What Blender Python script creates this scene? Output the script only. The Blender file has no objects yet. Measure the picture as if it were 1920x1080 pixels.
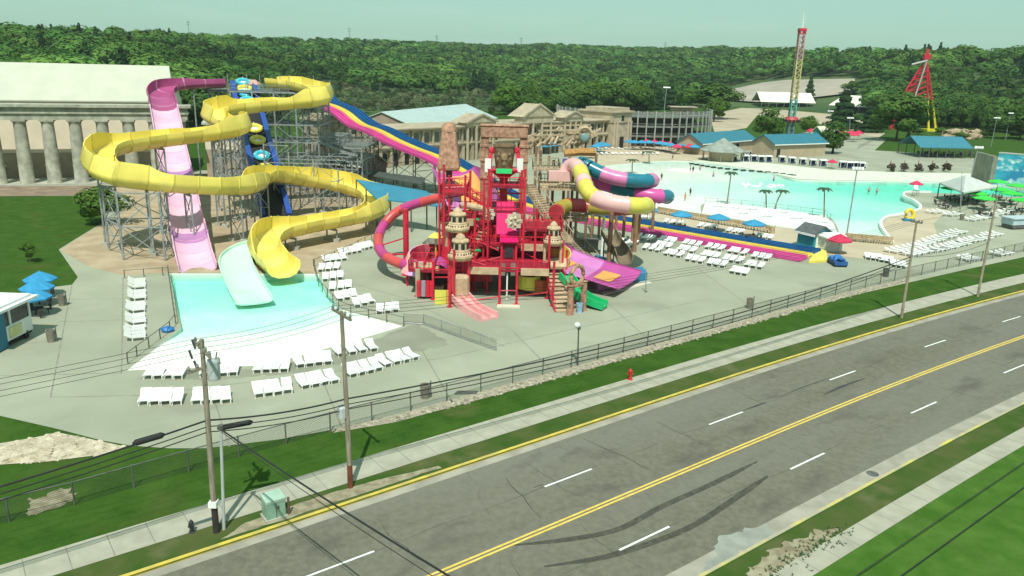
import bpy, bmesh, math, random
import numpy as np
from mathutils import Vector, Matrix, noise as mnoise
from mathutils.geometry import tessellate_polygon
random.seed(7)
SC = bpy.context.scene
COL = SC.collection
PI = math.pi
R = math.radians
# ---------------------------------------------------------------- camera maths
FPX, PITCH, ROLL, CH = 1450.0, R(15.8), R(1.5), 24.1
_c, _s = math.cos(ROLL), math.sin(ROLL)
def ray(px, py):
    x, y = px - 960.0, 540.0 - py
    x, y = x*_c - y*_s, x*_s + y*_c
    return Vector((x, FPX*math.cos(PITCH) + y*math.sin(PITCH), -FPX*math.sin(PITCH) + y*math.cos(PITCH)))
def G(px, py, z=0.0):            # survey: photo pixel -> point on the level z
    d = ray(px, py); t = (z - CH)/d.z
    return Vector((d.x*t, d.y*t, z))
def at(px, py, Y):               # survey: photo pixel -> point at northing Y
    d = ray(px, py); t = Y/d.y
    return Vector((d.x*t, Y, CH + d.z*t))
def on_foot(px, py, foot):       # height above a foot point seen straight below
    return at(px, py, G(*foot).y)

# ---------------------------------------------------------------- mesh builder
class MB:
    def __init__(s): s.v, s.f, s.m = [], [], []
    def add(s, vs, fs, mi=0):
        b = len(s.v); s.v += [tuple(q) for q in vs]
        for q in fs: s.f.append(tuple(b+i for i in q)); s.m.append(mi)
        return s
    def box(s, c, d, rz=0.0, mi=0, tilt=None):
        x, y, z = d[0]/2, d[1]/2, d[2]/2
        vs = [Vector((i*x, j*y, k*z)) for k in (-1, 1) for j in (-1, 1) for i in (-1, 1)]
        mt = Matrix.Rotation(rz, 3, 'Z')
        if tilt: mt = mt @ Matrix.Rotation(tilt[1], 3, tilt[0])
        c = Vector(c)
        return s.add([c + mt @ q for q in vs], [(0,2,3,1),(4,5,7,6),(0,1,5,4),(2,6,7,3),(0,4,6,2),(1,3,7,5)], mi)
    def beam(s, a, b, w, h=None, mi=0):
        a, b = Vector(a), Vector(b); h = h or w
        d = (b-a); 
        if d.length < 1e-6: return s
        d.normalize()
        up = Vector((0,0,1)) if abs(d.z) < .95 else Vector((0,1,0))
        u = d.cross(up).normalized(); w2 = u.cross(d)
        vs = [p + u*(i*w/2) + w2*(j*h/2) for p in (a, b) for (i, j) in ((-1,-1),(1,-1),(1,1),(-1,1))]
        return s.add(vs, [(0,1,2,3),(7,6,5,4),(0,4,5,1),(1,5,6,2),(2,6,7,3),(3,7,4,0)], mi)
    def cyl(s, a, b, r0, r1=None, n=8, mi=0, cap=True):
        a, b = Vector(a), Vector(b); r1 = r0 if r1 is None else r1
        d = (b-a)
        if d.length < 1e-6: return s
        d.normalize()
        up = Vector((0,0,1)) if abs(d.z) < .95 else Vector((1,0,0))
        u = d.cross(up).normalized(); w = u.cross(d)
        vs = []
        for p, r in ((a, r0), (b, r1)):
            for i in range(n):
                t = 2*PI*i/n; vs.append(p + (u*math.cos(t) + w*math.sin(t))*r)
        fs = [(i, (i+1)%n, n+(i+1)%n, n+i) for i in range(n)]
        if cap: fs += [tuple(range(n-1,-1,-1)), tuple(range(n, 2*n))]
        return s.add(vs, fs, mi)
    def tube(s, pts, r, n=6, mi=0):
        prof = [(r*math.cos(2*PI*i/n), r*math.sin(2*PI*i/n)) for i in range(n)]
        return s.sweep(pts, lambda i, t: prof, True, mi)
    def sweep(s, pts, prof, closed=False, mi=0, caps=True):
        P = [Vector(p) for p in pts]; b = len(s.v); N = len(P); k = None
        for i, p in enumerate(P):
            d = (P[min(i+1, N-1)] - P[max(i-1, 0)]).normalized()
            up = Vector((0,0,1)) if abs(d.z) < .97 else Vector((0,1,0))
            u = d.cross(up).normalized(); w = u.cross(d)
            pr = prof(i, i/max(1, N-1)); k = len(pr)
            for (x, y) in pr: s.v.append(tuple(p + u*x + w*y))
        m = k if closed else k-1
        for i in range(N-1):
            q = mi(i) if callable(mi) else mi
            for j in range(m):
                j2 = (j+1) % k
                s.f.append((b+i*k+j, b+i*k+j2, b+(i+1)*k+j2, b+(i+1)*k+j)); s.m.append(q)
        if closed and caps == 'U':      # open channel: join the outer and inner skins
            for e in (0, (N-1)*k):
                q0 = (mi(0) if e == 0 else mi(N-2)) if callable(mi) else mi
                for j in range(k//2-1): s.f.append((b+e+j, b+e+j+1, b+e+k-2-j, b+e+k-1-j)); s.m.append(q0)
        elif closed and caps:
            q0 = mi(0) if callable(mi) else mi
            s.f.append(tuple(b+j for j in range(k-1,-1,-1))); s.m.append(q0)
            s.f.append(tuple(b+(N-1)*k+j for j in range(k))); s.m.append(q0)
        return s
    def lathe(s, c, prof, n=16, mi=0, rz=0.0, sx=1, sy=1):
        c = Vector(c); b = len(s.v); k = len(prof)
        for i in range(n):
            t = 2*PI*i/n + rz
            for (r, z) in prof: s.v.append((c.x + r*math.cos(t)*sx, c.y + r*math.sin(t)*sy, c.z + z))
        for i in range(n):
            i2 = (i+1) % n
            for j in range(k-1):
                s.f.append((b+i*k+j, b+i2*k+j, b+i2*k+j+1, b+i*k+j+1)); s.m.append(mi)
        return s
    def prism(s, pts, z0, z1, mi=0):
        n = len(pts)
        vs = [(p[0], p[1], z0) for p in pts] + [(p[0], p[1], z1) for p in pts]
        return s.add(vs, [tuple(range(n-1,-1,-1)), tuple(range(n, 2*n))] + [(i,(i+1)%n,n+(i+1)%n,n+i) for i in range(n)], mi)
    def sheet(s, loops, z, mi=0):
        L = [[Vector((p[0], p[1], 0)) for p in lp] for lp in loops]
        flat = [q for lp in L for q in lp]
        tris = tessellate_polygon(L)
        out = []
        for t in tris:
            a, b_, c_ = (flat[i] for i in t)
            out.append(t if (b_-a).cross(c_-a).z > 0 else (t[0], t[2], t[1]))
        return s.add([(q.x, q.y, z if not callable(z) else z(q.x, q.y)) for q in flat], out, mi)
    def blob(s, c, r, n=1, amp=.25, seed=0, mi=0, sq=(1,1,1)):
        bm = bmesh.new(); bmesh.ops.create_icosphere(bm, subdivisions=n, radius=1.0)
        vs = []; o = Vector((seed*7.3, seed*3.1, seed*1.7))
        for q in bm.verts:
            k = 1 + amp*mnoise.noise(q.co*1.7 + o)
            vs.append((c[0]+q.co.x*r*k*sq[0], c[1]+q.co.y*r*k*sq[1], c[2]+q.co.z*r*k*sq[2]))
        fs = [tuple(v.index for v in f.verts) for f in bm.faces]; bm.free()
        return s.add(vs, fs, mi)
    def build(s, name, mats, parent=None, smooth=False, ang=40, rec=True, bevel=0):
        me = bpy.data.meshes.new(name)
        o = Vector((0,0,0))
        if parent is not None: o = origin_of(parent)
        me.from_pydata([(v[0]-o.x, v[1]-o.y, v[2]-o.z) for v in s.v], [], s.f)
        for m_ in (mats if isinstance(mats, (list, tuple)) else [mats]): me.materials.append(m_)
        me.polygons.foreach_set('material_index', s.m)
        if rec:
            bm = bmesh.new(); bm.from_mesh(me); bmesh.ops.recalc_face_normals(bm, faces=bm.faces); bm.to_mesh(me); bm.free()
        if smooth:
            me.polygons.foreach_set('use_smooth', [True]*len(me.polygons))
            me.set_sharp_from_angle(angle=R(ang))
        me.update()
        ob = bpy.data.objects.new(name, me); COL.objects.link(ob)
        if parent is not None: ob.parent = parent
        if bevel:
            md = ob.modifiers.new('b', 'BEVEL'); md.width = bevel; md.segments = 1; md.limit_method = 'ANGLE'
        return ob
def origin_of(ob):
    o = Vector((0,0,0)); q = ob
    while q is not None: o += q.location; q = q.parent
    return o
def tag(o, label=None, cat=None, group=None, kind=None):
    if label: o['label'] = label
    if cat: o['category'] = cat
    if group: o['group'] = group
    if kind: o['kind'] = kind
    return o
def thing(name, label, cat, loc=(0,0,0), group=None):
    o = bpy.data.objects.new(name, None); COL.objects.link(o); o.location = loc
    o.empty_display_size = .5
    return tag(o, label, cat, group)
KIDS = {}
def copy_tree(o, loc=None, rz=None, label=None, group=None, parent=None, sc=None, kids=True):
    c = o.copy(); COL.objects.link(c)
    if parent is not None: c.parent = parent
    if loc is not None: c.location = loc
    if rz is not None: c.rotation_euler = (0, 0, rz)
    if sc is not None: c.scale = (sc, sc, sc) if not hasattr(sc, '__len__') else sc
    if label: c['label'] = label
    if group: c['group'] = group
    if o.name not in KIDS: KIDS[o.name] = list(o.children)
    if kids:
        for ch in KIDS[o.name]: copy_tree(ch, parent=c)
    return c
class Rep:   # a repeated thing: the first placement uses the prototype, later ones copy it
    def __init__(s, proto): s.p, s.used = proto, False
    def __call__(s, loc, rz=0, label=None, group=None, sc=1.0):
        KIDS.setdefault(s.p.name, list(s.p.children))
        if not s.used:
            s.used = True; o = s.p; o.location = loc; o.rotation_euler = (0,0,rz)
            o.scale = (sc,)*3 if not hasattr(sc, '__len__') else sc
            if label: o['label'] = label
            if group: o['group'] = group
            return o
        return copy_tree(s.p, loc, rz, label, group, sc=sc)
def spline(pts, step=.6):
    P = [Vector(p) for p in pts]; out = []
    for i in range(len(P)-1):
        p0, p1, p2, p3 = P[max(i-1,0)], P[i], P[i+1], P[min(i+2,len(P)-1)]
        n = max(1, int((p2-p1).length/step))
        for k in range(n):
            t = k/n
            out.append(.5*((2*p1) + (p2-p0)*t + (2*p0-5*p1+4*p2-p3)*t*t + (3*p1-p0-3*p2+p3)*t**3))
    out.append(P[-1]); return out
def resample(P, step):
    out = [P[0].copy()]; acc = 0
    for a, b in zip(P, P[1:]):
        L = (b-a).length; p = 0
        while acc + (L-p) >= step:
            p += step-acc; out.append(a.lerp(b, p/L)); acc = 0
        acc += L-p
    out.append(P[-1].copy()); return out

# ---------------------------------------------------------------- materials
MATS = {}
def lin(c):  # sRGB 0-255 -> linear
    return tuple((x/255/12.92 if x/255 <= .04045 else ((x/255+.055)/1.055)**2.4) for x in c)
def M(name, col, rough=.6, var=.12, scale=1.5, bump=0.0, metal=0.0, spec=.4, col2=None, rnd=.05, stretch=None, detail=5, lo=.35, hi=.65, trans=0):
    if name in MATS: return MATS[name]
    m = bpy.data.materials.new(name); m.use_nodes = True; nt = m.node_tree; N, L = nt.nodes, nt.links
    b = N['Principled BSDF']; b.inputs['Roughness'].default_value = rough; b.inputs['Metallic'].default_value = metal
    b.inputs['Specular IOR Level'].default_value = spec
    tc = N.new('ShaderNodeTexCoord'); no = N.new('ShaderNodeTexNoise'); no.inputs['Scale'].default_value = scale; no.inputs['Detail'].default_value = detail
    if stretch:
        mp = N.new('ShaderNodeMapping'); mp.inputs['Scale'].default_value = stretch
        L.new(tc.outputs['Object'], mp.inputs['Vector']); L.new(mp.outputs[0], no.inputs['Vector'])
    else: L.new(tc.outputs['Object'], no.inputs['Vector'])
    cr = N.new('ShaderNodeValToRGB'); e = cr.color_ramp.elements
    c2 = col2 or tuple(min(1, c*(1+var)) for c in col)
    c1 = tuple(c*(1-var) for c in col) if not col2 else col
    e[0].position = lo; e[1].position = hi; e[0].color = (*c1, 1); e[1].color = (*c2, 1)
    L.new(no.outputs['Fac'], cr.inputs[0])
    last = cr.outputs[0]
    if rnd:
        oi = N.new('ShaderNodeObjectInfo'); hs = N.new('ShaderNodeHueSaturation'); mr = N.new('ShaderNodeMapRange')
        mr.inputs[3].default_value = 1-rnd; mr.inputs[4].default_value = 1+rnd
        L.new(oi.outputs['Random'], mr.inputs[0]); L.new(mr.outputs[0], hs.inputs['Value']); L.new(last, hs.inputs['Color']); last = hs.outputs[0]
    L.new(last, b.inputs['Base Color'])
    if bump:
        bp = N.new('ShaderNodeBump'); bp.inputs['Strength'].default_value = bump; bp.inputs['Distance'].default_value = .05
        n2 = N.new('ShaderNodeTexNoise'); n2.inputs['Scale'].default_value = scale*4; n2.inputs['Detail'].default_value = 6
        L.new(tc.outputs['Object'], n2.inputs['Vector']); L.new(n2.outputs['Fac'], bp.inputs['Height']); L.new(bp.outputs[0], b.inputs['Normal'])
    MATS[name] = m
    return m
def nodes(m): return m.node_tree.nodes, m.node_tree.links
def layer(m, col, scale, lo, hi, detail=4, stretch=None, amount=1.0, kind='noise', rot=0):
    """mix another coloured layer of noise (or thin voronoi cracks) over a material's base colour"""
    N, L = nodes(m); b = N['Principled BSDF']; src = b.inputs['Base Color'].links[0].from_socket
    tc = N.new('ShaderNodeTexCoord'); v = tc.outputs['Object']
    if stretch or rot:
        mp = N.new('ShaderNodeMapping'); mp.inputs['Rotation'].default_value = (0,0,rot); 
        L.new(v, mp.inputs['Vector'])
        mp2 = N.new('ShaderNodeMapping'); mp2.inputs['Scale'].default_value = stretch or (1,1,1); L.new(mp.outputs[0], mp2.inputs['Vector']); v = mp2.outputs[0]
    if kind == 'noise':
        t = N.new('ShaderNodeTexNoise'); t.inputs['Detail'].default_value = detail; o = t.outputs['Fac']
    else:
        t = N.new('ShaderNodeTexVoronoi'); t.feature = 'DISTANCE_TO_EDGE'; o = t.outputs['Distance']
        nz = N.new('ShaderNodeTexNoise'); nz.inputs['Scale'].default_value = scale*2.5
        L.new(v, nz.inputs['Vector'])
        mx0 = N.new('ShaderNodeVectorMath'); mx0.operation = 'MULTIPLY_ADD'; mx0.inputs[1].default_value = (.5/scale,)*3
        L.new(nz.outputs['Color'], mx0.inputs[0]); L.new(v, mx0.inputs[2]); v = mx0.outputs[0]
    t.inputs['Scale'].default_value = scale; L.new(v, t.inputs['Vector'])
    mr = N.new('ShaderNodeMapRange'); mr.inputs[1].default_value = lo; mr.inputs[2].default_value = hi; mr.clamp = True
    if kind != 'noise': mr.inputs[3].default_value = amount; mr.inputs[4].default_value = 0
    else: mr.inputs[3].default_value = 0; mr.inputs[4].default_value = amount
    L.new(o, mr.inputs[0])
    mx = N.new('ShaderNodeMix'); mx.data_type = 'RGBA'
    L.new(mr.outputs[0], mx.inputs[0]); L.new(src, mx.inputs[6]); mx.inputs[7].default_value = (*col, 1)
    L.new(mx.outputs[2], b.inputs['Base Color'])
    return m
STEEL = M('galvanised_steel', (.30,.33,.33), .5, .25, 2, metal=.3)
DSTEEL = M('dark_steel', (.10,.105,.095), .6, .25, 2)
REDP = M('red_painted_steel', (.56,.018,.045), .38, .22, 1.2, spec=.5)
WHITE = M('white_plastic', (.80,.82,.78), .5, .05, 2)
CONC = M('grey_concrete', (.36,.36,.30), .85, .12, .8)
BLACK = M('black_rubber', (.018,.018,.018), .7, .3, 3)
WOOD = M('weathered_pole_wood', (.25,.215,.16), .85, .3, 1.5, stretch=(6,6,.5), bump=.4)
SAND = M('moulded_sandstone', (.50,.37,.235), .85, .16, 1.6, bump=.5)
STONE = M('carved_brown_stone', (.38,.215,.14), .9, .35, 2.2, bump=1.0)
TEALROOF = M('teal_metal_roof', (.04,.185,.245), .45, .12, .6, stretch=(3,3,3))
DARK = M('dark_recess', (.02,.021,.02), .8, .3, 2)
GLASS = M('dark_window_glass', (.03,.04,.045), .12, .2, 2, spec=.7)
# ================================================================ SETTING
A0 = Vector((math.cos(R(37.2)), math.sin(R(37.2)), 0)); N0 = Vector((-A0.y, A0.x, 0))
def road(t, o, z=0.0):
    k = max(0.0, t-44.0); p = A0*t + N0*(o - .00066*k*k if k < 90 else o - .00066*8100 - .1188*(k-90))
    return Vector((p.x, p.y, z))
TS = [-130,-60,-20,0,15,30,44] + [44+5*i for i in range(1,19)] + [150,180,230,300,380,470]
def strip(mb, o0, o1, z, ts=TS, mi=0):
    for a, b in zip(ts, ts[1:]):
        mb.add([road(a,o0,z), road(b,o0,z), road(b,o1,z), road(a,o1,z)], [(0,1,2,3)], mi)
    return mb
def kerb(mb, o0, o1, z0, z1, ts=TS):
    for a, b in zip(ts, ts[1:]):
        q = [road(a,o0,0), road(b,o0,0), road(b,o1,0), road(a,o1,0)]
        mb.prism([(p.x,p.y) for p in q], z0, z1)
    return mb
def hill(x, y):
    r = math.hypot(x, y); az = math.degrees(math.atan2(x, y))
    T = [(-60,200,680,33),(-40,200,680,33),(-25,230,700,31),(-15,330,1300,44),(-5,400,1700,58),(5,420,1800,58),(13,560,1600,56),(19,600,1050,44),(28,520,850,39),(34,470,800,38),(60,420,800,38)]
    az = max(-59, min(59, az))
    for p, q in zip(T, T[1:]):
        if p[0] <= az <= q[0]:
            k = (az-p[0])/(q[0]-p[0]); r0, r1, A = (p[i]+(q[i]-p[i])*k for i in (1,2,3)); break
    t = max(0, min(1, (r-r0)/(r1-r0))); s = t*t*(3-2*t)
    return A*s + s*7*mnoise.noise(Vector((x/230, y/230, 3.1)))
def Gh(px, py):      # survey on the rolling far ground
    d = ray(px, py); d = d/math.hypot(d.x, d.y); t = 60.0
    while t < 4000:
        p = d*t; h = hill(p.x, p.y)
        if CH + p.z <= h: return Vector((p.x, p.y, h))
        t += 1.5
    return Vector((d.x*4000, d.y*4000, 0))
def inpoly(x, y, P):
    c = False; n = len(P)
    for i in range(n):
        a, b = P[i], P[i-1]
        if (a[1] > y) != (b[1] > y) and x < (b[0]-a[0])*(y-a[1])/(b[1]-a[1])+a[0]: c = not c
    return c
def loop(pxs, smooth=False, step=1.5):
    P = [G(*p) for p in pxs]
    if not smooth: return P
    n = len(P); out = []
    Q = spline([P[-1]] + P + [P[0], P[1]], step)
    # drop the padding at both ends
    i0 = min(range(len(Q)//3), key=lambda i: (Q[i]-P[0]).length)
    i1 = max(range(len(Q)*2//3, len(Q)), key=lambda i: -(Q[i]-P[0]).length)
    return Q[i0:i1]
# ---- materials
GRASS = M('mown_grass', (.028,.074,.009), .95, scale=.5, col2=(.046,.100,.014), bump=.8, rnd=0, detail=8, spec=.08)
layer(GRASS, (.070,.088,.022), .22, .54, .74, 8, amount=.6)
layer(GRASS, (.125,.11,.05), .13, .62, .72, 9, amount=.55)
layer(GRASS, (.055,.115,.016), 4.0, .5, .8, 6, amount=.5)
layer(GRASS, (.018,.055,.007), 1.1, .55, .75, 6, amount=.45)
LAWN = M('light_lawn_grass', (.042,.108,.013), .95, scale=.6, col2=(.070,.145,.024), bump=.8, rnd=0, detail=9, spec=.08)
layer(LAWN, (.10,.14,.04), .35, .56, .74, 8, (1,.4,1), .6, rot=R(-37))
layer(LAWN, (.03,.09,.010), 1.3, .55, .75, 7, amount=.5)
VERGE = M('verge_grass', (.036,.082,.013), .95, scale=.35, col2=(.085,.10,.034), bump=.8, rnd=0, detail=8, spec=.08)
ASPH = M('worn_asphalt', (.128,.124,.092), .9, scale=2.5, col2=(.165,.158,.120), bump=.3, rnd=0, detail=10, spec=.2)
layer(ASPH, (.185,.18,.15), .10, .42, .66, 4, (.25,1.6,1), .7, rot=R(-37.2))
layer(ASPH, (.085,.08,.07), .35, .57, .72, 7, (.5,1.2,1), .65, rot=R(-37.2))
layer(ASPH, (.07,.068,.06), .22, 0, .012, kind='crack', amount=.2, stretch=(1.0,.45,1), rot=R(-37.2))
layer(ASPH, (.075,.07,.062), .50, 0, .012, kind='crack', amount=.16)
WALK = M('pavement_concrete', (.32,.31,.24), .9, scale=.9, col2=(.385,.375,.295), bump=.2, rnd=0, detail=8)
layer(WALK, (.24,.23,.18), .35, .55, .75, 6, amount=.6)
DECK = M('deck_concrete', (.278,.295,.215), .9, scale=.12, col2=(.343,.36,.268), rnd=0, detail=8)
layer(DECK, (.25,.265,.195), .05, .50, .66, 5, amount=.55)
layer(DECK, (.40,.43,.35), .3, .60, .8, 7, amount=.4)
layer(DECK, (.27,.265,.21), .9, .62, .8, 6, (.3,1,1), amount=.35)
TAN = M('tan_sand_ground', (.34,.265,.165), .95, scale=.35, col2=(.44,.355,.235), bump=.6, rnd=0, detail=9)
layer(TAN, (.22,.165,.10), .16, .56, .72, 7, amount=.7)
TANDECK = M('tan_concrete', (.43,.36,.25), .9, scale=.2, col2=(.50,.43,.31), rnd=0, detail=8)
CREAM = M('cream_pool_paint', (.62,.68,.53), .7, .05, .3, rnd=0)
YPAINT = M('yellow_road_paint', (.60,.42,.06), .8, .25, 3, rnd=0, col2=(.70,.53,.13))
YKERB = M('yellow_kerb_paint', (.42,.35,.10), .85, .3, 1.2, rnd=0, col2=(.64,.48,.07))
WPAINT = M('white_road_paint', (.72,.74,.70), .8, .12, 4, rnd=0)
TYRE = M('tyre_rubber_smear', (.062,.061,.05), .9, .25, 1.5, rnd=0)
N_, L_n = nodes(TYRE); tn = N_.new('ShaderNodeTexNoise'); tn.inputs['Scale'].default_value = 3; tn.inputs['Detail'].default_value = 6; tm = N_.new('ShaderNodeMapRange'); tm.inputs[1].default_value = .3; tm.inputs[2].default_value = .7; tm.inputs[3].default_value = .25; tm.inputs[4].default_value = .75; tcn = N_.new('ShaderNodeTexCoord'); L_n.new(tcn.outputs['Object'], tn.inputs['Vector']); L_n.new(tn.outputs['Fac'], tm.inputs[0]); L_n.new(tm.outputs[0], N_['Principled BSDF'].inputs['Alpha'])
GRAVEL = M('gravel_stone', (.30,.27,.20), .95, .35, 4, rnd=.25)
HILLM = M('wood_floor', (.03,.07,.018), .95, scale=.02, col2=(.07,.11,.03), rnd=0, detail=8)
PAVE2 = M('car_park_gravel', (.30,.275,.22), .95, scale=.05, col2=(.38,.34,.28), rnd=0, detail=6)
layer(DECK, (.22,.215,.165), .07, .60, .66, 6, amount=.5)
layer(VERGE, (.17,.15,.085), .3, .60, .72, 8, amount=.5)
# ---- pools first (the ground has openings for them)
WAVE = loop([(1672,453),(1658,436),(1650,420),(1662,408),(1695,402),(1718,396),(1725,388),(1712,377),(1694,369),(1700,362),(1745,362),(1830,364),(1905,369),(1936,362),
  (1862,346),(1757,342),(1655,340),(1560,339),(1497,337),(1450,326),(1400,316),(1340,308),(1295,303),(1250,302),(1190,306),(1130,312),(1088,322),(1092,350),(1140,376),(1215,388),(1262,394),(1312,403),
  (1320,382),(1398,387),(1480,397),(1548,406),(1567,420),(1576,443),(1590,447)], True, 1.2)
SLP = loop([(318,513),(340,614),(238,695),(300,692),(380,690),(475,686),(560,668),(640,646),(755,612),(640,581),(612,545),(598,514)])
ROADHOLE = [road(t,36.55) for t in TS] + [road(t,20.7) for t in reversed(TS)]
mb = MB(); mb.sheet([[(-4000,-150),(4000,-150),(4000,6000),(-4000,6000)], WAVE, SLP, ROADHOLE], 0.0)
tag(mb.build('ground', GRASS), kind='structure')
# far hills (polar grid)
mb = MB(); RR = [170]; 
while RR[-1] < 4200: RR.append(RR[-1]*1.05)
AZ = [R(-52 + 104*i/110) for i in range(111)]
vs = [(r*math.sin(a), r*math.cos(a), (lambda h: h-.25 if h > .3 else -5)(hill(r*math.sin(a), r*math.cos(a)))) for r in RR for a in AZ]
na = len(AZ)
mb.add(vs, [(i*na+j, i*na+j+1, (i+1)*na+j+1, (i+1)*na+j) for i in range(len(RR)-1) for j in range(na-1)])
tag(mb.build('hills', HILLM, smooth=True), kind='structure')
# deck and other surfaces
DECKPX = [(-420,700),(0,780),(105,804),(190,826),(245,836),(317,841),(386,841),(525,824),(641,803),(742,786),(880,752),(1000,718),(1200,662),(1400,606),(1600,554),(1800,508),(1920,482),(2500,380),
  (2100,335),(1950,322),(1862,300),(1720,287),(1640,282),(1662,262),(1560,240),(1500,250),(1420,258),(1320,252),(1180,268),(1140,262),(830,292),(640,318),(330,320),(-60,330),(-420,345),(-420,372),(0,368),(190,367),(196,415),(110,468),(146,520),(135,534),(42,546),(32,567),(0,579),(-420,640)]
mb = MB(); mb.sheet([loop(DECKPX), WAVE, SLP], .02); tag(mb.build('pool_deck', DECK), kind='structure')
mb = MB(); mb.sheet([loop([(113,469),(150,445),(200,415),(245,385),(200,352),(330,326),(640,326),(700,365),(722,430),(655,470),(592,496),(600,512),(318,512),(232,517),(165,500)])], .026)
tag(mb.build('sand_yard', TAN), kind='structure')
mb = MB(); mb.sheet([loop([(1150,402),(1216,390),(1262,396),(1318,406),(1440,424),(1548,440),(1572,448),(1672,455),(1662,437),(1654,421),(1664,410),(1698,404),(1722,398),(1729,389),(1780,392),(1750,420),(1758,440),(1700,486),(1640,488),(1560,478),(1440,455),(1300,430),(1170,412)])], .026)
mb.sheet([loop([(1060,335),(1085,323),(1130,311),(1190,305),(1250,301),(1300,302),(1330,297),(1310,276),(1200,262),(1120,285),(1060,310)])], .026)
tag(mb.build('tan_deck', TANDECK), kind='structure')
mb = MB(); mb.sheet([loop([(1296,302),(1340,299),(1440,306),(1560,319),(1720,324),(1853,326),(1857,344),(1757,341),(1655,339),(1560,338),(1497,336),(1450,325),(1400,315),(1340,307)])], .028)
tag(mb.build('pool_beach', CREAM), kind='structure')
mb = MB(); q = loop([(1322,383),(1398,388),(1480,398),(1546,407),(1562,421),(1569,440),(1440,423),(1316,402)]); mb.prism(q, .0, .32)
tag(mb.build('island_deck', WHITE), kind='structure')
mb = MB(); mb.sheet([[Gh(*p) for p in ((1338,188),(1360,172),(1430,157),(1475,152),(1602,150),(1606,176),(1520,186),(1420,194))]], lambda x, y: hill(x, y)+1.2)
tag(mb.build('car_park', PAVE2), kind='structure')
mb = MB()
for P in ([(1330,215),(1400,200),(1560,214),(1660,236),(1600,244),(1500,226),(1420,216),(1400,240),(1340,250)], [(1560,262),(1600,246),(1660,250),(1610,282),(1570,280)]):
    mb.sheet([loop(P)], .012)
tag(mb.build('park_path', M('park_path_gravel', (.40,.34,.24), .95, .15, .1, rnd=0)), kind='structure')
# worn reddish strip at the temple front and gravel bank at the left
mb = MB(); mb.sheet([loop([(-300,372),(-300,352),(195,348),(190,366)])], .03); tag(mb.build('temple_forecourt', M('brown_earth', (.23,.17,.12), .95, .25, .4, rnd=0)), kind='structure')
mb = MB()
P = [G(*p) for p in [(-120,850),(0,832),(60,822),(110,812),(160,822),(235,838),(200,852),(90,866),(0,872),(-120,890)]]
c = sum(P, Vector())/len(P)
for k in range(260):
    u = random.random(); i = random.randrange(len(P)); p = c.lerp(P[i].lerp(P[(i+1) % len(P)], random.random()), math.sqrt(u))
    r = random.uniform(.10,.42)*(1.15-.7*u); mb.blob((p.x,p.y,.02), r*1.3, 1, .6, k, 0, (1,1,.5))
mb.sheet([P], .035)
tag(mb.build('gravel_bank', M('pale_gravel_bank', (.36,.31,.215), .95, scale=1.6, col2=(.56,.50,.38), rnd=0, bump=1.0)), kind='stuff')
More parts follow.
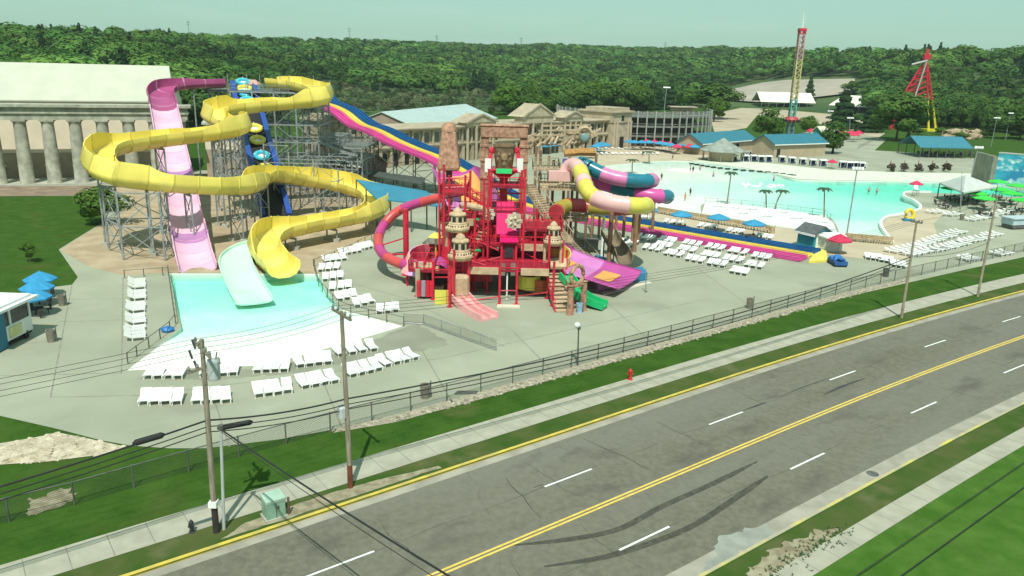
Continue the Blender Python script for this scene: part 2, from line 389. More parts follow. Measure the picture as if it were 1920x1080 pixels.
# ---- pool basins
def idw(S):
    P = [(G(a,b), d) for a, b, d in S]
    def f(x, y):
        n = w_ = 0
        for p, d in P:
            q = 1/((p.x-x)**2 + (p.y-y)**2 + .6)**1.4; n += q*d; w_ += q
        return n/w_
    return f
def basin(name, lp, dep, cell, mat, level, deepest):
    xs = [p[0] for p in lp]; ys = [p[1] for p in lp]; mb = MB()
    x0, y0 = min(xs)-cell*1.5, min(ys)-cell*1.5; nx = int((max(xs)-x0)/cell)+3; ny = int((max(ys)-y0)/cell)+3
    near = set()
    for i in range(nx):
        for j in range(ny):
            if inpoly(x0+i*cell, y0+j*cell, lp): near |= {(i+a, j+b) for a in (-2,-1,0,1) for b in (-2,-1,0,1)}
    for p in lp:
        i, j = int((p[0]-x0)/cell), int((p[1]-y0)/cell); near |= {(i+a, j+b) for a in (-1,0,1) for b in (-1,0,1)}
    idx = {}
    def vid(i, j):
        if (i, j) not in idx:
            idx[i,j] = len(mb.v); x, y = x0+i*cell, y0+j*cell
            z = -dep(x, y)
            if not inpoly(x, y, lp): z = min(z, -.004)
            mb.v.append((x, y, z))
        return idx[i,j]
    for (i, j) in near: mb.f.append((vid(i,j), vid(i+1,j), vid(i+1,j+1), vid(i,j+1))); mb.m.append(0)
    n = len(lp)
    vs = [(p[0], p[1], .02) for p in lp] + [(p[0], p[1], -deepest) for p in lp]
    mb.add(vs, [(i, (i+1) % n, n+(i+1) % n, n+i) for i in range(n)], 0)
    tag(mb.build(name+'_basin', mat, smooth=True, ang=30), kind='structure')
    mb = MB(); mb.prism([(p[0], p[1]) for p in lp], -deepest-.1, level)
    m = bpy.data.materials.new(name+'_water'); m.use_nodes = True; N, L = nodes(m); out = N['Material Output']; N.remove(N['Principled BSDF'])
    tr = N.new('ShaderNodeBsdfTransparent'); gl = N.new('ShaderNodeBsdfGlossy'); gl.inputs['Roughness'].default_value = .12
    fr = N.new('ShaderNodeFresnel'); fr.inputs['IOR'].default_value = 1.13; ms = N.new('ShaderNodeMixShader')
    bp = N.new('ShaderNodeBump'); bp.inputs['Strength'].default_value = .55; bp.inputs['Distance'].default_value = .08
    tc = N.new('ShaderNodeTexCoord'); nz = N.new('ShaderNodeTexNoise'); nz.inputs['Scale'].default_value = 1.1; nz.inputs['Detail'].default_value = 4
    L.new(tc.outputs['Object'], nz.inputs['Vector']); L.new(nz.outputs['Fac'], bp.inputs['Height']); L.new(bp.outputs[0], gl.inputs['Normal']); L.new(bp.outputs[0], fr.inputs['Normal'])
    L.new(fr.outputs[0], ms.inputs[0]); L.new(tr.outputs[0], ms.inputs[1]); L.new(gl.outputs[0], ms.inputs[2]); L.new(ms.outputs[0], out.inputs['Surface'])
    va = N.new('ShaderNodeVolumeAbsorption'); va.inputs['Color'].default_value = (.0, .955, .84, 1); va.inputs['Density'].default_value = WDENS[name]
    L.new(va.outputs[0], out.inputs['Volume'])
    ob = mb.build(name+'_water', m); tag(ob, kind='structure')
WDENS = {'wave_pool': .155, 'slide_pool': .26}
POOLP = M('white_pool_paint', (.80,.83,.74), .6, .05, .3, rnd=0)
basin('wave_pool', WAVE, idw([(1200,330,.03),(1120,335,.03),(1290,320,.03),(1250,380,.03),(1180,370,.03),(1330,375,.09),(1345,330,.10),(1400,325,.25),(1400,360,.3),(1440,380,.45),(1500,345,.85),(1500,385,.7),(1600,345,1.25),(1560,395,.8),(1620,390,.8),(1610,420,.35),(1630,446,.12),(1640,425,.3),(1680,360,1.1),(1690,395,.6),(1800,352,1.6),(1890,358,1.7)]), 1.5, POOLP, -.05, 2.2)
basin('slide_pool', SLP, idw([(320,515,.95),(390,516,.95),(460,520,.95),(540,516,.95),(600,515,.95),(330,560,.85),(340,612,.5),(612,548,.8),(560,550,.8),(480,560,.85),(470,600,.55),(400,600,.6),(560,590,.55),(640,585,.3),(640,600,.2),(300,655,.10),(380,640,.2),(480,635,.18),(238,695,-.01),(270,692,-.01),(300,692,-.01),(340,690,-.01),(380,690,-.01),(430,688,-.01),(475,686,-.01),(520,677,-.01),(560,668,-.01),(600,657,-.01),(640,646,-.01),(700,628,-.01),(755,612,-.01),(480,665,.04),(580,640,.06),(380,668,.05),(690,612,.03)]), .8, POOLP, -.06, 1.6)
COPE = resample(spline([G(p[0],p[1],.0) for p in ((1673,455),(1659,437),(1651,420),(1663,408),(1696,402),(1719,396),(1726,388),(1713,377),(1695,369),(1701,361),(1745,361))], .5), .8)
mb = MB(); mb.sweep(COPE, lambda i, t: [(-.22,-.2),(.22,-.2),(.22,.34),(-.22,.34)], True); tag(mb.build('pool_coping', WHITE), kind='structure')
# ---- road
mb = MB(); strip(mb, 20.4, 36.9, -.13); tag(mb.build('road', ASPH), kind='structure')
mb = MB(); strip(mb, 35.95, 36.6, -.126); strip(mb, 20.6, 21.75, -.126); tag(mb.build('gutter', M('gutter_concrete', (.27,.255,.205), .9, scale=.7, col2=(.37,.35,.285), rnd=0, detail=8)), kind='structure')
mb = MB(); kerb(mb, 36.6, 36.84, -.2, .02); tag(mb.build('kerb', YKERB), kind='structure')
mb = MB(); kerb(mb, 20.5, 20.7, -.2, .02); tag(mb.build('kerb', M('worn_yellow_kerb', (.36,.33,.24), .9, scale=.5, col2=(.58,.50,.10), rnd=0, lo=.42, hi=.64)), kind='structure')
mb = MB(); strip(mb, 36.85, 38.65, .012); tag(mb.build('grass_verge', VERGE), kind='structure')
mb = MB(); strip(mb, 18.65, 20.4, .012); tag(mb.build('grass_verge', VERGE), kind='structure')
mb = MB(); strip(mb, -60, 17.35, .012); tag(mb.build('lawn', LAWN), kind='structure')
mb = MB(); strip(mb, 38.65, 41.0, .022); tag(mb.build('pavement', WALK), kind='structure')
mb = MB(); strip(mb, 17.35, 18.65, .022); tag(mb.build('pavement', WALK), kind='structure')
# joints across the pavements
mb = MB(); t = -20.0
while t < 140:
    for o0, o1 in ((38.68,40.97),(17.38,18.62)):
        a, b, c_, d = road(t,o0,.026), road(t+.045,o0,.026), road(t+.045,o1,.026), road(t,o1,.026); mb.add([a,b,c_,d], [(0,1,2,3)])
    t += 1.9
tag(mb.build('pavement_joint', M('joint_dirt', (.21,.205,.165), .95, .2, 2, rnd=0)), kind='structure')
TF = [-130,-60,-20] + list(range(-15,135,4)) + [150,180,230,300]
mb = MB(); strip(mb, 28.42, 28.57, -.125, TF); strip(mb, 28.15, 28.30, -.125, TF); tag(mb.build('centre_line', YPAINT), kind='structure')
mb = MB()
for k in range(-4, 14):
    t = 11.8 + 15.24*k; strip(mb, 31.78, 31.92, -.125, [t, t+1.9, t+3.85])
    t = 11.0 + 15.24*k; strip(mb, 24.55, 24.69, -.125, [t, t+1.9, t+3.85])
tag(mb.build('lane_dashes', WPAINT), kind='structure')
# slab joints in the deck
mb = MB()
def joint(a, b, w=.05):
    a, b = G(*a), G(*b); d = (b-a).normalized(); n = Vector((-d.y,d.x,0))*w; mb.add([a-n+Vector((0,0,.024)),b-n+Vector((0,0,.024)),b+n+Vector((0,0,.024)),a+n+Vector((0,0,.024))],[(0,1,2,3)])
for q in (((231,520),(228,700)),((135,534),(95,745)),((228,700),(0,705)),((95,745),(265,742)),((265,742),(830,672)),((830,672),(1330,560)),((430,838),(400,745)),((640,800),(600,700)),((850,758),(790,655)),((1040,700),(960,620)),((1230,650),(1130,560)),((1430,592),(1310,505)),((620,520),(760,560)),((760,560),(945,650)),((231,600),(110,604)),((231,560),(120,562)),((90,640),(0,650))): joint(*q)
tag(mb.build('deck_joints', M('deck_joint', (.22,.22,.17), .95, .2, 1, rnd=0)), kind='structure')
# tyre marks and patches
def ribbon(mb, pts, w, z):
    P = resample(spline([Vector((p[0],p[1],0)) for p in pts], .5), .8); mb_i = len(mb.v)
    for i, p in enumerate(P):
        d = (P[min(i+1,len(P)-1)]-P[max(0,i-1)]).normalized(); n = Vector((-d.y,d.x,0))
        ww = w*min(1, .3+i*.2, .3+(len(P)-1-i)*.2)
        mb.v += [tuple(p+n*ww/2+Vector((0,0,z))), tuple(p-n*ww/2+Vector((0,0,z)))]
    for i in range(len(P)-1): mb.f.append((mb_i+2*i, mb_i+2*i+1, mb_i+2*i+3, mb_i+2*i+2)); mb.m.append(0)
mb = MB()
ribbon(mb, [G(*p,-.12) for p in ((960,1022),(1060,1012),(1160,992),(1240,950),(1340,905),(1420,865))], .42, -.1262)
ribbon(mb, [G(*p,-.12) for p in ((1020,1062),(1130,1045),(1220,1018),(1300,985),(1370,940),(1440,892))], .42, -.1262)
tag(mb.build('tyre_marks', TYRE), kind='structure')
mb = MB()
ribbon(mb, [G(*p,-.12) for p in ((1545,740),(1580,724),(1622,709))], .28, -.1258)
ribbon(mb, [G(*p,-.12) for p in ((1395,769),(1415,762),(1436,754))], .30, -.1258)
ribbon(mb, [G(*p,-.12) for p in ((1000,914),(1008,910),(1018,908))], .22, -.1258)
ribbon(mb, [G(*p,-.12) for p in ((1460,745),(1500,728),(1560,707))], .12, -.1256)
tag(mb.build('tar_patches', M('fresh_tar', (.05,.049,.045), .8, .25, 2, rnd=0)), kind='structure')
def rag(P, k, seed):     # ragged outline
    out = []
    for a, b in zip(P, P[1:]+P[:1]):
        for i in range(14):
            p = a.lerp(b, i/14); out.append(p + Vector(((mnoise.noise(p*1.3+Vector((seed,0,0)))+.6*mnoise.noise(p*4.1)), (mnoise.noise(p*1.3+Vector((0,seed,5)))+.6*mnoise.noise(p*4.1+Vector((7,7,7)))), 0))*k)
    return out
mb = MB(); mb.sheet([rag([G(*p,-.12) for p in ((1285,1085),(1340,1045),(1345,1010),(1400,990),(1440,985),(1445,1005),(1400,1030),(1370,1052),(1330,1085))], .35, 2)], -.1215)
tag(mb.build('concrete_patch', M('pale_patch', (.26,.275,.24), .9, .15, 1, rnd=0)), kind='structure')
mb = MB(); mb.sheet([rag([G(*p) for p in ((640,660),(760,614),(782,608),(840,640),(830,650),(775,660),(700,668),(560,700),(420,712),(250,712),(300,697),(480,692))], .5, 6)], .0225); tag(mb.build('damp_deck', M('damp_concrete', (.215,.225,.165), .6, scale=.3, col2=(.265,.275,.205), rnd=0, detail=7)), kind='structure')
# bare worn soil with weeds at the kerb, and across-the-lane cracks
SOIL = M('bare_soil', (.19,.16,.10), .95, scale=1.5, col2=(.33,.30,.20), rnd=0, bump=.6)
mb = MB(); rs = random.Random(4)
P = [G(*p) for p in ((1395,1090),(1425,1050),(1470,1022),(1530,1000),(1565,985),(1580,996),(1520,1030),(1470,1062),(1440,1095))]
mb.sheet([rag(P, .55, 5)], .017); 
P2 = [road(t_,o_) for t_,o_ in ((9.5,37.1),(14,37.05),(19,37.1),(23,37.1),(23,37.4),(19,38.0),(15,38.2),(11,37.9))]
mb.sheet([rag(P2, .10, 9)], .017); mb.sheet([rag([G(*p) for p in ((50,940),(110,915),(150,925),(100,955),(55,965))], .6, 3)], .013)
tag(mb.build('bare_soil', SOIL), kind='structure')
mb = MB()
for i in range(150):
    p = P[0].lerp(P[4], rs.random()) + Vector((rs.gauss(.5,.35), rs.gauss(-.25,.3), 0)); p.z = .02
    for k in range(5): a = rs.random()*6.3; l = rs.uniform(.06,.16); mb.add([p+Vector((.03*math.sin(a),-.03*math.cos(a),0)), p+Vector((-.03*math.sin(a),.03*math.cos(a),0)), p+Vector((l*math.cos(a),l*math.sin(a),l*.8))], [(0,1,2)])
tag(mb.build('weeds', M('weed_leaves', (.03,.07,.018), .9, .3, 3)), kind='stuff')
mb = MB(); t = -2.0
while t < 120:
    for (o0, o1) in ((21.9,28.0),(28.7,35.8)):
        if rs.random() < .8:
            u0 = o0+(o1-o0)*rs.random()*.35; u1 = o1-(o1-o0)*rs.random()*.3; n = 6; tt0 = t+rs.uniform(-1.5,1.5); q = []
            for i in range(n+1): tt0 += rs.uniform(-.3,.3); q.append(road(tt0, u0+(u1-u0)*i/n))
            ribbon(mb, q, rs.uniform(.03,.085), -.1263)
            if rs.random() < .35: c_ = q[3]; ribbon(mb, [c_, c_+A0*rs.uniform(.6,2)+N0*rs.uniform(-.4,.4), c_+A0*rs.uniform(2.2,3.5)], .05, -.1263)
    t += rs.uniform(3.0,6.0)
for o_ in (31.9, 24.75): 
    for k in range(22): t0 = -5+k*5.5; ribbon(mb, [road(t0,o_+rs.uniform(-.15,.15)), road(t0+2.5,o_+rs.uniform(-.15,.15)), road(t0+rs.uniform(3,5.5),o_+rs.uniform(-.15,.15))], .045, -.1264)
tag(mb.build('road_cracks', M('tar_crack', (.062,.06,.05), .9, .2, 2, rnd=0)), kind='structure')
# manhole
mb = MB(); p = G(1636,888,-.12); mb.cyl((p.x,p.y,-.125),(p.x,p.y,-.115),.38,n=16); tag(mb.build('manhole_cover', DSTEEL),'round dark manhole cover in the road near the right gutter','manhole')
# ================================================================ WATER SLIDES
YS = 1.25
def path(pp, step=.7): return resample(spline([at(p[0], p[1], p[2]*YS) for p in pp], .4), step)
def turns(P):
    k = []
    n = len(P)
    for i in range(n):
        a = P[max(0,i-3)]; b = P[i]; c = P[min(n-1,i+3)]
        d1 = (b-a).xy; d2 = (c-b).xy
        if d1.length < 1e-4 or d2.length < 1e-4: k.append(0); continue
        k.append((d1.x*d2.y-d1.y*d2.x)/(d1.length*d2.length)/max(.5, (c-a).length/2))
    return [sum(k[max(0,i-4):i+5])/len(k[max(0,i-4):i+5]) for i in range(n)]
def u_prof(a, hl, hr, deep=.6, th=.12):
    def sh(h): return max(0, h-1.25)*.55
    L, Rr = sh(hl), sh(hr)
    out = [(-a-th+L, hl), (-a-th, .5), (-a-th+.05, .1), (-a*.8, -.62*deep), (-a*.35, -deep), (a*.35, -deep), (a*.8, -.62*deep), (a+th-.05, .1), (a+th, .5), (a+th-Rr, hr)]
    inn = [(a-Rr, hr), (a-.02, .5), (a-.06, .16), (a*.74, -.62*deep+.16), (a*.3, -deep+.14), (-a*.3, -deep+.14), (-a*.74, -.62*deep+.16), (-a+.06, .16), (-a+.02, .5), (-a+L, hl)]
    return out + inn
def flume(name, parent, P, mats, a, base=.85, amp=7, deep=.6, seam=4, label=None, pick=None, gap=.045, hmax=2.0):
    K = turns(P)
    hh = [(min(hmax, base+amp*max(0,-k)), min(hmax, base+amp*max(0,k))) for k in K]   # outer wall rises in the bends
    Q, H, S, MI = [], [], [], []
    for i, p in enumerate(P):
        m = pick(i) if pick else (i//seam) % 2
        if i and i % seam == 0 and i < len(P)-1:      # bolted seam: a short thicker collar
            d = (P[i+1]-P[i-1]).normalized()
            for o, g, mm in ((-.07,1,len(mats)-1),(-.06,1+gap,len(mats)-1),(.06,1+gap,len(mats)-1),(.07,1,m)): Q.append(p+d*o); H.append(hh[i]); S.append(g); MI.append(mm)
        else: Q.append(p); H.append(hh[i]); S.append(1); MI.append(m)
    def pr(i, t):
        q = u_prof(a, H[i][0], H[i][1], deep); g = S[i]
        return [(x*g, y*g) for x, y in q[:10]] + q[10:]
    mb = MB(); mb.sweep(Q, pr, True, lambda i: MI[i], 'U')
    ob = mb.build(name, mats, parent, smooth=True, ang=35)
    if label: ob['label'] = label
    return ob
def support(parent, p, d, half, drop=.7, r=.13, mat=None, brace=True, foot=True, ground=0.0):
    """portal frame under a flume: two posts, a cap beam and cross bracing, each its own part"""
    mat = mat or STEEL
    u = Vector((-d.y, d.x, 0)).normalized(); top = p.z-drop
    if top < .4: return
    f = [p + u*half*s for s in (-1, 1)]
    for q in f:
        mb = MB(); mb.cyl((q.x,q.y,ground), (q.x,q.y,top), r, r, 6); 
        mb.build('support_post', mat, parent)
        if foot:
            mb = MB(); mb.box((q.x,q.y,ground+.25), (.8,.8,.5)); mb.build('footing', CONC, parent)
    mb = MB(); mb.beam((f[0].x,f[0].y,top), (f[1].x,f[1].y,top), .22, .26)
    n = int(top//3.2)
    if brace:
        for k in range(n):
            z0, z1 = top-3.2*(k+1), top-3.2*k
            mb.beam((f[0].x,f[0].y,z0), (f[1].x,f[1].y,z1), .09); mb.beam((f[1].x,f[1].y,z0), (f[0].x,f[0].y,z1), .09); mb.beam((f[0].x,f[0].y,z0), (f[1].x,f[1].y,z0), .1)
    mb.build('cross_frame', mat, parent)
def col3(name, c, **k):
    return [M(name, c, .32, .06, .5, rnd=0, spec=.5, **k), M(name+'_faded', tuple(min(1, q*1.18+.02) for q in c), .4, .06, .5, rnd=0), M(name+'_seam', tuple(q*.86 for q in c), .5, .1, 2, rnd=0)]
MAG0 = M('pink_seam',(.62,.32,.46),.4,.1,1,rnd=0)
YEL = col3('yellow_fibreglass', (.74,.61,.12)); PNK = [M('pale_pink_fibreglass',(.72,.43,.57),.32,.06,.5,rnd=0), M('pale_pink_worn',(.76,.48,.60),.36,.06,.5,rnd=0), MAG0]; MAG = M('magenta_fibreglass', (.37,.075,.20), .35, .1, .5, rnd=0)
# ---------------- yellow raft slide
YP = path([(508,158,121),(550,163,119.5),(588,172,116),(604,184,112),(585,193,109),(500,201,106),(430,209,103),(402,221,101),(425,236,98.5),(447,243,96),(420,251,93),(360,259,90),(290,268,86.5),(222,279,82.5),(190,296,80),(189,318,78),(222,337,76.5),(280,346,77.5),(360,353,80),(430,355,83.5),(462,354,86),(478,348,88.5),(484,340,91.5),(497,334,94.3),(520,334,97.3),(550,338,100),(592,344,102.3),(640,352,103),(690,367,99.5),(708,386,95),(692,403,90.5),(640,415,87),(580,426,83.5),(522,441,80),(496,463,76.5),(508,489,73),(533,521,69.2)])
for p in YP: p.z = max(p.z+.25, 1.06)
ys = thing('raft_slide', 'winding yellow raft slide snaking from the steel tower down to the mint pool', 'water slide', (YP[-1].x, YP[-1].y, 0))
flume('flume', ys, YP, YEL, 1.85, .95, 11, .95, hmax=2.3)
lens = len(YP)
for fr in (.22,.27,.31,.36,.41,.47,.50,.54,.565,.60,.64,.69,.73,.77,.81,.86,.90,.94):
    i = int(fr*(lens-1)); support(ys, YP[i], YP[min(i+2,lens-1)]-YP[i-2], 1.1, drop=1.12, mat=STEEL, r=.12)
# outrigger lattice tower in the big left bend
mb_legs = []
q = [G(*p) for p in ((205,470),(232,488),(310,489),(322,468))]; tops = [at(188,338,78.5*YS), at(196,344,77.5*YS), at(300,357,78.5*YS), at(322,352,80*YS)]
for a, b in zip(q, tops):
    mb = MB(); mb.cyl(a, (a.x, a.y, 8.6), .14, .14, 6); mb.build('support_post', STEEL, ys)
mb = MB()
for i in range(4):
    a, b = q[i], q[(i+1) % 4]
    for z0, z1 in ((0.4,4.2),(4.2,8.4)):
        mb.beam((a.x,a.y,z0),(b.x,b.y,z1),.1); mb.beam((b.x,b.y,z0),(a.x,a.y,z1),.1); mb.beam((a.x,a.y,z1),(b.x,b.y,z1),.14)
mb.build('cross_frame', STEEL, ys)
# ---------------- pink drop slide
PP = path([(423,157,117.5),(370,159,116),(325,165,114.5),(303,176,111.5),(306,197,108),(315,242,101.5),(325,296,95),(331,322,92.6),(338,358,88),(348,410,81.5),(355,440,78.2),(362,475,74.6),(371,507,70.9)], .7)
PNK2 = [PNK[0], PNK[1], M('violet_fibreglass', (.42,.20,.42), .4, .1, .5, rnd=0), MAG, MAG0]
ps = thing('drop_slide', 'broad pale pink drop slide with a magenta upper bend falling straight into the pool', 'water slide', (PP[-1].x, PP[-1].y, 0))
npk = len(PP)
def pick_p(i):
    z = PP[i].z; t = i/npk
    if t < .26: return 3
    if 7.6 < z < 8.5 or 2.2 < z < 2.9: return 2
    return (i//5) % 2
flume('flume', ps, PP, PNK2, 2.05, .85, 4, .62, 5, pick=pick_p)
for fr in (.30,.38,.46,.55,.64,.73,.82):
    i = int(fr*(npk-1)); support(ps, PP[i], PP[i+2]-PP[i-2], 1.3, .8, .13)
for fr in (.08,.16,.23):
    i = int(fr*(npk-1)); support(ps, PP[i], PP[i+2]-PP[i-2], 1.0, .8, .13)
# ---------------- mint run-out channel
MT_ = M('mint_fibreglass', (.55,.76,.65), .4, .06, .4, rnd=0); MINT = [MT_, MT_, MT_]
MP = [G(p[0],p[1],1.0 - 1.12*i/5) for i, p in enumerate([(515,452),(485,460),(457,472),(442,491),(452,522),(477,568)])]
ms = thing('runout_channel', 'pale mint run-out channel curving between the pink and yellow slides into the pool', 'water slide', (MP[-1].x, MP[-1].y, 0))
flume('flume', ms, resample(spline(MP, .4), .7), MINT, 1.85, .40, 1, .2, 60)
# ---------------- blue raft conveyor
CP = [at(p[0], p[1], p[2]*YS) for p in [(456,158,122),(465,197,116),(482,262,108),(500,330,100.5),(518,408,93.3)]]
CPs = resample(spline(CP, .5), 1.0)
BLUE = M('blue_painted_panel', (.025,.075,.30), .4, .15, .6, rnd=0)
cv = thing('raft_conveyor', 'steep blue conveyor lift with a black belt climbing to the slide tower', 'conveyor', (CPs[-1].x, CPs[-1].y, 0))
for s in (-1, 1):
    mb = MB(); mb.sweep(CPs, lambda i, t: [(s*1.95-.42,-.55),(s*1.95+.42,-.55),(s*1.95+.42,.75),(s*1.95-.42,.75)], True); mb.build('side_panel', BLUE, cv)
mb = MB(); mb.sweep(CPs, lambda i, t: [(-1.5,-.3),(1.5,-.3),(1.5,.05),(-1.5,.05)], True); mb.build('belt', BLACK, cv)
for i in range(4, len(CPs)-4, 7):
    support(cv, CPs[i], CPs[i+2]-CPs[i-2], 1.9, .6, .15, foot=False)
# rafts riding it
def make_raft(c, nm, label):
    t = thing('inflatable_raft', label, 'raft', (0,0,0), 'round rafts on the conveyor and channel')
    mb = MB(); mb.lathe((0,0,.38), [(1.05+.36*math.cos(2*PI*i/8), .36*math.sin(2*PI*i/8)) for i in range(9)], 18); mb.build('ring', M(nm, c, .4, .1, 1, rnd=0), t, True)
    mb = MB(); mb.cyl((0,0,.1),(0,0,.2),.8,n=14); mb.build('floor', WHITE, t)
    for k in range(4):
        mb = MB(); a = k*PI/2; mb.box((1.2*math.cos(a),1.2*math.sin(a),.72),(.3,.12,.1),a); mb.build('handle', WHITE, t)
    return t
rc = Rep(make_raft((.06,.45,.55), 'cyan_vinyl', 'x')); ry = Rep(make_raft((.70,.62,.10), 'yellow_vinyl', 'x'))
RL = [(.02,rc,'cyan raft at the very top of the blue conveyor'),(.075,ry,'yellow raft near the top of the blue conveyor, just under the cyan one'),(.13,rc,'cyan raft above the yellow slide on the conveyor, higher of two neighbours'),(.185,rc,'cyan raft above the yellow slide on the conveyor, lower of two neighbours'),(.24,ry,'yellow raft on the conveyor just above the yellow slide crossing'),
      (.43,ry,'yellow raft on the conveyor just below the upper yellow slide crossing'),(.50,ry,'yellow raft half way up the blue conveyor above a cyan raft'),(.62,rc,'lone cyan raft on the middle of the blue conveyor'),(.71,ry,'yellow raft on the conveyor peeping over the lower yellow slide bend')]
for fr, rp, lb in RL:
    k = int(fr*(len(CPs)-1)); p = CPs[k]; d = CPs[k+1]-CPs[k]
    o = rp((p.x, p.y, p.z+.1), 0, lb); o.rotation_euler = (math.atan2(d.z, d.xy.length)*1.0 if False else -math.atan2(-d.z, d.xy.length), 0, math.atan2(d.y, d.x)-PI/2)
p = CPs[-1]; ry((p.x+.3, p.y-1.2, .9), 0, 'yellow raft waiting at the foot of the blue conveyor')
# ---------------- three-lane mat racer: one straight line in plan
ML0 = Vector((41.8, 104.1, 0)); MLd = Vector((-.763, .646, 0)); MLn = Vector((.646, .763, 0))
def on_line(px, py, off=0):
    d = ray(px, py); o = ML0 + MLn*off; t = (o.xy.dot(MLn.xy))/(d.xy.dot(MLn.xy)); return Vector((d.x*t, d.y*t, CH + d.z*t))
MT = [on_line(*p) for p in [(588,166),(606,191),(628,200),(650,211),(668,226),(684,236),(702,242),(722,251),(742,262),(780,279),(822,295),(870,322),(930,360),(990,386),(1053,402)]]
MT += [on_line(px, 416+(px-1151)*.1655) for px in (1151,1250,1350,1450,1520)]
MT = [Vector((p.x, p.y, max(.35, p.z))) for p in MT]
MTs = resample(spline(MT, .5), 1.0)
for i in range(1, len(MTs)): MTs[i].z = min(MTs[i].z, MTs[i-1].z)
mr_ = thing('mat_racer_slide', 'long three lane mat racing slide striped blue, yellow and pink', 'water slide', (41.8,104.1,0))
LANES = [('blue_lane', M('blue_fibreglass', (.015,.10,.26), .35, .1, .5, rnd=0), .9, 3.9), ('yellow_lane', YEL[0], -1.2, .9), ('pink_lane', M('hot_pink_fibreglass', (.62,.075,.30), .35, .1, .5, rnd=0), -3.9, -1.2)]
for nm, m_, o0, o1 in LANES:
    n = max(2, round((o1-o0)/1.0)); pr = []
    for k in range(n+1):
        x = o0+(o1-o0)*k/n
        pr += [(x-.09, .0 if k else .35), (x-.07,.38), (x+.07,.38), (x+.09, .0 if k < n else .35)]
    pr = pr + [(o1+.05,-.25),(o0-.05,-.25)]
    # sweep's u axis points to the right of travel; travel runs towards the camera, so mirror the lanes
    mb = MB(); mb.sweep(MTs, lambda i, t: [(-x, y) for x, y in pr], True); mb.build(nm, m_, mr_)
for i in range(2, len(MTs)-24, 6):
    if MTs[i].z > 1.6: support(mr_, MTs[i], MTs[i+2]-MTs[i-2], 3.0, .5, .11, DSTEEL)
p = [G(*q) for q in ((1516,494),(1551,492),(1548,470),(1525,466),(1522,484))]
mb = MB(); mb.prism([(a.x,a.y) for a in p], .03, .32); mb.build('run_out_pad', M('yellow_foam', (.72,.62,.12), .7, .1, 1, rnd=0), mr_)
# ---------------- steel slide tower
tw = thing('slide_tower', 'tall grey steel slide tower with stairs and platforms behind the yellow slide', 'tower', (-45,152,0))
gx = [-57,-53,-49,-45,-41,-37,-33,-29]; gy = [147,151.5,156]
def topz(x): return 18.8 if x <= -37 else (11.0 if x <= -33 else 9.0)
for x in gx:
    for y in gy:
        mb = MB(); z = topz(x); mb.box((x,y,z/2),(.26,.26,z)); mb.build('column', STEEL, tw)
for y in gy:
    for a, b in zip(gx, gx[1:]):
        mb = MB(); zt = min(topz(a), topz(b)); k = 0
        z = 0.2
        while z < zt-1:
            z1 = min(z+3.2, zt); mb.beam((a,y,z1),(b,y,z1),.2,.24)
            if (k+int(a)) % 2: mb.beam((a,y,z),(b,y,z1),.1)
            else: mb.beam((b,y,z),(a,y,z1),.1)
            z = z1; k += 1
        mb.build('bracing', STEEL, tw)
for x in gx:
    mb = MB(); z = .2; k = 0
    while z < topz(x)-1:
        z1 = min(z+3.2, topz(x))
        for a, b in zip(gy, gy[1:]): mb.beam((x,a,z1),(x,b,z1),.18,.22); mb.beam((x,a,z),(x,b,z1),.09)
        z = z1
    mb.build('bracing', STEEL, tw)
for i, x in enumerate((-41,-37,-33,-29)):
    for j, y in enumerate((127,132.5,138,143)):
        zt = 11.5-1.3*i; mb = MB(); mb.box((x,y,zt/2),(.2,.2,zt)); mb.build('column', STEEL, tw)
        mb = MB()
        for k in range(int(zt//2.8)):
            z = k*2.8
            if i < 3: mb.beam((x,y,z+2.8),(x+4,y,z+2.8),.13); mb.beam((x,y,z) if (i+k) % 2 else (x+4,y,z),(x+4,y,z+2.8) if (i+k) % 2 else (x,y,z+2.8),.08)
            if j < 3: mb.beam((x,y,z+2.8),(x,y+5.4,z+2.8),.13); mb.beam((x,y,z),(x,y+5.4,z+2.8),.08)
        if mb.v: mb.build('bracing', STEEL, tw)
GRATE = M('dark_grating', (.13,.14,.125), .7, .3, 3)
def platform(x0,x1,y0,y1,z,rail=True):
    mb = MB(); mb.box(((x0+x1)/2,(y0+y1)/2,z),(x1-x0,y1-y0,.3)); pl = mb.build('platform', GRATE, tw)
    if rail:
        mb = MB()
        P = [(x0,y0),(x1,y0),(x1,y1),(x0,y1)]
        for a, b in zip(P, P[1:]+P[:1]):
            for h in (.6, 1.15): mb.beam((a[0],a[1],z+h),(b[0],b[1],z+h),.07)
            n = max(2, int(math.hypot(b[0]-a[0],b[1]-a[1])/1.5))
            for k in range(n): mb.beam((a[0]+(b[0]-a[0])*k/n,a[1]+(b[1]-a[1])*k/n,z),(a[0]+(b[0]-a[0])*k/n,a[1]+(b[1]-a[1])*k/n,z+1.15),.07)
        mb.build('railing', STEEL, pl)
platform(-58,-36,147.2,157,18.9); platform(-37,-28,148,157,9.2); platform(-57,-41,150,157,9.6, False); platform(-37,-29,146,151,6.2)
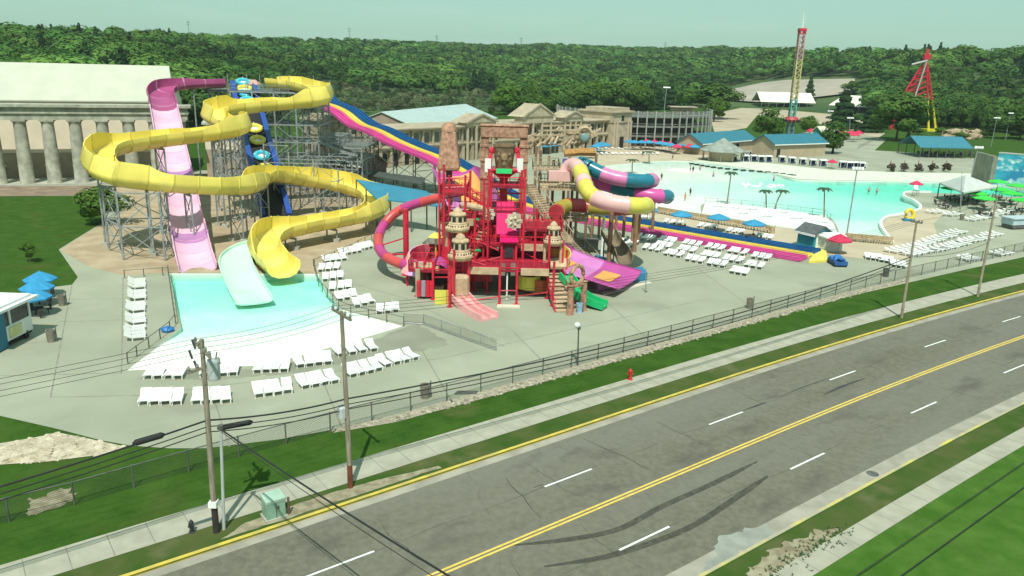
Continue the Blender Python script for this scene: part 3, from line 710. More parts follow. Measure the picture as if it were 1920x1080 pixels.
# stair flights zigzag on the right
zz = 0; k = 0
while zz < 9:
    x0, x1 = (-36.4,-29.5) if k % 2 == 0 else (-29.5,-36.4); y = 145.2-(k % 2)*1.3
    z1 = zz+2.6
    mb = MB(); mb.beam((x0,y-.5,zz),(x1,y-.5,z1),.1,.35); mb.beam((x0,y+.5,zz),(x1,y+.5,z1),.1,.35)
    for j in range(12): mb.box((x0+(x1-x0)*(j+.5)/12,y,zz+2.6*(j+.5)/12),(.5,1.0,.06))
    st = mb.build('stair', STEEL, tw)
    mb = MB(); mb.beam((x0,y-.55,zz+1),(x1,y-.55,z1+1),.06); mb.beam((x0,y+.55,zz+1),(x1,y+.55,z1+1),.06); mb.build('railing', STEEL, st)
    zz = z1; k += 1
for px, py0 in ((427,152),(463,150),(487,152),(525,148),(542,150),(588,148)):
    p = at(px, py0, 150); mb = MB(); mb.cyl((p.x,p.y,18.9),(p.x,p.y,22.0),.07,n=5); mb.build('mast', STEEL, tw)
def hut_on(label, px, py, Y, w, d, h, wallm, roofm):
    p = at(px, py, Y); t = thing('attendant_booth', label, 'booth', (p.x,p.y,19.05))
    mb = MB(); mb.box((p.x,p.y,19.05+h/2),(w,d,h)); mb.build('wall', wallm, t)
    mb = MB(); mb.add([(p.x-w*.65,p.y-d*.65,19.05+h),(p.x+w*.65,p.y-d*.65,19.05+h),(p.x+w*.65,p.y+d*.65,19.05+h),(p.x-w*.65,p.y+d*.65,19.05+h),(p.x-w*.3,p.y,19.9+h),(p.x+w*.3,p.y,19.9+h)],[(0,1,5,4),(2,3,4,5),(1,2,5),(3,0,4),(0,3,2,1)]); mb.build('roof', roofm, t)
hut_on('small booth with pale red pitched roof on top of the slide tower', 473, 150, 153, 2.2, 2.2, 1.0, WHITE, M('faded_red_roof', (.52,.30,.24), .8, .1, 1))
hut_on('white boxy booth at the top of the slide tower beside the mat slide', 561, 152, 155, 2.4, 2.2, 1.3, WHITE, WHITE)
# ================================================================ RED PLAY STRUCTURE
PINKR = M('hot_pink_panel', (.60,.008,.12), .6, .1, .8, spec=.2)
DRED = M('dark_red_floor', (.26,.012,.03), .55, .3, 1.5)
GREENP = M('green_plastic', (.015,.42,.15), .4, .1, 1); ORG = M('orange_fibreglass', (.60,.10,.07), .35, .1, .6, rnd=0); PUR = M('purple_fibreglass', (.42,.075,.28), .35, .1, .6, rnd=0)
LAV = M('lavender_fibreglass', (.60,.33,.58), .4, .1, .6, rnd=0); SALM = M('salmon_fibreglass', (.76,.37,.37), .4, .08, .8, rnd=0); ORY = M('amber_fibreglass', (.72,.36,.10), .4, .1, .6, rnd=0)
YG = M('lime_yellow_fibreglass', (.66,.60,.10), .4, .08, .6, rnd=0)
pl = thing('water_play_structure', 'big red water play structure with sandstone towers, stairs, nets and a tipping bucket', 'play structure', G(930,560))
def rpost(px, yb, yt, r=.13, mat=REDP, parent=pl, foot=True):
    b = G(px, yb); z = at(px, yt, b.y).z; mb = MB(); mb.cyl((b.x,b.y,0),(b.x,b.y,z),r,n=7)
    if foot: mb.cyl((b.x,b.y,0),(b.x,b.y,.12),r*2.4,n=8); mb.cyl((b.x,b.y,z),(b.x,b.y,z+.08),r*1.25,n=7)
    mb.build('post', mat, parent); return Vector((b.x,b.y,z))
for a in ((782,556,492),(797,548,492),(812,562,492),(843,576,500),(851,570,470),(868,560,480),(936,572,505),(968,572,505),(1026,560,440),(1036,574,492),(1052,548,452),(1060,535,470),
          (824,528,318),(832,535,310),(871,532,330),(880,524,322),(889,545,398),(905,538,335),(913,548,318),(978,548,318),(918,530,320),(973,530,320),(1000,548,432),(1017,540,440),(1002,528,392),(858,545,395),(862,520,385),(842,515,330)): rpost(*a)
def deck_p(x0,x1,y0,y1,z,fascia=True,rail=True,gaps=()):
    mb = MB(); mb.box(((x0+x1)/2,(y0+y1)/2,z),(x1-x0,y1-y0,.22)); d = mb.build('platform', DRED, pl)
    if fascia:
        for s0, s1 in fascia if isinstance(fascia, list) else [(x0,x1)]:
            mb = MB(); mb.box(((s0+s1)/2,y0-.12,z-.02),(s1-s0,.3,.75)); mb.build('sandstone_edge', SAND, d)
    if rail:
        mb = MB(); Pq = [(x0,y0),(x1,y0),(x1,y1),(x0,y1)]
        for a, b in zip(Pq, Pq[1:]+Pq[:1]):
            L_ = math.hypot(b[0]-a[0],b[1]-a[1]); n = max(2,int(L_/.55))
            for h in (.35,1.15): mb.beam((a[0],a[1],z+h),(b[0],b[1],z+h),.08)
            for k in range(n+1):
                t = k/n; mb.beam((a[0]+(b[0]-a[0])*t,a[1]+(b[1]-a[1])*t,z+.1),(a[0]+(b[0]-a[0])*t,a[1]+(b[1]-a[1])*t,z+1.15),.04 if k % 3 else .09)
        mb.build('railing', REDP, d)
    return d
deck_p(-4.6,4.0,80.2,90,3.3,[(-4.5,-1.5),(.9,3.9)])
deck_p(-4.8,5.4,85,93,4.9,[(.9,3.9)],True)
deck_p(-9.6,-4.6,81,88,2.7,False); deck_p(-8.4,-4.4,87,94,7.2,[(-7.2,-4.6)]); deck_p(-4.4,-.9,89,95,6.6,False); deck_p(-3.1,1.3,87.5,93.5,8.4,False)
deck_p(-3.0,1.2,88,92.5,11.1,False); deck_p(-8.6,-5.6,90,95,9.8,False); deck_p(1.2,5.6,87,92,6.4,False); deck_p(-11.2,-8.4,80.6,84.5,2.9,False)
# dark red kick plates and curved slides inside
for (x,y,z,sx,sz) in ((-3.5,84,2.0,2.4,2.0),(2.2,84.4,1.9,2.6,1.8),(-6.6,84.2,3.9,2.6,1.8),(-2.6,88,5.9,2.8,1.6),(2.6,89,5.6,2.2,1.3),(-5.8,88.5,5.6,2.0,1.9)):
    mb = MB(); mb.box((x,y,z),(sx,.12,sz)); mb.build('kick_panel', REDP, pl)
# climbing stairs
def stair_p(a, b, w, mat=SAND, nm='stair', side=REDP, n=10):
    a, b = Vector(a), Vector(b); d = (b-a); u = Vector((-d.y,d.x,0)).normalized()*w/2; mb = MB()
    for i in range(n):
        p = a.lerp(b, (i+.5)/n); mb.beam(p-u, p+u, d.xy.length/n*.95, .12)
    o = mb.build(nm, mat, pl); mb = MB()
    for s in (-1,1):
        mb.beam(a+u*s, b+u*s, .1, .3); mb.beam(a+u*s+Vector((0,0,1)), b+u*s+Vector((0,0,1)), .07)
        for k in range(7): p = a.lerp(b,k/6)+u*s; mb.beam(p, p+Vector((0,0,1)), .05)
    mb.build('railing', side, o)
stair_p(at(1036,508,84), G(1058,586), 1.9); stair_p((-5.0,84,3.2),(-3.2,88,6.4),1.2); stair_p((-1.2,90,6.4),(-4.2,91.5,8.4),1.2); stair_p((-3.6,92,8.4),(-6.4,92,9.9),1.1); stair_p((1.0,88,4.9),(3.8,89.5,6.4),1.2); stair_p((-9,83.5,0),(-8,86.8,2.7),1.4)
# pink roofs and booth
def slab(p, th=.14, mat=PINKR, nm='roof_panel', parent=pl):
    n = (p[1]-p[0]).cross(p[2]-p[0]).normalized()*th; mb = MB(); mb.add(p+[q-n for q in p], [(0,1,2,3),(7,6,5,4),(0,4,5,1),(1,5,6,2),(2,6,7,3),(3,7,4,0)]); return mb.build(nm, mat, parent)
slab([at(931,380,88.4),at(964,380,88.4),at(969,440,86.2),at(931,440,86.2)])
slab([at(938,440,86),at(969,440,86),at(972,456,84),at(937,456,84)])
b0 = at(939,456,84.6); b1 = at(970,456,84.6)
mb = MB(); zt = b0.z; mb.box(((b0.x+b1.x)/2,85.4,(zt+3.4)/2),(b1.x-b0.x,1.8,zt-3.4)); bo = mb.build('booth', DRED, pl)
for x in (b0.x+.1,b1.x-.1):
    mb = MB(); mb.box((x,84.4,(zt+3.4)/2),(.22,.25,zt-3.4)); mb.build('booth_post', REDP, bo)
mb = MB(); mb.box(((b0.x+b1.x)/2,84.44,zt-1.0),(.9,.1,1.2)); mb.build('window', GLASS, bo)
for px in (943,962):
    p = at(px, 505, 80.4); mb = MB(); mb.box((p.x,80.4,p.z),(.5,.35,1.3)); mb.build('turnstile', M('grey_brown_plastic',(.20,.16,.13),.7,.2,1), pl)
# tipping bucket on its tower
bk = thing('tipping_bucket', 'carved brown tipping bucket held by red arms on top of the red structure', 'bucket', at(945,320,91))
c = at(945,316,91); r0 = at(961,316,91).x-c.x; ct_ = at(945,270,91); r1 = at(966,270,91).x-ct_.x; hb = ct_.z-c.z
mb = MB(); mb.lathe((c.x,91,c.z), [(0,0),(r0*.9,0),(r0,.15),(r1*.97,hb*.9),(r1*1.04,hb*.92),(r1*1.04,hb),(r1*.92,hb),(r0*.85,.4),(0,.35)], 18); bkt = mb.build('pail', M('carved_bucket', (.21,.14,.085), .9, .3, 2, bump=1.0), bk, True)
mb = MB(); yv = 91-r1*.98
for (dx,dz,r) in ((0,1.5,.62),(-.72,1.3,.22),(.72,1.3,.22),(-.62,1.9,.2),(.62,1.9,.2),(0,2.3,.26),(0,.75,.3)): mb.blob((c.x+dx,yv+.14,c.z+dz*hb/3),r*.8,1,.3,int(dz*10),0,(.9,.35,1.15))
mb.build('relief', M('worn_tan_relief', (.25,.17,.10), .9, .2, 2), bkt)
mb = MB(); mb.lathe((c.x,91,c.z-1.2), [(0,.0),(.5,0),(2.3,1.1),(2.3,1.25),(0,1.2)], 4, rz=PI/4); mb.build('funnel', REDP, bk)
mb = MB(); mb.cyl((c.x,91,8.4),(c.x,91,c.z-1.0),.5,n=10); mb.build('column', REDP, bk)
g0 = at(945,321,89.4); mb = MB(); mb.box((g0.x,89.5,g0.z),(1.8,.5,.5)); mb.build('splash_tray', M('bright_green_plastic',(.03,.62,.18),.5,.05,1), bk)
for s, px0, px1 in ((-1,912,923),(1,978,969)):
    a = at(px0,322,90); b = at(px1,282,91); mb = MB(); mb.beam(a, b, .28); mb.beam(at(px0+s*-7,322,90), b, .2); ar = mb.build('support_arm', REDP, bk)
    mb = MB(); mb.blob(b, .45, 1, .1); mb.build('pivot', REDP, ar)
    w_ = at(px0+s*-3,310,90); mb = MB(); mb.box(w_,(.7,.6,1.5)); mb.build('valve_box', WHITE, ar)
# stone gateway
gw = thing('stone_gateway', 'tall brown stone gateway with a broad lintel behind the tipping bucket', 'gateway', (at(945,258,98).x,98,0))
l0, l1 = at(902,236,98), at(990,236,98); lb = at(945,258,98).z
mb = MB(); mb.box(((l0.x+l1.x)/2,98,(l0.z+lb)/2),(l1.x-l0.x,1.6,l0.z-lb)); mb.box(((l0.x+l1.x)/2,98,l0.z+.12),(l1.x-l0.x+.3,1.8,.24)); mb.build('lintel', STONE, gw, bevel=.1)
for px in (909.5, 983):
    p = at(px,258,98); mb = MB(); mb.prism([(p.x-.5,97.4),(p.x+.5,97.4),(p.x+.5,98.6),(p.x-.5,98.6)],0,lb); 
    for z in (lb-1.0, lb-2.8, lb-5): mb.box((p.x,98,z),(1.2,1.45,.35))
    mb.build('pillar', STONE, gw, bevel=.06)
# obelisk
oc = at(842,318,100); ob_ = thing('stone_obelisk', 'tapered brown stone obelisk with a rounded head on a dark post', 'obelisk', (oc.x,100,0))
w0 = (at(862,318,100).x-at(822,318,100).x)/2*1.45; w1 = w0*.62; z0 = oc.z; z1 = at(842,246,100).z; z2 = at(842,230,100).z
mb = MB(); mb.lathe((oc.x,100,z0), [(0,0),(w0*.9,0),(w0,.25),(w1,z1-z0),(0,z1-z0)], 4, rz=PI/4); mb.build('shaft', STONE, ob_, bevel=.12)
mb = MB(); mb.lathe((oc.x,100,z1), [(0,-.05),(w1*.82,-.05),(w1*.8,.5),(w1*.45,z2-z1),(0,z2-z1+.05)], 8); mb.build('head', STONE, ob_, True)
mb = MB(); mb.cyl((oc.x,100,0),(oc.x,100,z0),.42,n=10); mb.build('post', M('dark_brown_post',(.13,.075,.05),.8,.2,1), ob_)
sc_ = at(845,382,97); mb = MB(); mb.lathe((oc.x+.2,99,0), [(0,0),(.9,0),(.75,4.4),(1.3,4.6),(1.4,4.9),(0,4.9)], 9); mb.build('collar', SAND, ob_)
# sandstone cupolas
def cupola(px, yb, yt, Y, parent, wpx, dome=True):
    a, b = at(px, yb, Y), at(px, yt, Y); r = (at(px+wpx/2,yb,Y).x-a.x)*1.04; h = b.z-a.z
    mb = MB(); mb.lathe((a.x,Y,a.z), [(0,0),(r*.84,0),(r,.12*h),(r*.98,.2*h),(r*.72,.30*h),(r*.72,.36*h),(r*.66,.38*h),(r*.60,.66*h),(r*.70,.68*h),(r*.66,.75*h),(r*.42,.78*h)]+([(r*.36,.86*h),(r*.2,.95*h),(0,h)] if dome else [(0,h)]), 8, rz=PI/8)
    o = mb.build('cupola', SAND, parent, bevel=.02)
    for i in range(8):
        for q, (rr, z, w, hh) in enumerate(((.625,.52,.16,.17),(.86,.25,.09,.05))):
            for s in ((-.18,.18) if q == 0 else (-.34,-.12,.12,.34)):
                t = PI/8+i*PI/4+PI/8; cx = Vector((math.cos(t),math.sin(t),0)); tx = Vector((-cx.y,cx.x,0)); p = Vector((a.x,Y,a.z+z*h))+cx*r*rr*.925+tx*s*r
                mb2 = MB()
                mb2.box(p,(.10,w*r,hh*h*1.2),t)
                if cx.y < .3: mb2.build('arch_opening', DARK, o)
    return a
for px,yb,yt,Y,w in ((858,433,388,80.6,47),(863,486,436,79.6,48),(1037,459,414,84,38)):
    a = cupola(px,yb,yt,Y,pl,w)
    for dx in (-.9,.9):
        mb = MB(); mb.cyl((a.x+dx,Y,0),(a.x+dx,Y,a.z+.3),.17,n=8); mb.build('post', REDP if px < 1000 else SAND, pl)
# carved discs and small cannons
for px, py, Y, w in ((916,402,86.5,20),(964,415,84.6,28)):
    p = at(px,py,Y); r = (at(px+w/2,py,Y).x-p.x); mb = MB(); mb.cyl((p.x,Y,p.z),(p.x,Y+.3,p.z),r,n=16)
    for i in range(8): a = i*PI/4; mb.box((p.x+r*.95*math.cos(a),Y+.12,p.z+r*.95*math.sin(a)),(.35,.32,.35))
    for i in range(5): a = i*1.26; mb.blob((p.x+r*.5*math.cos(a),Y-.02,p.z+r*.5*math.sin(a)),.2,1,.3,i)
    mb.build('carved_disc', M('pale_carved_stone',(.52,.46,.34),.9,.3,2.5,bump=1), pl)
a, b = at(868,384,88), at(908,392,86); mb = MB(); mb.cyl(a,b,.42,.34,10); mb.build('log_spout', SAND, pl)
for px,py,Y in ((889,412,84),(862,468,83),(1005,465,86),(892,470,82)):
    p = at(px,py,Y); mb = MB(); mb.cyl(p,p+Vector((.5,-.3,.1)),.16,n=8); mb.cyl(p-Vector((0,0,.5)),p,.07,n=6); mb.build('water_cannon', GREENP, pl)
# sand coloured awnings and left hut
def awning(px0,px1,py0,py1,Y0,Y1): slab([at(px0,py1,Y0),at(px1,py1,Y0),at(px1,py0,Y1),at(px0,py0,Y1)], .3, SAND, 'sandstone_awning')
awning(776,822,492,503,81,83.5); awning(980,1026,487,494,84,86); awning(1024,1062,484,500,83,85)
p0 = G(780,558); mb = MB(); mb.box((p0.x+.2,p0.y+1.2,1.6),(.5,2.4,3.2)); mb.box((p0.x+1.5,p0.y+2.4,1.6),(2.6,.4,3.2)); mb.build('hut_wall', M('grey_tan_plaster',(.34,.29,.20),.9,.15,1), pl)
for i in range(4):
    q = at(786+i*8,530+i*2,80); mb = MB(); mb.cyl((q.x,q.y,.3),(q.x,q.y,2.0),.28,n=8); mb.build('spinning_drum', [REDP,M('grey_blue_drum',(.30,.30,.36),.5,.1,1),REDP,REDP][i], pl)
q = at(826,562,78); mb = MB(); mb.box((q.x,q.y,q.z),(1.2,.16,2.1)); mb.build('play_panel', YG, pl)
q = at(837,562,78.3); mb = MB(); mb.box((q.x,q.y,q.z),(.5,.16,2.1)); mb.build('play_panel', ORY, pl)
q = at(864,543,79.5); mb = MB(); mb.lathe((q.x,q.y,0), [(0,0),(.95,0),(.9,2.7),(.75,2.9),(.2,3.0),(0,3.0)], 10); mb.build('slide_platform', SAND, pl)
for px,py,m_ in ((992,526,YG),(1012,532,M('burnt_orange_panel',(.42,.10,.03),.5,.1,1))):
    q = at(px,py,83); mb = MB(); mb.lathe((q.x,83,q.z), [(1.3,-.8),(1.3,.7),(1.2,.7),(1.2,-.8),(1.3,-.8)], 14); mb.build('barrel', m_, pl)
mb = MB(); q = at(951,520,80.6); mb.cyl((q.x,80.6,0),(q.x,80.6,3.0),.09,n=6); mb.build('spray_pole', WHITE, pl)
mb = MB(); q = G(953,576); mb.box((q.x,q.y,.1),(2.4,.8,.16)); mb.build('step_pad', M('cream_pad',(.6,.58,.46),.8,.05,1), pl)
# extra lattice of thin red pipes
pts = [((824,335),94,(880,332),94),((824,352),94,(880,350),94),((832,372),93,(905,360),92),((832,398),92,(912,398),90),((880,420),90,(912,460),86),((905,345),92,(978,345),91),((913,362),91,(978,362),91),((913,380),91,(978,378),91),((913,330),91,(936,362),91),((978,330),91,(953,362),91),((860,500),83,(938,482),83),((860,482),83,(920,500),82),((870,440),86,(935,470),84),((1000,440),88,(1055,455),86),((975,470),86,(1030,498),84),((843,505),81,(868,530),80),((813,520),80.5,(843,520),80),((936,545),80,(968,545),80),((870,566),80,(936,556),80),((968,556),80,(1030,548),81),((1000,400),91,(978,430),90),((871,345),93,(905,372),92)]
for i, (p, Y0, q, Y1) in enumerate(pts):
    mb = MB(); mb.cyl(at(*p,Y0), at(*q,Y1), .075, n=6); mb.build('pipe', REDP, pl)
# hanging spray ring and yellow sun emblem at the left
p = at(817,440,88); mb = MB(); mb.cyl((p.x,88,0),(p.x,88,p.z),.09,n=6); mb.lathe((p.x,88,p.z),[(0,-.3),(.9,-.25),(.3,.2),(0,.3)],10); mb.build('sun_spray_flower', YG, pl)
p = G(812,462); t = thing('mushroom_fountain', 'small grey rock fountain on the deck left of the red structure', 'fountain', p)
mb = MB(); mb.blob((p.x,p.y,.5),1.1,2,.4,3,0,(1.3,1,.7)); mb.build('rock', M('grey_rock',(.16,.155,.13),.9,.3,2,bump=.8), t)
# ---------------- slides belonging to the play area (each its own thing)
def tubeslide(name, label, pts, r, mats, seg, cat='tube slide', n=14, parent=None, step=.5, nm='tube', off=0, cuts=None):
    Pq = resample(spline([at(*p) for p in pts], .3), step); t = parent or thing(name, label, cat, (Pq[-1].x,Pq[-1].y,0))
    Q, S, MI = [], [], []
    for i, p in enumerate(Pq):
        k = (sum(1 for c_ in cuts if i/len(Pq) >= c_) if cuts else (i+off)//seg) % len(mats); k0 = (sum(1 for c_ in cuts if (i-1)/len(Pq) >= c_) if cuts else (i+off)//seg) % len(mats)
        if i and ((k != k0) if cuts else (i+off) % seg == 0) and i < len(Pq)-1:
            d = (Pq[i+1]-Pq[i-1]).normalized()
            for o, g in ((-.06,1),(-.05,1.08),(.05,1.08),(.06,1)): Q.append(p+d*o); S.append(g); MI.append(k if o > .05 else (k-1) % len(mats))
        else: Q.append(p); S.append(1); MI.append(k)
    mb = MB(); mb.sweep(Q, lambda i, tt: [(r*S[i]*math.cos(2*PI*j/n), r*S[i]*math.sin(2*PI*j/n)) for j in range(n)], True, lambda i: MI[i]); mb.build(nm, mats, t, True, 50)
    return t, Pq
lt, LPq = tubeslide('spiral_tube_slide', 'orange and purple tube slide looping out on the left of the red structure', [(830,370,95),(803,376,96),(768,386,97),(738,402,97),(716,428,95.5),(709,452,92.5),(716,474,89.5),(738,489,87),(770,498,85.6),(800,503,85.6),(822,506,84.5)], .60, [M('crimson_tube',(.56,.075,.075),.35,.1,.6,rnd=0), M('plum_tube',(.44,.05,.20),.35,.1,.6,rnd=0)], 6)
b = G(762,516); top = at(762,392,b.y)
mb = MB(); mb.cyl((b.x,b.y,0),(b.x,b.y,top.z),.34,n=10); mb.cyl((b.x,b.y,0),(b.x,b.y,.15),.6,n=10); mb.build('column', REDP, lt)
mb = MB(); mb.beam((b.x,b.y,top.z-.2), LPq[int(len(LPq)*.25)], .3); mb.beam((b.x,b.y,4.6), LPq[int(len(LPq)*.55)], .16); mb.beam((b.x,b.y,2.6), LPq[int(len(LPq)*.66)], .16); mb.build('arm', REDP, lt)
# left bowl
c = at(806,493,86.5); t = thing('funnel_bowl', 'pink and lavender funnel bowl with a dark red mouth left of the domed towers', 'water slide', (c.x,86.5,0))
n = 16; rb = 2.9
mb = MB()
for k in range(n):
    t0, t1 = 2*PI*k/n, 2*PI*(k+1)/n; v = []
    for a in (t0, t1):
        tilt = .55*math.sin(a)
        v += [(c.x+rb*1.18*math.cos(a), 86.5+rb*1.1*math.sin(a), c.z-.9), (c.x+rb*.86*math.cos(a), 86.5+rb*.82*math.sin(a), c.z+1.2+tilt), (c.x+rb*.80*math.cos(a), 86.5+rb*.76*math.sin(a), c.z+1.2+tilt), (c.x+.9*math.cos(a), 86.5+.9*math.sin(a), c.z-1.0)]
    m_ = 0 if (k//2) % 2 else 1
    mb.add(v, [(0,4,5,1)], m_); mb.add(v, [(1,5,6,2)], m_); mb.add(v, [(2,6,7,3)], 2)
mb.build('bowl', [LAV, SALM, DRED], t, True, 30)
a_ = at(822,515,82.4); mb = MB(); mb.sweep([Vector((a_.x,82.0,a_.z)),Vector((a_.x-.1,84.5,a_.z+.3))], lambda i, tt: [(1.15*math.cos(2*PI*j/14),1.3*math.sin(2*PI*j/14)) for j in range(14)]); mb.build('exit_tube', PUR, t, True)
mb = MB(); mb.cyl((a_.x,81.95,a_.z),(a_.x,82.2,a_.z),1.0,n=14); mb.build('exit_mouth', DARK, t)
for dx, dy in ((-2.4,-1.6),(2.4,-1.6),(-2.4,1.6),(2.4,1.6)):
    mb = MB(); mb.cyl((c.x+dx,86.5+dy,0),(c.x+dx,86.5+dy,c.z-.6),.14,n=6); mb.build('post', REDP, t)
# right bowl
c = at(1024,485,89); t = thing('splash_bowl', 'open bowl with yellow and orange panels right of the red booth', 'water slide', (c.x,89,0))
mb = MB(); n = 18
for k in range(n):
    t0, t1 = 2*PI*k/n, 2*PI*(k+1)/n; v = []
    for a in (t0, t1):
        hgt = 1.0+.9*max(0, math.sin(a+.5)); v += [(c.x+2.75*math.cos(a),89+2.75*math.sin(a),c.z-.6),(c.x+2.95*math.cos(a),89+2.95*math.sin(a),c.z-.6+hgt),(c.x+2.82*math.cos(a),89+2.82*math.sin(a),c.z-.6+hgt),(c.x+2.5*math.cos(a),89+2.5*math.sin(a),c.z-.5)]
    mb.add(v, [(0,4,5,1),(1,5,6,2),(2,6,7,3)], (k//2) % 2)
mb.build('wall', [YG, ORY], t, True, 30)
mb = MB(); mb.lathe((c.x,89,c.z-.7), [(0,.1),(2.7,.1),(2.7,-.1),(0,-.1)], 18); mb.build('floor', M('pink_bowl_floor',(.55,.10,.22),.4,.3,1.2), t)
for k in range(5):
    a = k*1.256; mb = MB(); mb.cyl((c.x+2.5*math.cos(a),89+2.5*math.sin(a),0),(c.x+2.5*math.cos(a),89+2.5*math.sin(a),c.z-.7),.14,n=6); mb.build('post', REDP, t)
# small pink and green slides
def small_slide(name, label, pts, w, lanes, mat, h=.45):
    Pq = resample(spline([at(*p) for p in pts], .2), .35); t = thing(name, label, 'slide', (Pq[-1].x,Pq[-1].y,0))
    for p in Pq: p.z = max(p.z, .22)
    pr = []
    for k in range(lanes+1):
        x = -w/2+w*k/lanes; pr += [(x-.12,.0 if k else -.2),(x-.07,h),(x+.07,h),(x+.12,.0 if k < lanes else -.2)]
    pr += [(w/2,-.24),(-w/2,-.24)]
    mb = MB(); mb.sweep(Pq, lambda i, tt: pr, True); mb.build('chute', mat, t, True, 40)
    for fr in (.12,.4):
        p = Pq[int(fr*(len(Pq)-1))]
        for s in (-.4,.4):
            mb = MB(); mb.cyl((p.x+s*w,p.y,0),(p.x+s*w,p.y,p.z-.15),.08,n=6); mb.build('leg', STEEL, t)
    return t
small_slide('double_slide', 'short salmon pink double slide at the front of the red structure', [(862,556,79),(868,562,78.3),(878,574,77),(890,587,75.6),(904,598,74.3),(918,605,73.2)], 2.0, 2, SALM)
small_slide('toddler_slide', 'short bright green slide beside the stone arch', [(1058,517,82.5),(1068,528,81.5),(1078,541,80.5),(1092,556,79.4),(1112,567,78.3),(1134,575,77.6)], 1.25, 1, GREENP, .55)
# stone arch with the ring window
p = G(1068,590); q = G(1093,582); t = thing('stone_arch', 'brown stone arch with a round opening beside the green slide', 'arch', (p+q)/2)
for w_, h in ((p,3.0),(q,3.1)):
    mb = MB(); mb.lathe((w_.x,w_.y,0), [(0,0),(.42,0),(.34,.4),(.3,h),(.42,h+.1),(0,h+.1)], 9); mb.build('pillar', STONE, t)
c = (p+q)/2+Vector((-.1,0,3.1)); u = (q-p).normalized(); mb = MB()
pts = [c+u*(1.0*math.cos(PI*2*i/16))+Vector((0,0,.9+1.0*math.sin(PI*2*i/16))) for i in range(17)]; mb.tube(pts,.22,7); mb.beam(p+Vector((0,0,2.9)),q+Vector((0,0,3.0)),.35); mb.build('ring', STONE, t)
for i in range(3): mb = MB(); mb.blob((c.x-.9+.3*i,c.y-.1,c.z-.5+.25*i),.4,1,.6,i); mb.build('rubble', STONE, t)
# wide purple half pipe
HP = resample(spline([at(*p) for p in [(848,322,107),(860,346,104.5),(874,382,101),(898,418,97.5),(948,450,94),(1010,477,91),(1080,502,88),(1140,520,86.2),(1178,531,85)]], .4), .7)
ht = thing('half_pipe_slide', 'wide purple half pipe slide with orange panels dropping behind the red structure', 'water slide', (HP[-1].x,HP[-1].y,0))
def hp_prof(k):      # tall outer wall at the top of the run, flat wide floor with low kerbs near the end
    f = max(0, min(1, (k-.45)/.25)); w = 2.7+.7*f
    hl = (min(3.1, 1.0+16*k) if k < .35 else max(.75, 3.1-6*(k-.35))); hr = (1.0 if k < .3 else 1.3)*(1-f)+.45*f
    return w, hl, hr, 1-.85*f
def hprof(i, tt):
    w, hl, hr, d = hp_prof(tt)
    inn = [(w*1.1,hr),(w,hr*.55),(w*.8,.1*d),(w*.45,-.3*d),(0,-.4*d),(-w*.45,-.3*d),(-w*.8,.1*d),(-w*1.02,hl*.4),(-w*1.12,hl*.75),(-w*1.12,hl)]
    return [(x*1.04+(.08 if x > 0 else -.08), y-.12) for x, y in inn[::-1]] + inn
mb = MB(); mb.sweep(HP, hprof, True, lambda i: (i//7) % 2, 'U'); mb.build('chute', [PUR, M('violet_pink_fibreglass',(.54,.20,.48),.35,.1,.6,rnd=0)], ht, True, 40)
nH = len(HP)
for f0, f1, x0, x1 in ((.02,.24,-1.0,.1),(.34,.44,-.9,.2),(.70,.76,-.5,.5),(.86,.93,-.6,.5)):
    i0, i1 = int(f0*nH), int(f1*nH)
    def op(i, tt):
        w, hl, hr, d = hp_prof((i0+i)/nH); out = []
        for k in range(7):
            s = x0+(x1-x0)*k/6; x = s*w; a = abs(s)
            y = ((-.4+.1*a/.45)*d if a < .45 else ((-.3+.4*(a-.45)/.35)*d if a < .8 else (.1*d+((hr*.55 if s > 0 else hl*.4)-.1*d)*(a-.8)/.2))); out.append((x*.97, y+.08))
        return out
    mb = MB(); mb.sweep(HP[i0:i1+1], op); mb.build('orange_panel', ORY, ht, True)
for fr in (.05,.16,.28,.42,.55): 
    i = int(fr*(nH-1)); support(ht, HP[i], HP[i+1]-HP[i-1], 1.8, .6, .14, REDP, foot=False)
e0, e1 = G(1118,545), G(1185,540)
mb = MB(); q = [G(1120,546),G(1186,533),G(1180,524),G(1112,535)]; mb.prism([(a.x,a.y) for a in q],.02,.85); mb.build('end_wall', M('violet_pink_fibreglass',(.54,.20,.48)), ht)
BCU = M('blue_foam_cushion',(.03,.20,.36),.7,.1,1)
for pts_, h in (([(1186,530),(1213,526),(1203,514),(1183,518)],1.0),([(1072,488),(1100,492),(1096,478),(1076,474)],1.3),([(1112,500),(1152,512),(1146,502),(1116,492)],1.1)):
    q = [G(*a) for a in pts_]; mb = MB(); mb.prism([(a.x,a.y) for a in q],.02,h); mb.build('cushion_block', BCU, ht)
mb = MB(); q = [G(1132,554),G(1222,531),G(1216,528),G(1128,549)]; mb.prism([(a.x,a.y) for a in q],.021,.09); mb.build('drain_strip', M('cream_strip',(.62,.60,.48),.8,.05,1), ht)
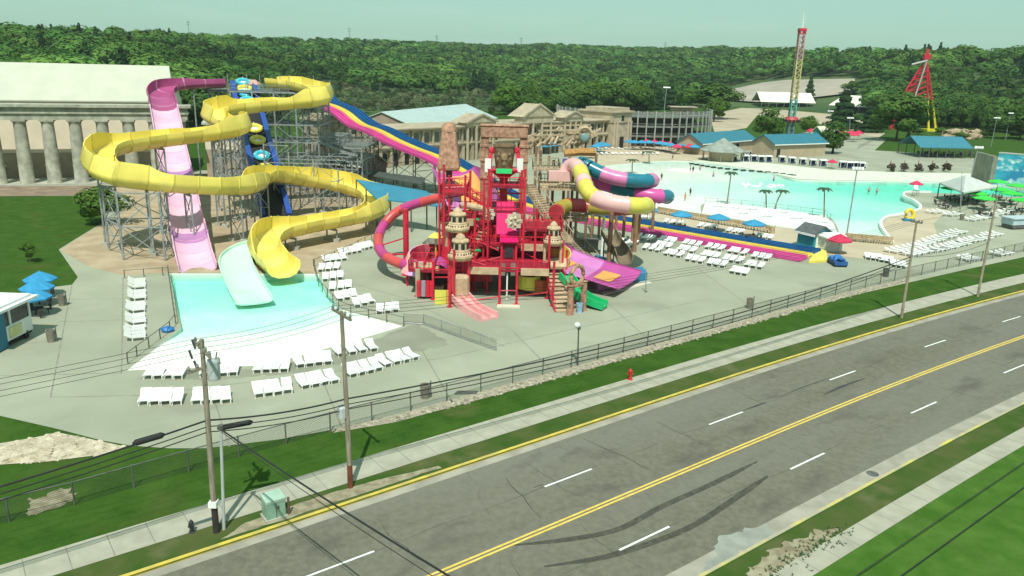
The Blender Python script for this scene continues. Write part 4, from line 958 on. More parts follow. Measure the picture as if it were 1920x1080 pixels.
# ================================================================ WOODEN TOWER WITH TUBE SLIDES
BRN = M('brown_timber_post', (.25,.145,.085), .85, .25, 1, bump=.4); TANB = M('tan_timber', (.40,.32,.21), .85, .25, 1.2, bump=.3); PALEP = M('pale_pink_tube', (.72,.45,.42), .35, .05, .6, rnd=0)
tt_ = thing('timber_slide_tower', 'brown timber slide tower with a tan staircase and a wrecked roof frame', 'tower', G(1040,460))
for a in ((1008,452,282),(1032,462,300),(1052,470,300),(1068,462,296),(1078,452,352),(1096,468,392),(1108,455,350),(1122,448,400),(1000,440,268),(1024,440,292),(1062,440,294),(1110,442,290)):
    rpost(a[0],a[1],a[2],.2,BRN,tt_,False)
def dk(x0,x1,y0,y1,z):
    mb = MB(); mb.box(((x0+x1)/2,(y0+y1)/2,z),(x1-x0,y1-y0,.25)); o = mb.build('platform', TANB, tt_); mb = MB()
    Pq = [(x0,y0),(x1,y0),(x1,y1),(x0,y1)]
    for a, b in zip(Pq, Pq[1:]+Pq[:1]):
        for h in (.5,1.1): mb.beam((a[0],a[1],z+h),(b[0],b[1],z+h),.09)
        n = max(2,int(math.hypot(b[0]-a[0],b[1]-a[1])/.45))
        for k in range(n+1): mb.beam((a[0]+(b[0]-a[0])*k/n,a[1]+(b[1]-a[1])*k/n,z),(a[0]+(b[0]-a[0])*k/n,a[1]+(b[1]-a[1])*k/n,z+1.1),.07)
    mb.build('railing', TANB, o)
dk(3.2,8.8,100,107,9.2); dk(3.6,9.6,99,106,5.4); dk(2.4,6.0,104,109,11.2)
def ramp(a, b, w, mat, n, nm, th=.25):
    d = b-a; u = Vector((-d.y,d.x,0)).normalized()*w/2; mb = MB()
    mb.add([a-u,a+u,b+u,b-u]+[q-Vector((0,0,th)) for q in (a-u,a+u,b+u,b-u)], [(0,1,2,3),(7,6,5,4),(0,4,5,1),(1,5,6,2),(2,6,7,3),(3,7,4,0)])
    for i in range(n): p = a.lerp(b,(i+.5)/n); mb.beam(p-u*.96+Vector((0,0,.06)),p+u*.96+Vector((0,0,.06)),.25,.14)
    o = mb.build(nm, mat, tt_); mb = MB()
    for s in (-1,1):
        mb.beam(a+u*s+Vector((0,0,1)),b+u*s+Vector((0,0,1)),.09)
        for i in range(n//2+1): p = a.lerp(b,i/(n//2))+u*s; mb.beam(p,p+Vector((0,0,1)),.07)
    mb.build('railing', TANB, o)
ramp(at(990,345,101), at(1042,424,96.5), 2.0, TANB, 18, 'staircase'); ramp(at(1043,426,96.5), at(1062,452,94), 1.8, TANB, 8, 'staircase')
ramp(at(1062,440,100), at(1108,490,93), 1.8, M('grey_brown_timber',(.22,.175,.13),.9,.2,1), 12, 'staircase')
a, b = at(1058,287,104), at(1116,285,104); mb = MB(); mb.sweep([a,a.lerp(b,.5)+Vector((0,0,.1)),b], lambda i,t: [(1.0*(1+.12*math.sin(5*j+i))*math.cos(2*PI*j/10),.5*(1+.15*math.sin(3*j+i))*math.sin(2*PI*j/10)) for j in range(10)], True); mb.build('thatched_beam', M('orange_brown_thatch',(.40,.22,.075),.95,.3,4,bump=1), tt_)
# wrecked roof frame: rafters and boards over the tower
rng = random.Random(5)
for i in range(11):
    px = 985+i*11; a = at(px, 276-rng.random()*10, 104); b = at(px+rng.uniform(14,34), 236+rng.random()*18, 106); mb = MB(); mb.beam(a, b, .26); mb.build('rafter', TANB, tt_)
for i in range(5):
    a = at(985+i*8, 272-i*9, 105); b = at(1075+i*8, 270-i*9, 105); mb = MB(); mb.beam(a, b, .2); mb.build('purlin', TANB, tt_)
for i in range(9):
    p = at(990+rng.random()*100, 248+rng.random()*24, 105); mb = MB(); mb.box(p, (rng.uniform(1,2.2),.3,rng.uniform(.4,.8)), rng.random(), 0, ('Y', rng.uniform(-.7,.7))); mb.build('broken_board', TANB, tt_)
p = at(1096,258,103.5); mb = MB(); mb.tube([p+Vector((1.0*math.cos(.25*i),0,1.3*math.sin(.25*i))) for i in range(14)], .28, 6)
for i in range(7): a = .2+i*.42; mb.beam(p+Vector((1.0*math.cos(a),0,1.2*math.sin(a))), p+Vector((1.7*math.cos(a),0,1.7*math.sin(a))), .26)
mb.build('carved_mane', TANB, tt_)
mb = MB(); mb.blob(p, .6, 2, .2, 1, 0, (1,.4,1)); mb.build('teal_shield', M('faded_teal',(.16,.27,.27),.7,.1,1), tt_)
mb = MB(); q = at(1066,312,102); mb.box(q,(1.6,.2,2.0)); mb.build('purple_panel', M('purple_panel',(.10,.075,.30),.6,.1,1), tt_)
mb = MB(); q = at(1050,330,101); mb.box(q,(3.0,1.5,1.3)); mb.build('start_tub', PALEP, tt_)
for px, yb, yt in ((1134,508,402),(1148,500,398)): pass
# tube slides
t1, Q1 = tubeslide('tube_slide','pale pink and yellow tube slide curling out of the timber tower',[(1058,330,102),(1066,314,102),(1078,310,101),(1088,322,98.5),(1094,340,96),(1103,360,93.5),(1122,374,91.5),(1150,381,90.5),(1180,385,90.5),(1204,386,92),(1210,386,95),(1196,388,98)],1.0,[PALEP,YG],7,cuts=(.17,.27,.33,.46,.62,.80))
SHPINK = M('shaded_pink_tube',(.42,.05,.06),.35,.1,.6,rnd=0); SHYEL = M('shaded_yellow_tube',(.40,.33,.06),.35,.1,.6,rnd=0)  # pink and yellow tube's underside shade painted as dark red and olive
t1b,_ = tubeslide('','',[(1196,388,98),(1160,391,100),(1115,389,101),(1080,385,101),(1055,388,99),(1042,398,96)],.95,[SHPINK,SHYEL],7,parent=t1,nm='return_tube')
for a in ((1140,510,396),(1152,470,394),(1189,472,392),(1196,458,392)): rpost(a[0],a[1],a[2],.3 if a[0] in (1140,1189) else .2,BRN,t1,False)
TEALT = M('teal_tube',(.015,.17,.24),.25,.1,.6,rnd=0,spec=.6); PKT = M('pink_tube',(.64,.20,.40),.3,.1,.6,rnd=0)
t2, Q2 = tubeslide('tube_slide','teal and pink tube slide, the upper one of the pair over the wave pool side',[(1086,306,109),(1098,310,108.5),(1115,319,108),(1135,328,107.5),(1160,335,107),(1190,339,107),(1212,340,107.5),(1224,339,110),(1214,338,113)],1.0,[TEALT,PKT],7)
t3, Q3 = tubeslide('tube_slide','teal and magenta tube slide, the lower one of the pair reaching furthest right',[(1086,330,111),(1104,336,110.5),(1125,343,110),(1150,350,109.5),(1180,359,108.5),(1210,365,107.5),(1236,368,107.5),(1252,369,109.5),(1242,369,112.5)],.98,[TEALT,M('magenta_tube',(.55,.09,.30),.3,.1,.6,rnd=0)],7,off=4)
for a in ((1185,458,342),(1168,450,338)): rpost(a[0],a[1],a[2],.24,BRN,t2,False)
for a in ((1222,440,370),(1146,440,352)): rpost(a[0],a[1],a[2],.24,BRN,t3,False)
# tan rock chute and white water pipe on the right of the tower
P_ = [at(1140,440,98), at(1152,462,95), at(1166,480,93), at(1171,492,91)]
t = thing('brown_chute', 'dull brown open chute sloping down between the brown posts', 'slide', (P_[-1].x,P_[-1].y,0)); mb = MB(); mb.sweep(resample(spline(P_,.3),.5), lambda i,tt: u_prof(.9,.9,.9,.4), True, 0, 'U'); mb.build('chute', M('dull_brown_fibreglass',(.19,.15,.10),.6,.2,1), t, True, 40)
for fr in (.1,.5):
    p = P_[0].lerp(P_[-1],fr); support(t, p, P_[-1]-P_[0], .7, .5, .1, BRN, False, False)
b = G(1128,482); z = at(1128,402,b.y).z; t = thing('water_pipe', 'white bent water pipe standing beside the brown posts', 'pipe', b); mb = MB(); mb.tube(resample(spline([b,b+Vector((0,0,z*.6)),b+Vector((0,0,z*.92)),b+Vector((-.5,0,z)),b+Vector((-1.4,0,z+.1))],.2),.3),.2,8); mb.build('pipe', WHITE, t, True)
# pallets of mats, planters and clutter under the tower
for px, py, c_, w, lb in ((1078,500,(.10,.17,.20),2.6,'dark teal padded wall block behind the purple half pipe'),(1100,470,(.15,.14,.125),3.0,'dark grey equipment crate under the timber tower'),(1060,448,(.10,.09,.08),1.8,'black speaker box under the tan staircase')):
    p = G(px,py); t = thing('equipment_box', lb, 'box', p); mb = MB(); mb.box((p.x,p.y,.8),(w,1.4,1.5)); mb.build('body', M('box_%d' % px, c_, .7, .2, 1), t, bevel=.05); mb = MB(); mb.box((p.x,p.y,1.6),(w*1.04,1.46,.12)); mb.build('lid', M('box_%d' % px, c_), t)
# ================================================================ TREES
def leaf_mat(name, attr=False, c0=(.050,.110,.026), c1=(.095,.175,.040)):
    m = bpy.data.materials.new(name); m.use_nodes = True; N, L = nodes(m); b = N['Principled BSDF']; out = N['Material Output']
    b.inputs['Roughness'].default_value = .75; b.inputs['Specular IOR Level'].default_value = .06
    tc = N.new('ShaderNodeTexCoord'); no = N.new('ShaderNodeTexNoise'); no.inputs['Scale'].default_value = .9; no.inputs['Detail'].default_value = 4
    L.new(tc.outputs['Object'], no.inputs['Vector'])
    cr = N.new('ShaderNodeValToRGB'); e = cr.color_ramp.elements; e[0].position = .33; e[1].position = .67; e[0].color = (*c0,1); e[1].color = (*c1,1)
    L.new(no.outputs['Fac'], cr.inputs[0]); last = cr.outputs[0]
    mu = N.new('ShaderNodeMix'); mu.data_type = 'RGBA'; mu.blend_type = 'MULTIPLY'; mu.inputs[0].default_value = 1; L.new(last, mu.inputs[6])
    if attr:
        at_ = N.new('ShaderNodeAttribute'); at_.attribute_name = 'tint'; L.new(at_.outputs['Color'], mu.inputs[7])
    else:
        oi = N.new('ShaderNodeObjectInfo'); c2 = N.new('ShaderNodeValToRGB'); e = c2.color_ramp.elements; e[0].color = (.75,.8,.8,1); e[1].color = (1.35,1.25,.95,1)
        L.new(oi.outputs['Random'], c2.inputs[0]); L.new(c2.outputs[0], mu.inputs[7])
    L.new(mu.outputs[2], b.inputs['Base Color'])
    tl = N.new('ShaderNodeBsdfTranslucent'); L.new(mu.outputs[2], tl.inputs['Color']); mx = N.new('ShaderNodeMixShader'); mx.inputs[0].default_value = .22
    L.new(b.outputs[0], mx.inputs[1]); L.new(tl.outputs[0], mx.inputs[2]); L.new(mx.outputs[0], out.inputs['Surface'])
    return m
LEAF = leaf_mat('broad_leaves'); LEAFY = leaf_mat('fresh_spring_leaves', c0=(.055,.125,.018), c1=(.11,.21,.04)); NEEDLE = leaf_mat('conifer_needles', c0=(.018,.045,.018), c1=(.036,.078,.03)); FLEAF = leaf_mat('woodland_leaves', True, c0=(.055,.128,.032), c1=(.075,.165,.040))
BARK = M('tree_bark', (.10,.075,.055), .95, .3, 2)
RNG = np.random.default_rng(11)
def crown_pts(kind, nq, size, rng):
    """leaf clump quads for a crown of height 1 and half-width about .42, standing on z=0..1; returns (4n,3)"""
    P, Nn = [], []
    if kind == 'conifer':
        z = rng.random(nq)**1.25; a = rng.random(nq)*2*np.pi; tier = .75+.25*np.sin(z*34)
        r = (.03+.30*(1-z)*tier)*np.sqrt(rng.random(nq)*.6+.4)
        P = np.stack([r*np.cos(a), r*np.sin(a), z*.96+.04*rng.random(nq)], 1); Nn = np.stack([np.cos(a), np.sin(a), np.full(nq,.55)], 1)
    elif kind == 'dome':
        nl = 7; rad = rng.uniform(.15,.22,nl); rad[0] = .34
        a = rng.random(nl)*6.28; zc = rng.uniform(.25,.75,nl); rr = rng.uniform(.10,.24,nl); C = np.stack([rr*np.cos(a), rr*np.sin(a), zc],1); C[0] = (0,0,.56)
        li = rng.choice(nl, nq, p=rad**2/np.sum(rad**2)); d = rng.normal(size=(nq,3)); d /= np.linalg.norm(d, axis=1, keepdims=True); d[:,2] = np.abs(d[:,2])*1.1-.25
        P = C[li]+d*rad[li][:,None]*(.8+.25*rng.random((nq,1))); P[:,2] = np.clip(P[:,2],.02,1.05); Nn = d*1.2+(P-np.array([0,0,.45]))*1.0
    else:
        nl = {'round': 9, 'tall': 9, 'loose': 11}[kind]; wx = {'round': .30, 'tall': .20, 'loose': .30}[kind]
        cz = rng.random(nl)*.62+.2; ca = rng.random(nl)*2*np.pi
        env = np.sqrt(np.clip(1-((cz-.5)/.62)**2, .05, 1)); cr = wx*env*np.sqrt(rng.random(nl)*.8+.2)
        C = np.stack([cr*np.cos(ca), cr*np.sin(ca), cz], 1); C[0] = (0, 0, .55); C[1] = (0,0,.8)
        rad = rng.uniform(.13, .21, nl)*{'round': 1.08, 'tall': .95, 'loose': .82}[kind]; rad[0] *= 1.35
        li = rng.integers(0, nl, nq); d = rng.normal(size=(nq,3)); d /= np.linalg.norm(d, axis=1, keepdims=True); d[:,2] = d[:,2]*.95+.08
        P = C[li] + d*rad[li][:,None]*(rng.random((nq,1))**.4*.6+.5); Nn = d + (P-np.array([0,0,.5]))*1.2
    Nn = Nn + rng.normal(size=(nq,3))*(.12 if kind == 'dome' else .24); Nn /= np.linalg.norm(Nn, axis=1, keepdims=True)
    t = np.cross(Nn, rng.normal(size=(nq,3))); t /= np.linalg.norm(t, axis=1, keepdims=True); b = np.cross(Nn, t)
    s = size*rng.uniform(.6, 1.3, (nq,1)); u, v = t*s, b*s*rng.uniform(.5, .9, (nq,1))
    return np.stack([P-u, P-v*.9+u*.1, P+u, P+v], 1).reshape(-1,3)
def quads_mesh(name, V, mat, tint=None):
    n = len(V)//4; me = bpy.data.meshes.new(name)
    me.vertices.add(len(V)); me.vertices.foreach_set('co', V.astype(np.float32).ravel())
    me.loops.add(len(V)); me.loops.foreach_set('vertex_index', np.arange(len(V), dtype=np.int32))
    me.polygons.add(n); me.polygons.foreach_set('loop_start', np.arange(0, 4*n, 4, dtype=np.int32))
    if tint is not None:
        a = me.attributes.new('tint', 'FLOAT_COLOR', 'FACE'); a.data.foreach_set('color', np.concatenate([tint, np.ones((n,1))], 1).astype(np.float32).ravel())
    me.materials.append(mat); me.update(calc_edges=True); me.validate()
    return me
def tree_proto(name, label, kind, seed, mat, H=12, W=9, nq=800, size=.05, trunk=.16):
    rng = np.random.default_rng(seed); t = thing(name, label, 'tree')
    V = crown_pts(kind, nq, size, rng); k = trunk
    V = V*np.array([W/.84, W/.84, H*(1-k)]) + np.array([0,0,H*k])
    o = bpy.data.objects.new('crown', quads_mesh('crown', V, mat)); COL.objects.link(o); o.parent = t
    mb = MB(); r = .022*H; pts = [Vector((0,0,-.1)), Vector((.01*H,0,H*.25)), Vector((-.01*H,.01*H,H*.55)), Vector((0,0,H*.85))]
    mb.sweep(pts, lambda i, tt: [(r*(1-.8*tt)*math.cos(a*PI/3), r*(1-.8*tt)*math.sin(a*PI/3)) for a in range(6)], True)
    if kind != 'conifer':
        for j in range(6):
            a = j*2.3+seed; z = H*(.28+.07*j); mb.cyl((0,0,z), (W*.3*math.cos(a), W*.3*math.sin(a), z+H*.16), r*.45, r*.12, 5)
    mb.build('trunk', BARK, t)
    return t
TP = {k: Rep(tree_proto(*v)) for k, v in dict(
  round=('broadleaf_tree','x','round',3,LEAF,12,13,2600,.036,.08), round2=('broadleaf_tree','x','round',8,LEAFY,12,12,2300,.036,.08), tall=('broadleaf_tree','x','tall',5,LEAF,14,9.5,2200,.032,.08),
  loose=('broadleaf_tree','x','loose',9,LEAFY,12,11,1300,.036,.10), conifer=('conifer_tree','x','conifer',4,NEEDLE,12,9,2200,.036,.04)).items()}
def plant(kind, foot, top, label, wid=1.0, group=None, far=False):
    g = (Gh if far else G)(*foot); t = at(top[0], top[1], g.y); H = max(1.5, t.z-g.z)
    base = {'tall': 14}.get(kind, 12); s = H/base
    return TP[kind](g, random.random()*6.28, label, group, (s*wid, s*wid, s))
plant('round', (197,420), (195,345), 'dark bushy tree under the left bend of the yellow slide', 1.25)
plant('loose', (58,492), (58,452), 'small thin young tree on the left lawn', 1.0)
plant('tall', (1440,262), (1442,198), 'slim leafy tree between the two teal roofed huts', 1.9)
plant('tall', (1561,288), (1562,225), 'leafy tree at the right end of the tan teal roofed hut', 1.9)
plant('round', (1517,252), (1515,215), 'small round bush tree beside the drop tower foot', 1.1)
plant('conifer', (1578,240), (1578,168), 'tall dark conifer in front of the white tent roof', 1.9)
plant('conifer', (1628,248), (1628,198), 'shorter dark conifer right of the tall one by the tents', 2.0)
plant('round', (1680,264), (1686,165), 'big broad green tree left of the red pendulum ride', 1.12)
plant('conifer', (1701,268), (1700,242), 'little conifer at the foot of the big broad tree', 1.1)
plant('round', (1778,235), (1775,168), 'round green tree right behind the pendulum ride', 1.6)
plant('tall', (1838,235), (1840,178), 'slender tree by the small cream house on the right', 1.8)
plant('round', (1880,240), (1885,185), 'dark broad tree near the right edge behind the light poles', 1.6)
plant('round2', (1730,225), (1728,150), 'pale green tree standing behind the pendulum ride', 1.0)
plant('conifer', (1516,190), (1518,142), 'dark conifer at the edge of the car park beside the drop tower', 1.1, far=True)
plant('round', (1328,222), (1325,150), 'large leafy tree at the left edge of the car park', 1.5)
plant('tall', (1338,228), (1343,180), 'slim green tree right of the coliseum track', 1.8)
plant('round2', (1350,196), (1351,170), 'little light green tree beside the car park entrance', 1.3)
plant('loose', (1285,262), (1285,215), 'loose shrubby tree in front of the coliseum track', 1.0)
plant('round', (1655,192), (1650,150), 'round tree behind the right hand white tent', 1.4, far=True)
plant('round2', (1625,182), (1622,158), 'bright green tree between the tents and the wood', 1.5, far=True)
plant('round', (1595,178), (1592,150), 'olive tree behind the white tents', 1.2, far=True)
plant('tall', (1790,225), (1800,170), 'dense tree between the pendulum ride and the cream house', 1.6)
plant('round', (1912,262), (1915,205), 'bushy tree at the right edge of the frame', 1.5)
for i, (px, py, h) in enumerate([(1600,240,14),(1655,247,12),(1720,252,12),(1765,252,14),(1800,262,16),(1850,258,14),(1905,258,14)]):
    plant('round', (px,py), (px,py-h), ['low rounded shrub by the red umbrellas','low shrub between the conifers and the lawn','low shrub beneath the big broad tree','low shrub under the yellow legs of the pendulum ride','low shrub left of the rock pile','low shrub on the slope above the blue roofed pavilion','low shrub near the right edge on the slope'][i], 1.9)
# ---- the wood beyond: front trees one by one, the rest as one mass
def r_start(az):
    T = [(-60,188),(-40,188),(-30,200),(-25,235),(-20,300),(-12,395),(-4,405),(3,430),(8,500),(13,590),(14.5,700),(15.5,800),(23,800),(24,560),(27,450),(60,440)]
    for p, q in zip(T, T[1:]):
        if p[0] <= az <= q[0]: return p[1]+(q[1]-p[1])*(az-p[0])/(q[0]-p[0])
    return 440
LOT = [Gh(*p) for p in ((1300,196),(1345,164),(1420,152),(1475,147),(1620,146),(1640,190),(1530,195),(1420,200))]
protoV = []
for s_, (kd, nq, sz) in enumerate([('dome',420,.052),('dome',380,.052),('dome',360,.052),('dome',420,.052),('conifer',260,.06),('dome',190,.075),('dome',180,.075),('dome',80,.115),('dome',80,.115)]):
    protoV.append(crown_pts(kd, nq, sz, np.random.default_rng(100+s_)))
VV, TT = [], []
front = []
def scatter(r0, r1, sp, near):
    n = 0
    x0 = int(-r1*.86/sp)
    for i in range(x0, -x0+1):
        for j in range(0, int(r1/sp)+1):
            x = (i+random.random()*.9)*sp; y = (j+random.random()*.9)*sp; r = math.hypot(x, y)
            if not (r0 <= r < r1): continue
            az = math.degrees(math.atan2(x, y))
            if abs(az) > 42: continue
            rs = r_start(az)+14*mnoise.noise(Vector((x/40,y/40,0)))
            if r < rs or inpoly(x, y, LOT): continue
            scr = -17 < az < -1 and r < 590+70*mnoise.noise(Vector((x/60,y/60,5)))
            if scr and random.random() > .72: continue
            h = hill(x, y)-.4; nz = mnoise.noise(Vector((x/120,y/120,9)))
            H = random.uniform(8.5,18.5)*(1+.25*nz)
            if r > 900: H *= 1.05
            u = random.random(); con = mnoise.noise(Vector((x/70,y/70,2))) > .33 and u < .7
            if scr: H = random.uniform(4,9)
            k = (4 if con else random.choice([0,1,2,3])) if near == 0 else ((4 if con and u < .5 else random.choice([5,6])) if near == 1 else random.choice([7,8]))
            W = H*random.uniform(.85,1.25)/.84 if k not in (4,) else H*.6/.6
            if near and not con: W *= 1.12
            b = random.uniform(.5,1.45)*(1+.6*nz); ye = random.random()
            tint = [b*(.8+.65*ye), b*(.92+.25*ye), b*(.85+.15*ye)]
            if con: tint = [.42*b,.46*b,.62*b]
            if scr: g = random.random(); tint = [b*(1.2+1.1*g), b*(1.0+.1*g), b*(1.5+.9*g)]; 
            if near == 0 and not scr and r < rs+16 and len(front) < 150 and abs(az) < 36:
                front.append((x,y,h,H,W,con)); continue
            a = random.random()*6.28; c, s = math.cos(a), math.sin(a); V = protoV[k]
            Q = np.stack([(V[:,0]*c-V[:,1]*s)*W+x, (V[:,0]*s+V[:,1]*c)*W+y, V[:,2]*H*.93+h+H*.07], 1)
            VV.append(Q); TT.append(np.tile(np.array(tint), (len(V)//4,1))); n += 1
    return n
cnt = [scatter(180,560,9.0,0), scatter(560,950,11.5,1), scatter(950,1900,16,2)]
print('forest', cnt, len(front))
V = np.concatenate(VV); T_ = np.concatenate(TT)
o = bpy.data.objects.new('far_wood', quads_mesh('far_wood', V, FLEAF, T_)); COL.objects.link(o); tag(o, kind='stuff')
for (x,y,h,H,W,con) in front:
    k = 'conifer' if con else random.choice(['round','round2','tall','round'])
    s = H/{'tall':14}.get(k,12)*1.05
    TP[k]((x,y,h), random.random()*6.28, 'dark conifer on the front edge of the wood behind the park' if con else 'leafy tree on the front edge of the wood behind the park', 'trees along the front edge of the wood', (s*1.1,s*1.1,s))
# distant pylons and masts on the skyline
for px, py, hpx in ((353,47,8),(655,66,14),(819,76,10),(977,80,10),(1247,88,10)):
    p = at(px, py, 1500); mb = MB(); b = Vector((p.x,1500,hill(p.x,1500)))
    mb.cyl(b, p+Vector((0,0,hpx)), .5, .35, 5); mb.beam(p+Vector((-4,0,hpx-3)), p+Vector((4,0,hpx-3)), .5); mb.beam(p+Vector((-3,0,hpx-7)), p+Vector((3,0,hpx-7)), .5)
    tag(mb.build('transmission_pole', DSTEEL), 'thin pole on the skyline above the %s of the wood' % {353:'far left part',655:'left middle part',819:'middle part',977:'part behind the stone gateway',1247:'right middle part'}[px], 'pole')
# ================================================================ BUILDINGS
def frame(a, b):     # local frame: u along a->b, v away from the camera
    u = (b-a); u.z = 0; L_ = u.length; u.normalize(); v = Vector((-u.y,u.x,0))
    if v.y < 0: v = -v
    return (lambda s, t, z=0: Vector((a.x+u.x*s+v.x*t, a.y+u.y*s+v.y*t, z))), math.atan2(u.y,u.x), L_
def lbox(mb, F, s0, s1, t0, t1, z0, z1, mi=0):
    mb.prism([tuple(F(s0,t0).xy), tuple(F(s1,t0).xy), tuple(F(s1,t1).xy), tuple(F(s0,t1).xy)], z0, z1, mi)
    return mb
TSTONE = M('temple_stone', (.36,.36,.285), .9, .22, .8, bump=.4, rnd=.06)
layer(TSTONE, (.22,.22,.17), .6, .5, .75, 7, (1,1,.25), .7)
TROOF = M('white_metal_roof', (.49,.50,.40), .5, .04, .3, rnd=0)
TWALL = M('cream_render', (.72,.64,.49), .85, .05, .4, rnd=0)
a, b = Vector((-98.5,149.3,0)), Vector((-67.5,160.2,0))
F, rz, Lf = frame(a, b)
gt = thing('temple_hall', 'big temple style hall with a row of stone columns and a white metal roof', 'building', F(Lf,0))
s0 = -30
sp = 4.72
k = 0
for i in range(13):
    s = Lf-1.0-i*sp
    if s < s0+1: break
    c = F(s,0); mb = MB()
    mb.lathe(c, [(0,0),(1.42,0),(1.42,.4),(1.30,.6),(1.26,5),(1.10,12.9),(1.08,13.2),(0,13.2)], 18)
    cc = mb.build('column', TSTONE, gt, True)
    mb = MB(); mb.lathe(c, [(1.08,13.2),(1.22,13.7),(1.22,13.8),(0,13.8)], 18); mb.box((c.x,c.y,13.98),(2.5,2.5,.36),rz); mb.build('capital', TSTONE, cc)
mb = MB(); lbox(mb, F, s0, Lf+.6, -1.25, 2.1, 14.16, 15.5); lbox(mb, F, s0, Lf+.9, -1.55, 2.4, 15.5, 15.9); lbox(mb, F, s0, Lf+.6, -1.3, 2.2, 15.9, 16.9); lbox(mb, F, s0, Lf+1.4, -2.0, 2.5, 16.9, 17.5); mb.build('entablature', TSTONE, gt)
mb = MB()
lbox(mb, F, s0, Lf-2.0, 8.0, 26, .3, 17.6); mb.build('wall', TWALL, gt)
BRNSHADE = M('brown_shade_wall', (.34,.285,.215), .9, .12, .5, rnd=0)
mb = MB(); lbox(mb, F, s0, Lf-2.0, 7.9, 8.0, .0, 6.0); mb.build('lower_wall', BRNSHADE, gt)  # porch shade on the low cream wall painted in as brown
mb = MB()   # roof: a single long slope to the ridge, then down again
r0 = [F(s0,7.6,17.9),F(Lf-2.2,7.6,17.9),F(Lf-3.2,17,26.0),F(s0,17,26.0),F(Lf-3.2,34,17.4),F(s0,34,17.4)]
mb.add(r0+[p-Vector((0,0,.3)) for p in r0], [(0,1,2,3),(3,2,4,5),(6,9,8,7),(9,11,10,8),(0,6,7,1),(1,7,8,2),(2,8,10,4),(4,10,11,5)])
s = s0
mb.build('roof', TROOF, gt)
mb = MB(); mb.add([F(Lf-2.3,8.02,17.6),F(Lf-3.4,17,25.6),F(Lf-2.3,33,17.4),F(Lf-2.3,33,0),F(Lf-2.3,8.02,0)],[(0,1,2,3,4)]); mb.build('gable', TWALL, gt)
mb = MB(); lbox(mb, F, s0, Lf+1, -2, 7.9, .0, .3); mb.build('steps', CONC, gt)
for s_ in (-10,-5.2,-.4, 4.5, 9.5, 14.4, 19.3):    # doors and dark openings under the porch
    mb = MB(); lbox(mb, F, s_+1.2, s_+3.4, 7.7, 7.9, .3, 3.0); mb.build('door', DARK, gt)
    mb = MB(); lbox(mb, F, s_+.9, s_+3.7, 6.9, 7.7, 3.0, 3.4); mb.build('door_canopy', TWALL, gt)
mb = MB(); c = F(-.6,-1.32,15.2); mb.cyl(c, c+Vector((.2,-.25,0)), .95, .9, 12); mb.build('shield', M('red_shield', (.40,.05,.04), .6, .2, 1), gt)
gt.scale = (1, 1, .88)
# service annex and yard wall right of the temple
F2, rz2, L2 = frame(Vector((-66,166,0)), Vector((-30,178,0)))
ax = thing('service_annex', 'low cream annex with a brown base beside the temple hall', 'building', F2(10,0))
mb = MB(); lbox(mb, F2, 0, 11, 0, 12, 6.0, 11.2); mb.build('upper_wall', TWALL, ax)
mb = MB(); lbox(mb, F2, 0, 11, -.05, 12, 0, 6.0); mb.build('lower_wall', BRNSHADE, ax)
mb = MB(); lbox(mb, F2, -.4, 11.4, -.4, 12.4, 11.2, 11.6); mb.build('roof', TROOF, ax)
RSTONE = M('pale_facade_stone', (.40,.34,.24), .9, .16, .5, bump=.3, rnd=.04)
layer(RSTONE, (.25,.21,.15), .5, .52, .75, 7, (1,1,.3), .6)
RMETAL = M('pale_blue_metal_roof', (.42,.52,.50), .4, .05, .3, rnd=0, stretch=(1,1,1))
# ---------------- long arcade facade
a, b = Vector((-42,181,0)), Vector((37.2,263.5,0))
F, rz, Lf = frame(a, b)
# v must point away from the road: the building lies to the left of the line
v_ = F(0,1)-F(0,0)
if v_.x > 0: F0 = F; F = lambda s, t, z=0: F0(s, -t, z)
fc = thing('arcade_hall', 'long pale stone arcade building with columns, pediments and a pale blue metal roof', 'building', F(50,0))
mb = MB(); lbox(mb, F, 8, Lf-11, .6, 14, 0, 10.2); mb.build('wall', RSTONE, fc)
mb = MB(); lbox(mb, F, 8, Lf-11, -.5, 14.4, 10.2, 10.7); lbox(mb, F, 8, Lf-11, -.9, 14.6, 10.7, 11.0); lbox(mb, F, 8, Lf-11, -.35, .6, 4.9, 5.5); lbox(mb, F, 8, Lf-11, -.7, .6, 5.5, 5.8); mb.build('cornice', RSTONE, fc)
s = 9.5; k = 0
while s < Lf-13:
    mb = MB(); c = F(s,.15); mb.cyl((c.x,c.y,5.8),(c.x,c.y,10.2),.34,.28,8); lbox(mb, F, s-.45, s+.45, -.4, .6, 0, 4.9); mb.build('pilaster', RSTONE, fc)
    if k % 1 == 0:
        mb = MB(); lbox(mb, F, s+1.0, s+2.4, .5, .6, 6.4, 9.4); mb.build('window', GLASS, fc)
        mb = MB(); mb.prism([(0,0),(0,0)],0,0) if False else None
        lbox(mb, F, s+.85, s+2.55, .5, .6, .2, 3.2)
        c = F(s+1.7,.55,3.2); u = (F(1,0)-F(0,0)); n = (F(0,1)-F(0,0))*.05
        vs = [c+u*(.85*math.cos(PI*i/8))+Vector((0,0,.85*math.sin(PI*i/8)))-n for i in range(9)]; mb.add(vs, [tuple(range(9))]); mb.build('doorway', DARK, fc)
    s += 3.4; k += 1
